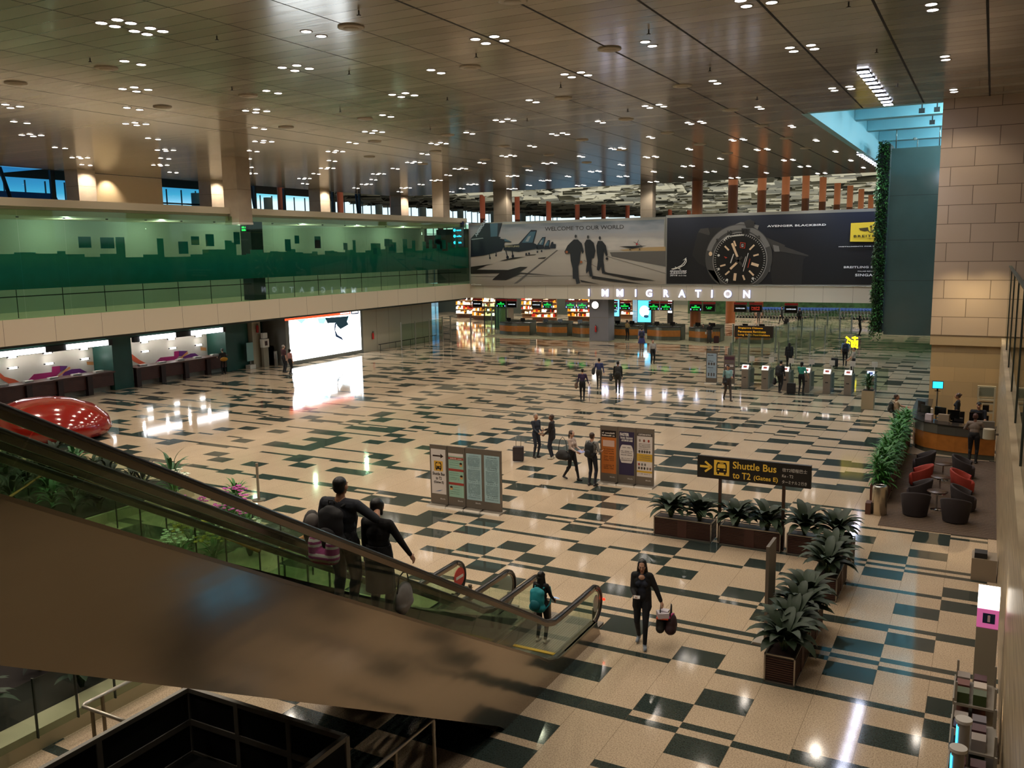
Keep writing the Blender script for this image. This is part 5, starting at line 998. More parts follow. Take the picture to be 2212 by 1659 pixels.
# ================================================================ right side : ashlar wall, ledge wall, glass
def ashlar(name, c1, c2, mo, bw, bh, msz=.012, off=.5):
    m = mat(name, c1, .6); n = m.node_tree.nodes; l = m.node_tree.links; b = n['Principled BSDF']; o = n.new('ShaderNodeTexCoord'); mp = n.new('ShaderNodeMapping'); mp.inputs['Rotation'].default_value = (-PI/2, 0, 0)
    t = n.new('ShaderNodeTexBrick'); t.inputs['Scale'].default_value = 1; t.inputs['Brick Width'].default_value = bw; t.inputs['Row Height'].default_value = bh; t.inputs['Mortar Size'].default_value = msz; t.offset = off; t.inputs['Mortar Smooth'].default_value = 0
    t.inputs['Color1'].default_value = lin(c1); t.inputs['Color2'].default_value = lin(c2); t.inputs['Mortar'].default_value = lin(mo)
    l.new(o.outputs['Object'], mp.inputs[0]); l.new(mp.outputs[0], t.inputs[0]); l.new(t.outputs[0], b.inputs['Base Color']); return m
AY = 39.9
g = MB(); g.box(-2.06, 5, AY, AY+1.6, 3.7, 17); struct('wall_right', g, ashlar('ashlar_brown', 'bda58a', 'b09a82', '6a5846', 1.66, .742))
g = MB(); g.box(-2.0, 5, AY+.12, AY+1.6, 0, 3.3); g.box(-2.06, 5, AY+.02, AY+1.6, 3.3, 3.7, 1); struct('wall_right_base', g, [ashlar('limestone_patch', 'b09468', '9a8460', '8a7454', 1.1, .6, .004, .37), mat('ledge_stone', 'a48e6c', .5)])
TRV = mat('travertine', 'b3a184', .35); n = TRV.node_tree.nodes; l = TRV.node_tree.links; o = n.new('ShaderNodeTexCoord'); mp = n.new('ShaderNodeMapping'); mp.inputs['Scale'].default_value = (1, .35, 6); tx = n.new('ShaderNodeTexNoise'); tx.inputs['Scale'].default_value = 2; tx.inputs['Detail'].default_value = 5
cr2 = n.new('ShaderNodeValToRGB'); cr2.color_ramp.elements[0].position = .35; cr2.color_ramp.elements[0].color = lin('8f7d62'); cr2.color_ramp.elements[1].position = .65; cr2.color_ramp.elements[1].color = lin('bfae90')
l.new(o.outputs['Object'], mp.inputs[0]); l.new(mp.outputs[0], tx.inputs[0]); l.new(tx.outputs[0], cr2.inputs[0]); l.new(cr2.outputs[0], n['Principled BSDF'].inputs['Base Color'])
g = MB(); g.box(.5, .95, 6, 39.9, 0, 3.65); struct('wall_near_right', g, TRV)
g = MB(); g.box(.62, .65, 6, 39.8, 3.65, 6.45); struct('window_3', g, glass_mat('grey_glass', 'cdd3c8', 1.))
g = MB()
for y in (10, 13, 16.9, 21, 25.5, 30.5, 35.5): g.box(.6, .67, y-.02, y+.02, 3.65, 6.45)
g.box(.59, .68, 6, 39.8, 6.45, 6.5)
struct('trim_4', g, mat('glass_joint', '3a4038', .5))
lamp('wall_uplight', 'SPOT', (.42, 13.6, .5), 60, (1, .82, .55), rot=(math.radians(178), .12, 0), spot_size=.9, spot_blend=.8, shadow_soft_size=.03)
for x in (-1.2, .0): lamp('desk_lamp', 'SPOT', (x, 38.6, 7.5), 330, (1, .82, .5), rot=(.12, 0, 0), spot_size=1.5, spot_blend=.9, shadow_soft_size=.1)
t = thing('wall_lamp', 'white drum wall lamp on the right wall above the lounge', 'lamp', (.5, 31.6, 1.35)); g = MB(); g.lathe([(.17, -.16), (.17, .16)], (-.28, 0, 0), 20); g.build('lamp_shade', mat('shade_cream', 'a39a86', .6), t); g = MB(); g.box(-.14, 0, -.03, .03, -.03, .03); g.build('bracket', STEEL, t)
# hanging green wall and dark glass screen beneath the skylight
t = thing('living_wall', 'tall hanging wall of green creepers beside the dark glass screen', 'green wall', (-6.35, 60, 1.8))
g = MB(); g.box(-.08, .46, .1, 2.5, .1, 11.7); g.build('backing', mat('backing_black', '141815', .8), t)
g = MB(); r = random.Random(21)
for i in range(5200):
    z = r.uniform(0, 11.9); y = r.uniform(-.05, 2.5); e = r.random(); x = -.1-r.uniform(0, .22)*(.6+.4*math.sin(z*3.1)) if e < .7 else r.uniform(-.1, .45)
    if e >= .7: y = r.uniform(-.02, .1)
    if z < .5 and r.random() < .5: z -= r.uniform(0, .5)
    leaf(g, (x, y, z), PI+r.uniform(-1.4, 1.4) if e < .7 else -PI/2+r.uniform(-1, 1), r.uniform(-.6, .5), r.uniform(.12, .24), .11, 1.0, 2, r.choice((0, 0, 1, 2)))
o = g.build('foliage', [mat('creeper_green', '2e5a28', .6), mat('creeper_bright', '4c7f38', .6), mat('creeper_dark', '17301a', .7)], t); o['kind'] = 'stuff'
t = thing('glass_lift_wall', 'dark mirror-like glass screen hanging between the green wall and the stone wall', 'glass screen', (-4.4, 60.2, 1.75))
g = MB(); g.box(-1.42, 1.36, 0, .12, 0, 11.45); g.build('glass_pane', mat('dark_glass', '4c5854', .1, .0, spec=.9, noise=(.3, .15)), t)
g = MB()
for z in (3.4, 5.9, 8.6): g.box(-1.42, 1.36, -.004, 0, z-.012, z+.012)
g.build('joint', BLACK, t)
for q in (-1.2, 1.2): g = MB(); g.tube([(q, .06, 11.45), (q, .06, 13.2)], .03); g.build('hanger', STEEL, t)
g = MB(); g.tube([(0, .06, 11.45), (0, .06, 11.9)], .03); g.lathe([(0, -.1), (.1, -.06), (.12, .04), (0, .1)], (-.15, .06, 11.95), 12); g.build('camera_arm', mat('cctv_grey', '8a8f8c', .4), t)
t = thing('hanging_ornament', 'small yellow illuminated character hanging below the dark glass screen', 'ornament', (-7.45, 58.5, .0)); YO = mat('ornament_yellow', 'ffe21a', .4, emit=2.2)
g = MB(); [g.prism(P, 'y', -.05, .05) for P in (bar((-.35, 1.7), (-.05, 1.45), .1), bar((-.3, 1.5), (-.2, 1.1), .1), bar((-.38, 1.35), (-.1, 1.3), .1), bar((.0, 1.65), (.35, 1.65), .1), bar((.02, 1.5), (.02, 1.1), .1), bar((.32, 1.5), (.32, 1.15), .1), bar((.05, 1.35), (.3, 1.35), .1), bar((.17, 1.75), (.17, 1.05), .1), bar((.0, 1.1), (.38, 1.05), .1))]; g.build('character', YO, t)
g = MB(); g.tube([(0, 0, 1.75), (0, 0, 3.0)], .01); g.tube([(0, 0, 1.1), (0, 0, .0)], .015); g.build('wire', DARK, t)
# ================================================================ information desk
t = thing('information_desk', 'curved information desk with steel band and lit orange wood front', 'desk', (-.6, 34.6, 0))
path = [(-1.75, 5.0), (-1.72, 4.0), (-1.72, 3.0), (-1.68, 2.0), (-1.62, 1.0), (-1.5, .3), (-1.2, -.15), (-.75, -.45), (-.2, -.62), (.4, -.72), (1.05, -.75)]
def strip(off0, off1, z0, z1, nm, mm):
    g = MB(); n_ = len(path); P = [Vector(p) for p in path]; A = []; B = []
    for i in range(n_):
        d = (P[min(i+1, n_-1)]-P[max(i-1, 0)]).normalized(); nn = Vector((-d.y, d.x)); A.append(P[i]-nn*off0 if 0 else P[i]+nn*-off0); B.append(P[i]+nn*-off1)
    g.prism([tuple(a) for a in A]+[tuple(b) for b in B[::-1]], 'z', z0, z1); return g.build(nm, mm, t)
strip(-.0, -.12, 0, .16, 'plinth', DSTEEL); strip(.03, -.1, .16, .74, 'wood_front', mat('wood_orange', 'a8692c', .4, noise=(5, .15))); strip(.05, -.1, .74, 1.06, 'steel_band', mat('band_steel', '7f7c74', .3, .7)); strip(.08, -.55, 1.06, 1.1, 'worktop', mat('worktop_dark', '2c2723', .25))
def monitor(x, y, z, rz, lab, lit=None):
    t = thing('monitor', lab, 'monitor', (x, y, z), rz); g = MB(); g.box(-.2, .2, -.02, .02, .1, .4); g.build('casing', BLK, t); g = MB(); g.box(-.03, .03, 0, .03, .0, .12); g.box(-.1, .1, -.07, .08, 0, .015); g.build('stand', BLK, t)
    if lit: g = MB(); g.box(-.18, .18, -.024, -.02, .12, .38); g.build('display', lit, t)
    return t
t = thing('monitor_post', 'grey pole carrying the bright blue monitor at the far end of the desk', 'post', (-1.62, 38.55, 0)); g = MB(); g.cyl((0, 0, 0), .03, 0, 1.6, n=10); g.build('pole', STEEL, t); g = MB(); g.cyl((0, 0, 0), .18, 0, .03, n=16); g.build('base', STEEL, t)
monitor(-1.62, 38.5, 1.6, .1, 'monitor with a bright blue display behind the information desk', mat('monitor_blue', '2ab8f0', .4, emit=2.2))
for i, (x, y, rz) in enumerate(((-2.05, 36.4, 2.2), (-1.85, 35.5, 2.5), (-1.35, 35.3, 2.8), (-.9, 34.85, 3.0), (-.2, 34.6, 3.1))): monitor(x, y, 1.1, rz, 'black monitor seen from behind on the information desk, %s from the left' % ordn[i])
for i, (x, y, w_, h_, c_, lab) in enumerate(((-1.68, 34.75, .24, .22, 'c8b8bc', 'small white notice card propped on the desk corner'), (-1.2, 34.75, .36, .24, '8f7f6c', 'tan cardboard tray on the desk'), (.1, 34.15, .6, .2, '6a6258', 'grey low divider panel on the desk'), (-.75, 34.9, .3, .12, '1c1a1c', 'black telephone set on the desk'), (-2.1, 37.2, .2, .25, '191919', 'black box file at the far end of the desk'), (-1.75, 36.1, .22, .2, 'c9c0b0', 'white paper stack on the desk'))):
    g = MB(); g.box(-w_/2, w_/2, -.08, .08, 0, h_); tag(g.build('desk_item' if i > 3 else ('notice_card', 'tray', 'divider', 'telephone')[i], mat('item_'+c_, c_, .5), loc=(x, y, 1.1), rz=(-.4, -.2, 0, 0, .4, .3)[i]), lab, 'desk item')
t = thing('scanner_cart', 'tall cream equipment cart with a grey screen against the stone wall', 'cart', (.1, 38.9, 0)); CRM = mat('cart_cream', 'a39a80', .5)
g = MB()
for sx in (-.28, .28):
    for sy in (-.2, .2): g.cb((sx, sy, .9), (.05, .05, 1.8))
for z in (.3, .8, 1.15, 1.3): g.box(-.3, .3, -.22, .22, z, z+.05)
g.build('frame', CRM, t); g = MB(); g.box(-.32, .32, -.1, .1, 1.42, 1.85); g.build('screen_case', CRM, t); g = MB(); g.box(-.26, .26, -.11, -.1, 1.47, 1.8); g.build('display', mat('screen_dull', '6d705f', .4), t)
g = MB(); g.box(-.1, .12, -.2, .1, .86, 1.1); g.build('printer', BLK, t)
for x, y, rz, s_ in ((-.75, 36.4, .3, 'left'), (-.1, 36.0, -.4, 'right')):
    t = thing('office_chair', 'black office chair behind the information desk, %s one' % s_, 'chair', (x, y, 0), rz); g = MB(); g.box(-.25, .25, -.24, .24, .45, .53); g.build('seat', BLK, t); g = MB(); g.box(-.24, .24, .2, .27, .55, 1.15); g.build('backrest', BLK, t)
    g = MB(); g.cyl((0, 0, 0), .03, .08, .45, n=10); [g.tube([(0, 0, .1), (.28*math.cos(a), .28*math.sin(a), .05)], .02) for a in np.arange(0, 6.2, 1.257)]; [g.ell((.28*math.cos(a), .28*math.sin(a), .03), (.03, .03, .03), n=8) for a in np.arange(0, 6.2, 1.257)]; g.build('base', BLACK, t)
# info totem, brochure racks, lit pillars
t = thing('information_totem', 'slim totem with glowing white cap and pink panel with letter i', 'totem', (.27, 15.1, 0))
g = MB(); g.box(-.16, .14, -.12, .12, 0, 1.44); g.build('body', mat('totem_grey', '8f887a', .5), t); g = MB(); g.box(-.16, .14, -.12, .12, 1.76, 2.06); g.build('white_cap', mat('cap_glow', 'fff6e8', .4, emit=3.2), t)
g = MB(); g.box(-.16, .14, -.12, .12, 1.45, 1.755); g.build('pink_panel', mat('totem_pink', 'd468a4', .4, emit=.55), t); g = MB(); g.box(-.08, .09, -.126, -.12, 1.53, 1.69); g.build('blue_square', mat('totem_blue', '1c2c54', .4), t); fitxt('i', -.015, .025, 1.555, 1.665, 'lettering', P_('d8c0d0'), t, -.128, bold=.05)
for k, (y, H, lab) in enumerate(((13.9, 1.15, 'white wire brochure rack beside the information totem'), (12.6, 1.1, 'second white brochure rack, nearer the camera than the first'), (11.4, 1.05, 'third white brochure rack at the bottom right edge'))):
    t = thing('brochure_rack', lab, 'rack', (.12, y, 0), 0); g = MB()
    for z in (.2, .5, .8): g.box(-.24, .3, -.4, .4, z, z+.03); g.box(-.26, -.24, -.4, .4, z, z+.1)
    for sx in (-.22, .28):
        for sy in (-.38, .38): g.cb((sx, sy, H/2), (.03, .03, H))
    g.build('frame', mat('rack_white', '8a8378', .5), t); r = random.Random(k+40)
    for z in (.23, .53, .83):
        for q in (-.26, 0, .26):
            for sx in (-.14, .08):
                g = MB(); g.box(sx-.08, sx+.09, q-.1, q+.1, z, z+.16); g.build('brochure_stack', P_(r.choice(('4a2c30', '5f5a60', '3a4a26', 'b8aca0', '2c2c50', '6a4038', '8a8078'))), t)
for i, (x, y, zt) in enumerate(((.02, 11.9, 1.42), (-.02, 11.15, 1.42))):
    t = thing('lit_pillar', 'short grey pillar with a glowing cyan side strip and white disc cap, %s one' % ('farther', 'nearer')[i], 'lamp', (x, y, 0))
    g = MB(); g.cyl((0, 0, 0), .075, 0, zt-.04, n=20); g.build('body', mat('pillar_grey', '8c8780', .4), t); g = MB(); g.cyl((0, 0, 0), .1, zt-.04, zt, n=20); g.build('cap', mat('cap_white', 'b8b4ae', .5), t)
    g = MB(); g.lathe([(.078, zt-.75), (.082, zt-.72), (.082, zt-.12), (.078, zt-.1)], n=8, a0=PI*.8, a1=PI*1.25); g.build('cyan_strip', mat('cyan_glow', '38c0ff', .4, emit=3.5), t)
t = thing('pay_telephone', 'black pay telephone with a curved handset at the bottom right', 'telephone', (-.12, 10.6, 0)); g = MB(); g.box(-.12, .12, -.12, .12, 0, 1.15); g.build('body', mat('phone_navy', '15161a', .4), t)
g = MB(); g.tube([(-.16, 0, .8), (-.22, 0, .9), (-.22, 0, 1.02), (-.16, 0, 1.12)], [.035, .02, .02, .035]); g.build('handset', BLACK, t); g = MB(); g.tube([(-.16, 0, .8), (-.2, -.05, .6), (-.14, -.08, .5), (-.12, 0, .6)], .01); g.build('cord', CHROME, t)
g = MB(); g.box(-.35, .15, -.3, .3, 0, .5); g.box(-.3, -.05, -.25, .05, .5, .62, 1); tag(g.build('wall_bench_unit', [mat('unit_grey', '8a7c6a', .5), DARK], loc=(.33, 21.6, 0)), 'small grey box unit on the floor against the right wall', 'unit')
# signal board items on the left
t = thing('poster_easel', 'pale teal notice board on a stand by the green wall', 'board', (-42.3, 42.3, 0), -PI/2); g = MB(); g.box(-.28, .28, -.02, .02, .5, 1.7); g.build('board', mat('board_teal', '7fa8a6', .5), t); g = MB(); g.box(-.25, .25, -.2, .2, 0, .25); g.build('base', WHITE, t); g = MB(); g.cb((0, 0, .4), (.05, .04, .4)); g.build('post', STEEL, t)
t = thing('aed_cabinet', 'grey pillar with white emergency cabinet by the green wall', 'cabinet', (-42.0, 43.35, 0), PI/2); g = MB(); g.box(-.22, .22, -.1, .12, 0, 1.3); g.build('pillar', mat('pillar_beige', '8a8474', .5), t); g = MB(); g.box(-.27, .27, -.14, .14, 1.3, 1.85); g.build('white_box', WHITE, t); g = MB(); g.box(-.12, .12, -.15, -.14, 1.42, 1.72); g.build('window', mat('box_dark_red', '3a1a16', .4), t); g = MB(); g.box(-.2, .2, -.1, .1, 1.9, 2.25); g.build('top_sign', WHITE, t)
extinguisher((-42.22, 43.0, 2.3), PI/2, 'small red alarm device high on the beige column')
t = thing('ash_bin', 'slim steel cylinder bin before the beige column', 'bin', (-41.7, 44.0, 0)); g = MB(); g.lathe([(.15, 0), (.15, .95), (.12, 1.0)], n=18); g.build('body', STEEL, t); g = MB(); g.lathe([(.12, 1.0), (.05, 1.03), (0, 1.03)], n=18); g.build('lid', CHROME, t)
t = thing('notice_cabinet', 'glazed counter cabinet with red strip between bin and grey door', 'cabinet', (-42.3, 44.85, 0), PI/2); g = MB(); g.box(-.6, .6, -.25, .25, 0, 1.3); g.build('body', mat('cab_grey', '5f6c68', .4), t); g = MB(); g.box(-.5, .5, -.26, -.25, .55, 1.2); g.build('panel', mat('board_teal2', '76908c', .4), t); g = MB(); g.box(-.5, .5, -.265, -.25, .25, .45); g.build('red_strip', mat('strip_red', '8f3430', .5), t)
# ================================================================ escalators (they rise towards the near left)
SL = .577
def zs(y): return max(.04, SL*(13.1-y)) if y < 12.75 or y > 13.3 else .04+.13*((13.3-y)/.55)**2*1.1
CLAD = mat('cladding_steel', 'a89e90', .16, .92); n = CLAD.node_tree.nodes; l = CLAD.node_tree.links
o = n.new('ShaderNodeTexCoord'); mp = n.new('ShaderNodeMapping'); mp.inputs['Rotation'].default_value = (.52, 0, 0); mp.inputs['Scale'].default_value = (1, .25, 1.6); tx = n.new('ShaderNodeTexNoise'); tx.inputs['Scale'].default_value = 1.1; bp = n.new('ShaderNodeBump'); bp.inputs['Strength'].default_value = .035; bp.inputs['Distance'].default_value = .25
l.new(o.outputs['Object'], mp.inputs[0]); l.new(mp.outputs[0], tx.inputs[0]); l.new(tx.outputs[0], bp.inputs['Height']); l.new(bp.outputs[0], n['Principled BSDF'].inputs['Normal'])
RUB = mat('handrail_rubber', '16120f', .28, spec=.8); RSTEEL = mat('rail_steel', '8a7f72', .25, .95); EGL = glass_mat('escalator_glass', 'eaf3ea', 1.)
STEPM = mat('step_metal', '6d6c66', .4, .8); YEL = mat('step_yellow', 'd8a41c', .5); RISER = mat('riser_dark', '2c2d2b', .5, .5)
Y0, Y1 = 2.6, 14.85
def balustrade(root, X, side, outer):
    """side = +1 : the outer face looks to +x"""
    ys = list(np.arange(Y0, 12.4, .7))+list(np.arange(12.5, 14.9, .3))
    top = [(X, y, zs(y)+.97) for y in ys]; c = (Y1, .65); R_ = .36
    arc = [(X, c[0]+R_*math.sin(a), c[1]+R_*math.cos(a)) for a in np.linspace(0, PI, 11)]
    low = [(X, y, .29) for y in (14.7, 14.4, 14.2)]
    g = MB(); path = top+arc+low; v = []; f = []
    prof = [(-.042, -.012), (-.042, .018), (-.028, .032), (.028, .032), (.042, .018), (.042, -.012)]
    P = [Vector(p) for p in path]
    for i, p in enumerate(P):
        t_ = (P[min(i+1, len(P)-1)]-P[max(i-1, 0)]).normalized(); nn = Vector((0, -t_.z, t_.y))
        for a, b in prof: v.append(p+Vector((a, 0, 0))+nn*b)
    k = 6
    for i in range(len(P)-1):
        for j in range(k): f.append((i*k+j, (i+1)*k+j, (i+1)*k+(j+1) % k, i*k+(j+1) % k))
    g.add(v, f, 0, True);     hr = g.build('handrail', RUB, root)
    g = MB(); inner = [(X, c[0]+(R_-.05)*math.sin(a), c[1]+(R_-.05)*math.cos(a)) for a in np.linspace(0, PI, 11)]; g.tube(inner, .022, n=6); g.prism([(p[1], p[2]-.01) for p in top]+[(p[1], p[2]-.09) for p in top[::-1]], 'x', X-.02, X+.02); g.build('rail_track', RSTEEL, hr)
    # glass, in panes with slanting joints
    cut = list(np.arange(Y0, 14.3, 1.32)); cut[-1] = 14.2
    for a, b in zip(cut[:-1], cut[1:]):
        yy = list(np.linspace(a+.008, b-.008, 5)); s_ = .18
        q = [(y-(s_ if y < 12.6 else 0), zs(y-(s_ if y < 12.6 else 0))+.28) for y in yy]; p = [(y+(s_ if y < 12.3 else 0), zs(y+(s_ if y < 12.3 else 0))+.94) for y in yy][::-1]
        g = MB(); g.prism(q+p, 'x', X-.006, X+.006); g.build('glass_pane', EGL, root)
    g = MB(); g.prism([(14.2, .32)]+[(c[0]+(R_-.05)*math.sin(a), c[1]+(R_-.05)*math.cos(a)) for a in np.linspace(PI, 0, 12)]+[(14.2, 1.0)], 'x', X-.006, X+.006); g.build('glass_pane', EGL, root)
    # deck strip along the foot of the glass
    ya = list(np.arange(Y0, 15.06, .35)); g = MB(); w_ = (X-.05, X+.09) if side > 0 else (X-.09, X+.05)
    g.prism([(y, zs(y)+.25) for y in ya]+[(y, zs(y)+.29) for y in ya[::-1]], 'x', *w_); g.build('deck_strip', RSTEEL, root)
    g = MB(); xi = X-.05*side if side > 0 else X+.05; g.prism([(y, zs(y)-.02) for y in ya]+[(y, zs(y)+.25) for y in ya[::-1]], 'x', xi-.01, xi+.01); g.build('skirt', STEEL, root)
def cladding(root, X):
    ya = list(np.arange(Y0, 15.06, .35)); yb = [y for y in ya if SL*(11.15-y) > .03]
    g = MB(); g.prism([(y, zs(y)+.29) for y in ya]+[(15.06, .0), (11.2, 0)]+[(y, SL*(11.26-y)) for y in yb[::-1]], 'x', X-.02, X+.02)
    g.build('side_cladding', CLAD, root)
def escalator(xo, xi, lab, yfirst):
    t = thing('escalator', lab, 'escalator', ((xo+xi)/2, 12, 0)); t.location = (0, 0, 0)
    balustrade(t, xo, 1, True); balustrade(t, xi, -1, False)
    x0, x1 = xi+.1, xo-.1; k = 0; y = 13.15
    while y > Y0:
        z = SL*(13.1-y)+.05; z = max(.06, z); g = MB()
        g.box(x0, x1, y-.4, y, z-.04, z); st = g.build('step', STEPM, t)
        g = MB(); g.box(x0, x1, y-.012, y+.0, z-.25, z-.0); g.build('riser', RISER, st)
        if True:
            g = MB(); g.box(x0, x1, y-.05, y, z, z+.004); g.box(x0, x0+.04, y-.4, y, z, z+.004); g.box(x1-.04, x1, y-.4, y, z, z+.004); g.build('yellow_edge', YEL, st)
        y -= .4
    g = MB(); g.box(x0, x1, 13.15, 13.75, .03, .055); g.build('flat_step', STEPM, t)
    g = MB(); g.box(x0, x1, 13.72, 13.8, .055, .07); g.build('comb', YEL, t)
    g = MB(); g.box(x0-.05, x1+.05, 13.78, 15.5, .0, .05)
    for q in np.arange(x0, x1, .05): g.box(q, q+.018, 13.85, 15.4, .05, .055)
    g.build('landing_plate', mat('landing_plate', '8d857c', .35, .7), t)
    # truss body under the steps
    g = MB(); g.prism([(Y0, SL*(13.1-Y0)-.35), (12.6, .03), (11.3, .02), (Y0, SL*(11.3-Y0))], 'x', xi+.03, xo-.05); g.build('truss', mat('truss_dark', '12110f', .8), t)
    for x in (xo-.13, xi+.13): g = MB(); g.cyl((x, 15.22, 0), .045, 0, .42, n=12); g.build('sensor_post', RSTEEL, t)
    return t
ea = escalator(-6.35, -7.6, 'near escalator with shiny brown steel side, carrying the couple and the girl', 0); cladding(ea, -6.3)
eb = escalator(-8.25, -9.45, 'farther escalator behind the near one, empty, with a red no-entry disc', 0); cladding(eb, -9.5)
g = MB(); ya = list(np.arange(Y0, 15.06, .35)); g.prism([(y, zs(y)+.27) for y in ya]+[(15.06, 0), (Y0, zs(Y0)-.6)], 'x', -8.13, -7.71); g.build('middle_deck', RSTEEL, ea)
g = MB(); g.prism(oval(14.98, .66, .2, .2, 24), 'x', -9.44, -9.425); g.build('no_entry_disc', mat('disc_red', 'c8281e', .4), eb); g = MB(); g.box(-9.424, -9.418, 14.84, 15.12, .63, .69); g.build('disc_bar', WHITE, eb)
g = MB(); g.prism(oval(14.95, .66, .12, .17, 20), 'x', -6.34, -6.335); g.build('frosted_disc', mat('frosted', 'a8aca0', .6), ea)
for i, (x, r_) in enumerate(((-6.27, ea), (-7.55, ea))): g = MB(); g.ell((x, 15.2, .66), (.03, .02, .03), n=10); g.build('red_light', mat('red_glow', 'ff2010', .4, emit=5), r_)
# ================================================================ planted bed, dome and barriers on the left
t = thing('garden_bed', 'long planted bed with pale stone kerb and timber edge beyond the escalators', 'planter', (-14.5, 12, 0))
g = MB(); g.box(1.75, 2.2, -9, -.9, 0, .34); g.box(-4.5, 2.2, -1.2, -.9, 0, .34); g.build('stone_kerb', mat('kerb_stone', 'b3a488', .5), t)
g = MB(); g.box(-4.5, 1.75, -9, -1.2, 0, .28); g.build('soil', SOIL, t)
TIM = mat('timber_edge', '9a6228', .4)
TP = [(-22.65,13.40), (-25.00,16.49), (-16.59,14.44), (-13.71,13.63)]; TQ = [(-16.08,15.83), (-13.50,15.07), (-13.34,13.81)]
for P, lab in ((TP, 'long glass balustrade with timber handrail seen through the escalator glass'), (TQ, 'short glass balustrade with timber handrail behind the escalator couple')):
    bt = thing('timber_balustrade', lab, 'balustrade', (P[1][0], P[1][1], 0)); o_ = P[1]
    g = MB(); g.tube([(p[0]-o_[0], p[1]-o_[1], 1.0) for p in P], .05); g.build('timber_rail', TIM, bt)
    for a, b in zip(P[:-1], P[1:]):
        g = MB(); L = math.hypot(b[0]-a[0], b[1]-a[1]); g.cb(((a[0]+b[0])/2-o_[0], (a[1]+b[1])/2-o_[1], .5), (L-.1, .015, .85), rz=math.atan2(b[1]-a[1], b[0]-a[0])); g.build('glass_pane', GL2, bt)
        k = max(1, int(L/1.3)); g = MB()
        for i in range(k+1): q = (a[0]+(b[0]-a[0])*i/k-o_[0], a[1]+(b[1]-a[1])*i/k-o_[1]); g.cyl((q[0], q[1], 0), .02, 0, .98, n=8)
        g.build('post', BLACK, bt)
t2_ = thing('garden_bed', 'large bed of dark greenery on the far side of the escalators below the red dome', 'planter', (-26, 16.5, 0))
g = MB(); g.box(-5, 4.6, -2.2, 2.2, 0, .3); g.build('stone_kerb', mat('kerb_stone', 'b3a488', .5), t2_); g = MB(); g.box(-4.9, 4.5, -2.1, 2.1, .3, .34); g.build('soil', SOIL, t2_)
r = random.Random(77); GB = [LEAF, LEAF3, LEAF3, mat('leaf_mid', '2f5a33', .5, noise=(3, .3))]
spots_b = [(-13.3-(i % 4)*1.05+r.uniform(-.3, .3), 4.0+(i//4)*1.15+r.uniform(-.3, .3)) for i in range(24)]+[(-30.4+(i % 9)*1.05+r.uniform(-.3, .3), 14.9+(i//9)*1.1+r.uniform(-.3, .3)) for i in range(36)]
for i, (x, y) in enumerate(spots_b):
    nb = i < 24; p = thing('bed_shrub', 'dark leafy shrub in the kerbed bed at the bottom left' if nb else 'dark leafy shrub in the bed below the red dome', 'plant', (x, y, .3), r.uniform(0, 6), group='dark shrubs in the kerbed bed' if nb else 'dark shrubs below the red dome')
    bush(p, (0, 0, 0), 500+i, n=22, L=r.uniform(.4, .75), W=r.uniform(.12, .24), mm=GB[i % 4], up=1.2, stemh=r.uniform(.15, .6))
PINK = mat('orchid_pink', 'c050a8', .5); WHF = mat('flower_white', 'd8dcc8', .5); FPAL = mat('flower_yellow', 'c8b040', .5)
def flowers(x, y, mm, lab, seed, n_=6, hh=.8, z=.3):
    p = thing('flowering_plant', lab, 'plant', (x, y, z), 0); bush(p, (0, 0, 0), seed, n=18, L=.42, W=.09, mm=LEAF2, up=1.2, stemh=.1)
    r = random.Random(seed); g = MB(); s_ = MB()
    for i in range(n_):
        a = r.uniform(0, 6.28); pts = [(0, 0, 0), (.1*math.cos(a), .1*math.sin(a), hh*.6), (.35*math.cos(a), .35*math.sin(a), hh*r.uniform(.8, 1))]; s_.tube(pts, .006, n=5)
        for k in range(5):
            c = Vector(pts[2])+Vector((r.uniform(-.12, .12), r.uniform(-.12, .12), r.uniform(-.12, .08)))
            for q in range(5): g.ell(c+Vector((.03*math.cos(q*1.257), .03*math.sin(q*1.257), 0)), (.026, .026, .016), n=6)
    g.build('blossoms', mm, p); s_.build('flower_stems', STEM, p)
for i, (x, y) in enumerate(((-18.9, 16.6), (-18.3, 17.2), (-17.9, 16.3), (-17.4, 16.9), (-18.8, 17.8))): flowers(x, y, PINK, 'pink orchid plant between the escalator handrails, %s from the left' % ordn[i], 60+i, hh=.75, z=.0)
p = thing('fern_plant', 'spiky bright green plant above the pink orchids', 'plant', (-19.3, 18.4, 0)); bush(p, (0, 0, 0), 91, n=46, L=.5, W=.07, mm=LEAF2, up=1.3, stemh=.25)
for i, (x, y) in enumerate(((-16.2, 14.6), (-16.9, 14.2), (-16.6, 15.2), (-17.4, 15.0), (-21.0, 17.6), (-15.8, 15.4), (-24.2, 17.6))): flowers(x, y, WHF if i % 3 else FPAL, 'small %s flowering plant seen through the escalator glass, %s one' % ('white' if i % 3 else 'yellow', ordn[i]), 160+i, n_=9, hh=.75, z=0 if i not in (4, 6) else .3)
t = thing('glass_balustrade', 'low glass screen with thin bars in front of the planted bed', 'balustrade', (-12, 12, 0))
for k in range(6): g = MB(); g.box(-.01, .01, -8+k*2.0, -6.06+k*2.0, .4, 1.3); g.build('glass_pane', GL2, t); 
g = MB()
for k in range(19): g.box(-.02, .02, -8+k*.66-.01, -8+k*.66+.01, .38, 1.32)
g.build('bar', mat('bar_dark', '2a3028', .5), t)
t = thing('red_sculpture', 'large glossy red dome-shaped sculpture behind the escalator handrail', 'sculpture', (-34.6, 22.8, 0))
g = MB(); g.lathe([(2.75, .12), (2.95, .35), (2.8, .75), (2.2, 1.2), (1.2, 1.5), (0, 1.6)], n=40, sy=.75); g.build('shell', mat('gloss_red', '7d120c', .12, spec=.9), t)
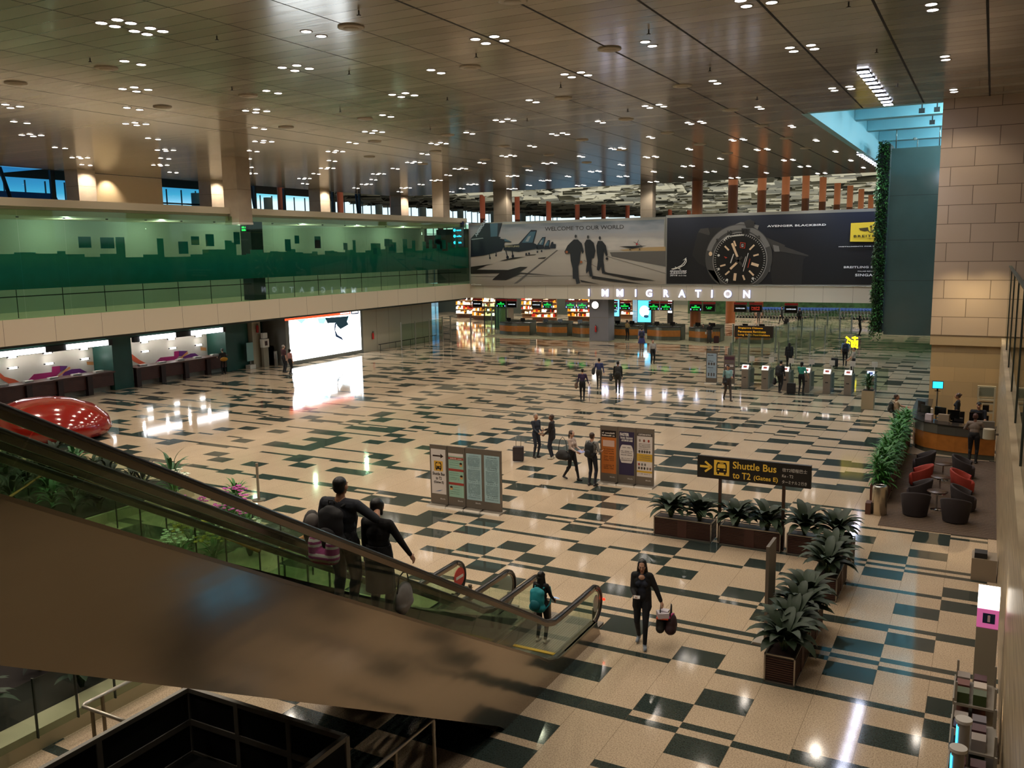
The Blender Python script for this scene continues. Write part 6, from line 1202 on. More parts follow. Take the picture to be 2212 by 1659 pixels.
g = MB(); g.lathe([(2.5, 0), (2.6, .12), (2.75, .12)], n=40, sy=.75); g.build('base', mat('base_dark_red', '3a0c0a', .4), t)
# hoarding enclosure below the escalator
t = thing('hoarding', 'black panelled enclosure with grey frame under the escalator', 'enclosure', (-8.7, 8.5, 0)); HB = mat('hoarding_black', '0b0a09', .9); HF = mat('hoarding_frame', '8a857c', .5)
def fence_run(p0, p1, H, nseg):
    d = Vector((p1[0]-p0[0], p1[1]-p0[1])); L = d.length; a = math.atan2(d.y, d.x); g = MB(); f_ = MB()
    c = ((p0[0]+p1[0])/2, (p0[1]+p1[1])/2)
    g.cb((c[0], c[1], H/2), (L, .03, H-.04), rz=a); g.build('panel', HB, t)
    for z in (.03, H*.5, H-.02): f_.cb((c[0], c[1], z), (L, .07, .07 if z != H*.5 else .09), rz=a)
    for i in range(nseg+1): q = (p0[0]+d.x*i/nseg, p0[1]+d.y*i/nseg); f_.cb((q[0], q[1], H/2), (.08, .075, H), rz=a)
    f_.build('frame', HF, t)
fence_run((-1.45, 0), (1.5, 0), 1.05, 3); fence_run((-1.45, 0), (-1.45, -4.6), 1.05, 3); fence_run((1.5, 0), (1.5, -4.6), 1.05, 3)
g = MB(); g.box(-1.42, 1.47, -4.6, -.04, 0, .02); g.build('dark_floor', HB, t)
g = MB(); g.lathe([(.05, 0), (.055, .12), (.02, .2), (.02, .23), (0, .23)], n=12); tag(g.build('bottle', mat('bottle_green', '9ab09a', .3), loc=(-8.6, 7.4, .02)), 'small pale plastic bottle standing inside the black enclosure', 'bottle')
RAILM = mat('rail_white_steel', 'b8b0a2', .3, .6)
t = thing('guard_rail', 'pale steel handrail loop left of the black enclosure', 'rail', (-11.2, 7.48, 0)); g = MB(); g.tube([(.0, 2.2, 1.0), (0, .05, 1.0), (.05, 0, 1.0), (1.0, 0, 1.0)], .028); g.build('rail', RAILM, t); g = MB()
for p in ((.25, 0), (.0, .35), (0, 1.8), (.95, 0)): g.box(p[0]-.025, p[0]+.025, p[1]-.015, p[1]+.015, 0, 1.0)
g.build('post', mat('rail_post', '8a7a60', .4, .5), t)
t = thing('guard_rail', 'pale steel handrail right of the black enclosure at the bottom edge', 'rail', (-6.5, 9.55, 0)); g = MB(); g.tube([(0, 0, 0), (0, 0, .93), (0, -.04, .95), (0, -3.6, .95)], .028); g.build('rail', RAILM, t); g = MB()
for y in (-.9, -2.2, -3.4): g.box(-.015, .015, y-.02, y+.02, 0, .95)
g.build('post', mat('rail_post', '8a7a60', .4, .5), t)
# ================================================================ people
def remesh(mb, voxel, it=3):
    me = bpy.data.meshes.new('tmp'); me.from_pydata(mb.v, [], mb.f); o = bpy.data.objects.new('tmp', me); COL.objects.link(o)
    m = o.modifiers.new('r', 'REMESH'); m.mode = 'VOXEL'; m.voxel_size = voxel
    s = o.modifiers.new('s', 'SMOOTH'); s.iterations = it; s.factor = .5
    dg = bpy.context.evaluated_depsgraph_get(); e = bpy.data.meshes.new_from_object(o.evaluated_get(dg))
    bpy.data.objects.remove(o); bpy.data.meshes.remove(me)
    n = len(e.vertices); v = np.empty(n*3); e.vertices.foreach_get('co', v); v = v.reshape(-1, 3)
    f = [tuple(p.vertices) for p in e.polygons]; bpy.data.meshes.remove(e); return v, f
def make_hand(curl, voxel):
    g = MB(); g.ell((0, 0, -.045), (.022, .042, .05)); g.caps((0, 0, .01), (0, 0, -.05), .024, .03)
    for i, (y, L) in enumerate(((.033, .062), (.011, .072), (-.011, .067), (-.032, .05))):
        p = Vector((0, y, -.082)); a = 0
        for k in range(3):
            a += curl*(.55+.2*k); q = p+Vector((-math.sin(a), 0, -math.cos(a)))*(L*(.45, .32, .27)[k]); g.caps(p, q, .0092-.0008*k, .0086-.0008*k, n=8); p = q
    p = Vector((0, .036, -.03)); q = p+Vector((-.012, .03, -.026)); g.caps(p, q, .0115, .0105, n=8); g.caps(q, q+Vector((-.012-.01*curl, .008, -.026)), .0105, .0085, n=8)
    return remesh(g, voxel, 2)
HANDS = {}
def hand(curl, near):
    k = (round(curl, 1), near)
    if k not in HANDS: HANDS[k] = make_hand(curl, .0052 if near else .0075)
    return HANDS[k]
def ik(a, b, l1, l2, bend):
    d = b-a; L = min(d.length, (l1+l2)*.999); u = d.normalized(); c = (l1*l1+L*L-l2*l2)/(2*L*l1); c = max(-1, min(1, c)); s_ = math.sqrt(1-c*c)
    w_ = bend-u*bend.dot(u); w_ = w_.normalized() if w_.length > 1e-4 else Vector((0, 1, 0)); return a+u*(l1*c)+w_*(l1*s_)
SK = {'fair': mat('skin_fair', 'b98d74', .55), 'tan': mat('skin_tan', 'a3765a', .55), 'brown': mat('skin_brown', '6b4632', .55)}
HB_ = mat('hair_black', '0f0c0b', .45); HBR = mat('hair_brown', '3a261a', .5); HG = mat('hair_grey', '8a8278', .6)
EYE = mat('eye_white', 'd8d0c8', .3); IRIS = mat('iris_dark', '1a100c', .2); LIP = mat('lip', '8a4038', .5)
def person(label, x, y, z, fx, fy, h, top, bottom, shoe='1a1a1c', skin='fair', hair='short', hm=None, step=0., arms=((.24, -.03, .80), (-.24, -.03, .80)), sleeve=.55, curl=(.5, .5), build=1., lean=0., sex='m', near=False, jacket=None, skirt=None, head_turn=0., look=0., mm=None, sit=False, barefoot=False, neck=False):
    rz = math.atan2(fy, fx)+PI/2; k = h/1.74
    t = thing('person', label, 'person', (x, y, z), rz); t.scale = (k, k, k)
    T_ = mm or mat('cloth_'+top, top, .85, noise=(9, .12)); B_ = mat('cloth_'+bottom, bottom, .85, noise=(9, .12)); S_ = mat('shoe_'+shoe, shoe, .5)
    V = Vector; w = build; sh = .175*w if sex == 'm' else .155*w; hp = .085*w
    hipz = .93 if not sit else .50
    dz = hipz-.93
    tilt = V((0, -math.sin(lean), math.cos(lean)))
    def up(dx, dy, q): return V((dx, 0, hipz))+tilt*(q-.93)+V((0, dy, 0))
    chest = up(0, 0, 1.28); neckb = up(0, .015, 1.46); headc = up(0, -.012, 1.615); pel = V((0, 0, hipz+.03))
    SHO = [up(sh, .01, 1.42), up(-sh, .01, 1.42)]; HIP = [V((hp, 0, hipz)), V((-hp, 0, hipz))]
    g = MB(); seg = []
    def C(p, q, r, r2, tagm): g.caps(p, q, r, r2); seg.append((V(p), V(q), r, r2, tagm))
    def E(c, r, tagm): g.ell(c, r); seg.append((V(c), V(c)+V((0, 0, .001)), (r[0]+r[1]+r[2])/3, (r[0]+r[1]+r[2])/3, tagm))
    # trunk
    E(up(0, .0, 1.02), (.155*w, .11*w, .13), 1 if True else 2); seg[-1] = seg[-1][:4]+(2 if bottom != top else 1,)
    E(up(0, -.005, 1.14), (.14*w, .10*w, .12), 1); E(chest, (.165*w if sex == 'm' else .15*w, .105*w, .17), 1)
    C(up(sh*.8, .01, 1.40), up(-sh*.8, .01, 1.40), .068*w, .068*w, 1)
    if sex == 'f': E(up(.065, -.085, 1.28), (.06, .05, .06), 1); E(up(-.065, -.085, 1.28), (.06, .05, .06), 1)
    C(neckb, up(0, 0, 1.54), .052*w if sex == 'm' else .045, .05 if sex == 'm' else .043, 0)
    if neck: E(up(0, -.075, 1.40), (.06, .04, .06), 0)
    # head
    R = Matrix.Rotation(head_turn, 3, 'Z') @ Matrix.Rotation(look, 3, 'X')
    def H(v): return headc+R @ V(v)
    hseg = len(seg)
    for c_, r_ in (((0, .012, .035), (.076, .092, .085)), ((0, -.02, -.03), (.062, .07, .075)), ((0, -.045, -.075), (.04, .038, .032)), ((0, -.005, .0), (.073, .085, .09))):
        g.ell(H(c_), r_, mtx=R); seg.append((H(c_), H(c_)+V((0, 0, .001)), .07, .07, 0))
    g.caps(H((0, -.088, .01)), H((0, -.108, -.028)), .009, .015, n=8); seg.append((H((0, -.09, 0)), H((0, -.1, -.03)), .012, .014, 0))
    for s_ in (-1, 1): g.ell(H((s_*.077, .012, -.005)), (.012, .022, .032), mtx=R); seg.append((H((s_*.077, .012, -.005)), H((s_*.077, .012, .01)), .015, .015, 0)); g.ell(H((s_*.04, -.062, -.02)), (.024, .024, .02), mtx=R)
    g.caps(H((-.04, -.082, .032)), H((.04, -.082, .032)), .010, .010, n=8)
    # legs
    ANK = []
    for i, s_ in enumerate((1, -1)):
        fy_ = -step*.5*s_ if not sit else -.42
        lift = .0 if fy_ <= 0 else abs(fy_)*.22
        an = V((s_*(.10 if abs(step) < .05 else .075), fy_+.02, .085+lift)); kn = ik(HIP[i], an, .44 if not sit else .44, .43, V((s_*.08, -1, 0)))
        if sit: kn = V((s_*.1, -.42, .52)); an = V((s_*.1, -.38, .09))
        ANK.append((an, lift)); C(HIP[i]+V((0, 0, .02)), kn, .092*w, .060*w, 2); C(kn, an, .058*w, .040*w, 2); E(kn.lerp(an, .28)+V((0, .015, 0)), (.052*w, .055*w, .1), 2)
        toe = an+V((s_*.02, -.13, -.045-(lift*.75 if lift else 0))); heel = an+V((0, .035, -.045)); C(heel, toe, .040, .036, 3); C(an, heel.lerp(toe, .3), .042, .038, 3)
    # arms
    ends = []
    for i, s_ in enumerate((1, -1)):
        tx, ty, tz = arms[i]; wr = V((tx, ty, tz+dz)); el = ik(SHO[i], wr, .285, .25, V((s_*.35, 1, -.2))); wr = el+(wr-el).normalized()*.25
        C(SHO[i], el, .052*w, .042*w, 1); mid = el.lerp(wr, .5)
        if sleeve < .5: C(SHO[i].lerp(el, sleeve*1.6), el, .043*w, .04*w, 0)
        C(el, wr, .040*w, .027*w, 0 if sleeve < .9 and sleeve < .95 else 1)
        ends.append((el, wr))
    v, f = remesh(g, .0105 if near else .0175, 3 if near else 2)
    ctr = np.array([np.mean(v[list(q)], axis=0) for q in f]); best = np.full(len(f), 1e9); lab = np.zeros(len(f), int)
    for a, b, r1, r2, m_ in seg:
        a = np.array(a); b = np.array(b); d = b-a; tt = np.clip(((ctr-a) @ d)/(d @ d+1e-9), 0, 1); dd = np.linalg.norm(ctr-(a+tt[:, None]*d), axis=1)-(r1+(r2-r1)*tt)
        q = dd < best; best[q] = dd[q]; lab[q] = m_
    M = MB(); M.v = [tuple(p) for p in v]; M.f = [list(q) for q in f]; M.m = [int(a) for a in lab]; M.sm = [True]*len(f)
    for i, (el, wr) in enumerate(ends):
        hv, hf = hand(curl[i], near); d = (wr-el).normalized(); zc = -d; s_ = (1, -1)[i]
        xc = V((s_, 0, 0)); xc = (xc-zc*xc.dot(zc)); xc = xc.normalized() if xc.length > .1 else V((0, 1, 0)).cross(zc).normalized()
        yc = V((0, -1, 0)); yc = yc-zc*yc.dot(zc); yc = yc.normalized() if yc.length > .2 else V((0, 0, 1)); xc = yc.cross(zc)*(1)
        if xc.dot(V((s_, 0, 0))) < 0: hv = hv*np.array([-1, 1, 1])
        P = np.array(wr)+hv @ np.array([list(xc), list(yc), list(zc)]); M.add([tuple(p) for p in P], hf, 0, True)
    body = M.build('body', [SK[skin], T_, B_, S_], t)
    if near or True:
        g = MB()
        for s_ in (-1, 1): g.ell(H((s_*.031, -.083, .012)), (.013, .009, .0075), n=8, mtx=R)
        g2 = MB()
        for s_ in (-1, 1): g2.ell(H((s_*.031, -.0895, .012)), (.006, .004, .006), n=8, mtx=R); g2.caps(H((s_*.018, -.092, .036)), H((s_*.048, -.084, .036)), .0035, .003, n=6)
        if near: g.build('eyes', EYE, t)
        g2.build('brows_and_pupils', IRIS, t); g3 = MB(); g3.caps(H((-.02, -.089, -.055)), H((.02, -.089, -.055)), .0065, .0065, n=6); g3.build('mouth', LIP, t)
    # hair
    if hair != 'bald':
        g = MB(); HM = hm or HB_
        g.ell(H((0, .028, .048)), (.084, .094, .086), mtx=R); g.ell(H((0, .045, .0)), (.080, .07, .075), mtx=R)
        if hair in ('long', 'pony', 'bun', 'bob'):
            g.ell(H((.055, .01, .03)), (.035, .07, .06), mtx=R); g.ell(H((-.055, .01, .03)), (.035, .07, .06), mtx=R)
        if hair == 'long':
            for s_ in (-1, 1): g.caps(H((s_*.065, .01, .0)), H((s_*.085, .0, -.16)), .03, .028); g.caps(H((s_*.085, .0, -.15)), up(s_*.11, -.075, 1.27), .03, .012)
            g.caps(H((0, .06, -.02)), up(0, .1, 1.25), .075, .05); g.caps(H((.03, .06, -.05)), up(.07, .1, 1.22), .05, .02); g.caps(H((-.03, .06, -.05)), up(-.07, .1, 1.22), .05, .02)
        if hair == 'bob': g.caps(H((0, .055, -.0)), H((0, .065, -.1)), .07, .05); [g.caps(H((s_*.066, .02, 0)), H((s_*.07, .02, -.08)), .026, .02) for s_ in (-1, 1)]
        if hair == 'pony': g.caps(H((0, .1, .03)), H((.02, .14, -.1)), .03, .028); g.caps(H((.02, .14, -.1)), H((.03, .12, -.27)), .028, .01)
        if hair == 'bun': g.ell(H((0, .12, .06)), (.04, .035, .04))
        if hair == 'cap': g.caps(H((0, -.06, .07)), H((0, -.13, .06)), .05, .03, n=10)
        hv, hf = remesh(g, .011 if near else .016, 2); q = MB(); q.v = [tuple(p) for p in hv]; q.f = [list(a) for a in hf]; q.m = [0]*len(hf); q.sm = [True]*len(hf); q.build('cap' if hair == 'cap' else 'hair', HM, t)
    if jacket:
        col, length, open_ = jacket; g = MB(); JM = mat('cloth_'+col, col, .85, noise=(9, .12))
        g.ell(chest, (.185*w, .128*w, .18)); g.caps(up(sh*.85, .01, 1.41), up(-sh*.85, .01, 1.41), .078*w, .078*w)
        g.caps(up(.05, .012, 1.15), up(.075*w, .015, length), .125*w, .115*w); g.caps(up(-.05, .012, 1.15), up(-.075*w, .015, length), .125*w, .115*w)
        for i in range(2): el, wr = ends[i]; g.caps(SHO[i], el, .062*w, .054*w); g.caps(el, el.lerp(wr, .9), .052*w, .04*w)
        hv, hf = remesh(g, .0125 if near else .019, 3)
        if open_:
            keep = [q for q in hf if not (np.mean(hv[list(q)], axis=0)[1] < -.03 and abs(np.mean(hv[list(q)], axis=0)[0]) < .075*w and np.mean(hv[list(q)], axis=0)[2] < 1.5)]
            hf = keep
        hf = [q for q in hf if np.mean(hv[list(q)], axis=0)[2] > length-.06]
        q = MB(); q.v = [tuple(p) for p in hv]; q.f = [list(a) for a in hf]; q.m = [0]*len(hf); q.sm = [True]*len(hf); q.build('jacket', JM, t)
    if skirt:
        col, zb, rb = skirt; g = MB(); g.lathe([(.15*w, 1.12), (.17*w, .98), (rb, zb), (rb-.012, zb), (.14, 1.0)], (0, .0, 0), 24, sy=.78)
        g.build('skirt', mat('cloth_'+col, col, .85, noise=(9, .12)), t)
    t['label'] = label; return t
def onback(p, off=(0, .17, 1.22)):
    """a point carried by a person, in world space, and the person's turn"""
    M = Matrix.Translation(p.location) @ Matrix.Rotation(p.rotation_euler.z, 4, 'Z') @ Matrix.Scale(p.scale.x, 4); return M @ Vector(off), p.rotation_euler.z
def backpack(p, col, lab, s_=1., off=(0, .17, 1.22), accent=None):
    c, rz = onback(p, off); t = thing('backpack', lab, 'backpack', c, rz); t.scale = (s_,)*3
    g = MB(); g.ell((0, .03, 0), (.155, .10, .24)); g.caps((-.07, .02, -.16), (.07, .02, -.16), .1, .1); g.caps((-.06, .02, .12), (.06, .02, .12), .09, .09); v, f = remesh(g, .016); q = MB(); q.v = [tuple(a) for a in v]; q.f = [list(a) for a in f]; q.m = [0]*len(f); q.sm = [True]*len(f); q.build('bag_body', mat('pack_'+col, col, .75, noise=(6, .15)), t)
    g = MB(); g.ell((0, .11, -.09), (.11, .05, .11)); g.build('front_pocket', mat('pocket_'+(accent or col), accent or col, .7), t)
    g = MB(); g.tube([(-.04, .0, .24), (-.03, .0, .28), (.03, 0, .28), (.04, 0, .24)], .008, n=6); g.build('grab_loop', BLACK, t)
    g = MB()
    for s in (-1, 1): g.tube([(s*.09, -.05, .2), (s*.10, -.14, .22), (s*.11, -.27, .16), (s*.13, -.285, .02), (s*.15, -.2, -.14), (s*.13, -.04, -.2)], .014, n=6)
    g.build('strap', mat('strap_'+col, col, .8), t); return t
def suitcase(x, y, rz, col, lab, s_=1., handle=True, z=0):
    t = thing('suitcase', lab, 'suitcase', (x, y, z), rz); t.scale = (s_,)*3; g = MB()
    g.prism([(-.2, .06), (-.17, .04), (.17, .04), (.2, .06), (.2, .54), (.17, .57), (-.17, .57), (-.2, .54)], 'y', -.12, .12); g.build('shell', mat('case_'+col, col, .55), t)
    g = MB(); g.box(-.15, .15, -.135, -.12, .1, .34); g.build('front_pocket', mat('case_'+col, col, .55), t)
    if handle: g = MB(); g.tube([(-.09, .09, .57), (-.09, .09, .98), (.09, .09, .98), (.09, .09, .57)], .01, n=6); g.build('handle', STEEL, t)
    for sx in (-.15, .15): g = MB(); g.lathe([(0, -.015), (.035, -.015), (.035, .015), (0, .015)], n=12); o = g.build('wheel', BLACK, t, (sx, .08, .036)); o.rotation_euler = (0, PI/2, 0)
    return t
def bag(p, off, dims, col, lab, name='shoulder_bag', strap=True, top=None):
    c, rz = onback(p, off); t = thing(name, lab, 'bag', c, rz); g = MB(); g.ell((0, 0, 0), (dims[0], dims[1], dims[2])); g.caps((0, -dims[1]*.6, -dims[2]*.35), (0, dims[1]*.6, -dims[2]*.35), dims[0]*.95, dims[0]*.95)
    v, f = remesh(g, .018); q = MB(); q.v = [tuple(a) for a in v]; q.f = [list(a) for a in f]; q.m = [0]*len(f); q.sm = [True]*len(f); q.build('bag_body', mat('bag_'+col, col, .7, noise=(6, .2)), t)
    if strap: g = MB(); h = top or .25; g.tube([(0, -dims[1]*.8, dims[2]*.5), (0, -dims[1]*.5, dims[2]+h*.7), (0, 0, dims[2]+h), (0, dims[1]*.5, dims[2]+h*.7), (0, dims[1]*.8, dims[2]*.5)], .01, n=6); g.build('handle', BLACK, t)
    return t
def tocam(x, y): return (-x, -y)
def away(x, y): return (x, y)
# ---- woman walking with bags
x, y = -5.40, 14.95
p = person('woman in open black cardigan walking towards us with phone and bags', x, y, 0, 3.6, -15, 1.69, '1b2130', '0e1118', '77808c', hair='long', step=.34, arms=((.42, -.06, .82), (-.10, -.27, 1.10)), curl=(.9, .9), sleeve=.4, sex='f', near=True, jacket=('0d0b0c', .78, True), neck=True, look=.28)
c, rz = onback(p, (-.06, -.37, 1.12)); t = thing('phone', 'small phone in the hand of the woman with bags', 'phone', c, rz); g = MB(); g.cb((0, 0, 0), (.12, .012, .06), rx=-.8); g.build('case', mat('phone_silver', 'b8b0a8', .3), t)
t = bag(p, (.55, .05, .48), (.12, .2, .2), '2a0f14', 'dark maroon duffel bag hanging from the walking woman\'s hand', 'duffel_bag', top=.18)
g = MB(); g.tube([(-.02, -.16, .16), (.02, -.05, .2), (.04, .1, .15)], .02, n=6); g.build('pink_piping', mat('pink_bright', 'b0186a', .5), t)
bag(p, (.36, -.02, .48), (.09, .15, .18), '15130f', 'black shoulder bag beside the maroon duffel, with white cloth on top', 'tote_bag', top=.2)
c, rz = onback(p, (.40, -.05, .69)); g = MB(); g.cb((0, 0, 0), (.2, .2, .10), rz=.3); g.cb((.03, .05, .05), (.16, .14, .04), rz=-.2); g.cb((0, 0, -.055), (.22, .21, .02), 1); tag(g.build('folded_cloth', [mat('cloth_white', 'c8c0c8', .8), mat('cloth_orange', 'b84a28', .8)], loc=c, rz=rz), 'folded white and orange cloth stuffed over the black tote', 'cloth')
# ---- couple on the near escalator
yy = 8.45; p = person('large man in dark T-shirt on the escalator, arm round the woman', -7.05, yy, zs(yy)+.1, -.1, 1, 1.84, '23262e', '15161a', build=1.26, near=True, hair='short', sleeve=.3, arms=((.28, -.12, .95), (-.34, -.26, 1.32)), skin='tan')
backpack(p, '17171a', 'big black backpack on the large man, striped pillow hung on it', 1.15, (0, .2, 1.2)); 
c, rz = onback(p, (.34, .12, 1.1)); t = thing('backpack', 'grey and black rucksack hanging at the large man\'s left side', 'backpack', c, rz); g = MB(); g.ell((0, 0, 0), (.13, .12, .25)); g.build('bag_body', mat('pack_grey', '4a4846', .8, noise=(5, .4)), t); g = MB(); g.ell((-.04, .05, .1), (.1, .09, .12)); g.build('top_pocket', mat('pack_greybrown', '6a6460', .8), t)
c, rz = onback(p, (-.02, .42, .98)); t = thing('neck_pillow', 'pink and white striped neck pillow hanging behind the large man', 'pillow', c, rz); t.scale = (1.3,)*3
g = MB(); g.caps((-.1, 0, .07), (-.09, 0, -.06), .065, .07); g.caps((.1, 0, .07), (.09, 0, -.06), .065, .07); g.caps((-.09, 0, -.07), (.09, 0, -.07), .075, .075); v, f = remesh(g, .012)
q = MB(); q.v = [tuple(a) for a in v]; q.f = [list(a) for a in f]; q.sm = [True]*len(f); q.m = [int(np.mean(v[list(a)], axis=0)[2]*38) % 2 for a in f]; q.build('cushion', [mat('stripe_pink', '9a3a78', .8), mat('stripe_white', 'cfc4c4', .8)], t)
yy = 8.75; pw = person('woman in long black top on the escalator beside the large man', -6.72, yy, zs(yy)+.08, -.1, 1, 1.72, '0f0e10', '121114', near=True, hair='bob', sex='f', build=1.15, sleeve=1., arms=((.2, 0, .85), (-.36, -.2, .95)), skirt=('101013', .5, .2))
bag(pw, (-.36, .02, .45), (.08, .2, .22), '77736f', 'grey shopping bag beside the woman in black on the escalator', 'shopping_bag', top=.12)
p = person('girl with long dark hair and phone at the foot of the escalator', -7.1, 14.15, .05, .05, 1, 1.40, '121012', '16150f', near=True, hair='long', sex='f', sleeve=1., arms=((.2, -.1, .92), (-.2, -.26, .98)), skin='tan', shoe='a8a098')
backpack(p, '1f8a94', 'turquoise backpack on the girl at the foot of the escalator', 1.0, (0, .17, 1.13), '156a74')
c, rz = onback(p, (-.2, -.36, 1.0)); g = MB(); g.cb((0, 0, 0), (.07, .13, .012), rx=.5); tag(g.build('phone', mat('phone_glow', '9fc0e8', .4, emit=.9), loc=c, rz=rz), 'lit phone held by the girl with the turquoise backpack', 'phone')
# ---- middle group
p = person('bald man in dark tracksuit with side stripes, hands together', -14.05, 27.7, 0, .8, -.35, 1.62, '232833', '1f2430', skin='tan', hair='short', hm=HG, arms=((.08, -.26, 1.05), (-.1, -.28, 1.02)), sleeve=1., shoe='2a2420', near=True)
suitcase(-14.35, 26.9, .4, '2c2528', 'dark plum cabin suitcase beside the man in the tracksuit', .95)
p = person('person in long dark coat holding a white paper', -13.45, 27.75, 0, -.8, -.15, 1.62, '1c1416', '161c2a', hair='short', hm=HBR, arms=((.15, -.24, .98), (-.1, -.3, 1.1)), sleeve=1., jacket=('1a1214', .82, False), shoe='b0a898', near=True, skin='brown')
c, rz = onback(p, (-.08, -.36, 1.15)); g = MB(); g.cb((0, 0, 0), (.2, .01, .16), rx=.3, rz=.4); tag(g.build('paper', WHITE, loc=c, rz=rz), 'white sheet held by the person in the dark coat', 'paper')
p = person('woman with ponytail and beige top looking at a leaflet', -11.6, 25.4, 0, .55, -.12, 1.64, 'b09c90', '0c0b0c', hair='pony', hm=HBR, sex='f', arms=((.08, -.32, 1.08), (-.1, -.30, 1.04)), sleeve=1., step=.5, near=True, shoe='1c1c1e')
bag(p, (-.26, .18, .92), (.14, .24, .16), '100e0e', 'big black shoulder bag of the woman with the ponytail', top=.42)
c, rz = onback(p, (.0, -.42, 1.06)); g = MB(); g.cb((0, 0, 0), (.24, .16, .01), rx=.3); tag(g.build('leaflet', mat('leaflet_blue', '8a90b8', .5), loc=c, rz=rz), 'blue-white leaflet in the ponytailed woman\'s hands', 'leaflet')
bag(p, (.1, .06, .82), (.08, .1, .16), '141214', 'dark jacket tied at the hip of the ponytailed woman', 'tied_jacket', False)
p = person('young man in grey T-shirt with black backpack facing the orange poster', -10.72, 25.02, 0, .1, 1, 1.72, '767470', '191d28', hair='short', hm=HBR, arms=((.2, -.22, 1.1), (-.22, -.2, 1.1)), sleeve=.3, near=True, shoe='2a2a2c')
backpack(p, '101113', 'black backpack on the young man facing the orange poster', 1.0)
# ---- walkers farther in
p = person('person in purple vest walking away with a cane', -17.35, 39.3, 0, *away(-17, 39), 1.62, '2f2040', '0e0e12', hair='short', arms=((.27, 0, .86), (-.34, -.12, .86)), sleeve=1., step=.3)
t = thing('cane', 'thin brown walking cane beside the person in the purple vest', 'cane', (-17.0, 39.35, 0), .5); g = MB(); g.tube([(0, 0, 0), (0, 0, .82), (.03, 0, .88), (.09, 0, .88)], .012, n=6); g.build('shaft', mat('cane_brown', '5a3a24', .4), t)
bag(p, (.32, .06, .85), (.09, .16, .17), '5a4434', 'brown shoulder bag of the person in the purple vest', top=.35)
p = person('man in blue vest and dark sleeves walking away', -18.1, 43.2, 0, *away(-18, 43), 1.66, '2c3560', '3a3834', step=.4, sleeve=1., jacket=None, arms=((.27, -.2, .95), (-.28, .05, .85)))
bag(p, (.32, .05, 1.0), (.1, .17, .2), '1c1e1e', 'dark bag on the shoulder of the man in the blue vest', top=.3)
p = person('man in black jacket with black backpack walking away, right of the blue vest', -16.6, 42.1, 0, *away(-16, 42), 1.70, '141614', '2f2e2a', step=.42, sleeve=1.)
backpack(p, '1a1c1c', 'black backpack on the man right of the blue vest', 1.05); bag(p, (.36, 0, .85), (.1, .15, .2), '22262a', 'dark carrier bag in the hand of the man in the black jacket', 'carrier_bag', top=.1)
person('staff woman in pale shirt and wide black trousers standing', -18.9, 54.0, 0, .6, -.8, 1.58, '9a9490', '0c0c0e', hair='short', arms=((.24, -.05, .8), (-.24, -.05, .8)), sleeve=1., build=1.1)
p = person('woman in violet-blue dress walking towards the desks', -22.2, 61.0, 0, *away(-22, 61), 1.68, '3a3a70', '8a6a5c', hair='bun', sex='f', step=.35, skirt=('454a80', .55, .3), sleeve=.3); backpack(p, '1a1a2c', 'dark backpack on the woman in the violet dress', .95)
person('person in grey hooded top walking beside the violet dress', -22.75, 62.4, 0, *away(-22, 61), 1.66, '8a8482', '4a4450', hair='bob', sleeve=1., step=.3)
person('man in tan vest standing at the fourth desk', -25.7, 67.2, 0, .2, 1, 1.66, 'a08a5c', '10100f', hair='short', sleeve=1., arms=((.15, -.3, 1.05), (-.15, -.3, 1.05)))
p = person('man in pale teal T-shirt with a sling bag striding right of the stands', -10.95, 42.2, 0, .55, -.75, 1.78, '7d9c98', '3b3028', hair='cap', hm=mat('cap_dark', '2a2020', .7), step=.5, sleeve=.3, skin='tan', arms=((.1, -.28, 1.12), (-.25, -.05, .9)))
bag(p, (-.2, -.12, .98), (.1, .12, .2), '121214', 'black sling bag on the man in the teal T-shirt', 'sling_bag', top=.35)
p = person('person in black with backpack bending over a gate screen', -9.15, 45.5, 0, .3, 1, 1.68, '0f0f10', '101012', hair='short', sleeve=1., arms=((.2, -.32, 1.05), (-.22, -.1, .85)), lean=.12, step=.2); backpack(p, '18181a', 'round black backpack on the person at the third gate', 1.1)
bag(p, (.3, 0, .6), (.09, .14, .2), '1a1a1e', 'dark carrier bag with white top at the third gate', 'carrier_bag', top=.14)
p = person('person in bright teal shirt and black trousers at the fourth gate', -8.1, 45.5, 0, .2, 1, 1.66, '1f7a6c', '0d0d0f', hair='bob', sleeve=.3, arms=((.22, -.3, .95), (-.32, -.1, .95)))
suitcase(-8.55, 45.35, 0, '0e0e10', 'black cabin suitcase beside the person in the teal shirt', 1.0)
p = person('person in black hooded jacket beyond the gates', -10.5, 54.7, 0, *away(-10, 55), 1.62, '0d0e12', '0c0c0e', hair='long', sex='f', sleeve=1., build=1.15, jacket=('0e1014', .85, False))
p = person('man in light blue shirt with dark backpack beyond the gates', -7.65, 57.3, 0, *away(-7, 57), 1.70, '6f86a8', '14151a', hair='short', hm=HG, sleeve=.3, step=.3); backpack(p, '161c2e', 'navy backpack on the man in the light blue shirt', 1.05); suitcase(-8.15, 56.6, .2, '13161e', 'dark suitcase beside the man in the light blue shirt')
person('officer in pale grey shirt holding a paper beyond the gates', -6.6, 53.0, 0, -.9, -.3, 1.66, '9c9690', '1a1a22', hair='short', hm=HBR, sleeve=.3, arms=((.1, -.3, 1.0), (-.1, -.3, 1.0)))
person('person in dark clothes raising an arm near the green wall', -9.3, 77.5, 0, 1, -.2, 1.68, '22261f', '16181a', hair='long', sex='f', sleeve=1., arms=((.2, -.4, 1.25), (-.15, -.3, 1.2)))
p = person('dark-clothed person walking at the back with a case, left of the last screens', -17.4, 86.5, 0, -1, .2, 1.7, '141414', '121214', step=.5, sleeve=1.); suitcase(-16.9, 86.3, 0, '141416', 'dark case beside the walker at the back')
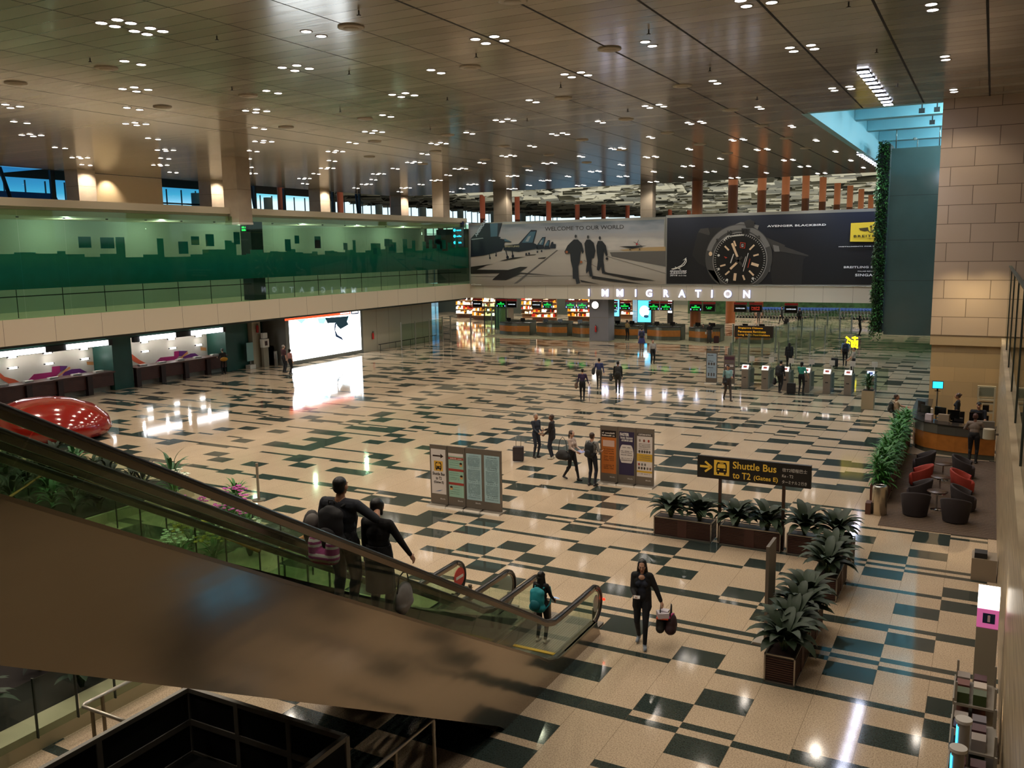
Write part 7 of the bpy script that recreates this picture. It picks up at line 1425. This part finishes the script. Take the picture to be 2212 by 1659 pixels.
person('dark-clothed person standing at the back near the trolleys', -15.4, 84.5, 0, -.3, 1, 1.72, '121416', '0f1012', sleeve=1., step=.25)
person('person in white coat among the shops at the back', -19.7, 87, 0, .2, -1, 1.7, 'a8a69c', '3a3834', sleeve=1., step=.2)
p = person('woman in dark waistcoat standing at the sixth desk', -19.0, 67.4, 0, -.3, 1, 1.62, '1a1418', '4a4744', hair='bun', sex='f', sleeve=.3, skirt=('4c4846', .1, .2)); bag(p, (.28, -.05, .85), (.06, .12, .12), 'c8c4bc', 'white handbag of the woman at the sixth desk', 'handbag', top=.2)
suitcase(-18.5, 67.6, .2, '3a1418', 'dark red suitcase beside the woman at the sixth desk')
for i, (x, y, c_, lab) in enumerate(((-36.9, 69.9, '181a20', 'officer seated behind the first desk'), (-33.2, 69.9, '1c1c20', 'officer seated behind the second desk'), (-30.1, 70.2, '9aa83a', 'officer in a lime safety vest behind the third desk'), (-26.7, 69.9, '1c2018', 'officer seated behind the fourth desk'), (-23.6, 69.9, '14141c', 'officer in black with red scarf behind the fifth desk'), (-22.5, 70.0, '201c1c', 'second officer behind the fifth desk'), (-20.2, 69.8, '1a1818', 'officer seated behind the sixth desk'), (-15.9, 69.8, '16181c', 'officer seated behind the seventh desk'))):
    person(lab, x, y, 0, .1, -1, 1.7, c_, '14141a', sleeve=1., sit=(i != 2), arms=((.15, -.3, 1.1), (-.15, -.3, 1.1)))
    t = thing('stool', 'small black stool behind the %s immigration desk' % ('first', 'second', 'third', 'fourth', 'fifth', 'fifth', 'sixth', 'seventh')[i]+(', right one' if i == 5 else ''), 'stool', (x, y+.02, 0)); g = MB(); g.cyl((0, 0, 0), .18, .36, .41, n=14); g.build('seat', BLACK, t); g = MB(); g.cyl((0, 0, 0), .03, 0, .36, n=8); g.cyl((0, 0, 0), .18, 0, .03, n=14); g.build('pedestal', STEEL, t)
# ---- left side
person('grey-haired man in maroon shirt before the white lightbox', -38.75, 41.6, 0, .3, .9, 1.76, '3f2024', '14161e', hair='short', hm=HG, sleeve=.3, build=1.15)
person('woman in pink top and black trousers beside the maroon shirt', -37.7, 41.0, 0, .1, 1, 1.62, 'a0706a', '0c0c0e', hair='bob', sex='f', sleeve=.4, step=.3)
p = person('person in dark clothes with a mustard jacket leaning on the long counter', -41.9, 39.6, 0, -.9, .3, 1.62, '24221e', '0c0c0e', hair='cap', hm=mat('cap_grey', '4a504c', .7), sleeve=1., lean=.12, arms=((.2, -.4, 1.1), (-.2, -.4, 1.1)))
c, rz = onback(p, (0, .12, 1.02)); g = MB(); g.ell((0, 0, 0), (.26, .12, .13)); tag(g.build('tied_jacket', mat('mustard', 'a8781c', .8), loc=c, rz=rz), 'mustard yellow jacket tied round the person at the counter', 'jacket')
# ---- right side
person('woman in navy uniform standing behind the information desk', -.85, 37.4, 0, -1, .1, 1.74, '15171e', '0f1014', hair='bun', hm=HBR, sex='f', sleeve=.5, near=True, skin='tan')
person('officer in navy shirt and cap behind the desk by the right wall', -.12, 35.2, 0, .0, -1, 1.78, '12141c', '0e0f14', hair='cap', hm=mat('cap_navy', '0e0f16', .7), sleeve=.5, near=True, build=1.15, skin='tan', arms=((.2, -.3, 1.0), (-.24, -.12, .9)))
person('man in grey-brown shirt leaning on the information desk from our side', -.2, 33.1, 0, .1, 1, 1.72, '77695f', '0f0e10', hair='short', hm=mat('hair_thin', '4a2a24', .6), sleeve=.5, near=True, lean=.12, skin='brown', arms=((.28, -.36, 1.12), (-.28, -.36, 1.12)), build=1.08)
p = person('man in beige shirt with a dark bag at the desk\'s left end, behind the plants', -2.95, 36.6, 0, 1, .35, 1.68, 'a08a70', '2a2622', hair='short', hm=HBR, sleeve=.5, near=True, skin='tan', arms=((.1, -.45, 1.2), (-.2, -.1, .9)), build=1.1)
backpack(p, '1e211c', 'dark green-black bag on the man in the beige shirt', .9)

# ================================================================ group fine pieces under the part they belong to
RULE = {'poster_stand': 0}
def regroup(thing_name, parent_name, kids):
    for t in list(COL.objects):
        if t.parent is None and t.name.split('.')[0] == thing_name:
            ch = list(t.children); par = next((c for c in ch if c.name.split('.')[0] == parent_name), None)
            if par is None: continue
            for c in ch:
                if c is not par and c.name.split('.')[0] in kids and not c.children: c.parent = par
PR = ('fine_print', 'arrow', 'bus_plate', 'bus_body', 'bus_window', 'bus_lamp', 'lettering', 'ribbon_red', 'ribbon_pink', 'ribbon_blue', 'face_picture', 'hair_picture', 'red_bar', 'poster_top', 'heading', 'form_picture', 'white_panel', 'yellow_block', 'goods_picture', 'swirl', 'hand_picture', 'arrow_mark')
regroup('notice_stand', 'poster', PR); regroup('lane_screen', 'display', PR); regroup('shuttle_sign', 'panel', PR); regroup('lane_sign', 'panel', PR)
regroup('direction_sign', 'panel', ('yellow_line', 'symbol', 'fine_print')); regroup('gate_kiosk', 'screen_frame', ('display', 'display_picture')); regroup('person', 'body', ('eyes', 'brows_and_pupils', 'mouth'))
regroup('lightbox_advert', 'casing', ('white_face', 'red_band', 'navy_label', 'cyan_wash', 'tree_shape', 'climber_shape', 'fine_print')); regroup('mural', 'panel', ('orange_ribbon', 'red_ribbon', 'magenta_shape', 'purple_shape', 'pink_shape'))
for t in list(COL.objects):
    if t.parent is None and t.name.split('.')[0] == 'billboard':
        fr = [c for c in t.children if c.name.startswith('frame')][0]
        for c in list(t.children):
            if c is not fr: c.parent = fr
regroup('immigration_desk', 'worktop', ('monitor',)); regroup('upright_screen', 'casing', ('display', 'bright_picture', 'dark_picture')); regroup('wall_clock', 'rim', ('zz',)); regroup('exit_sign', 'box', ('fine_print',))
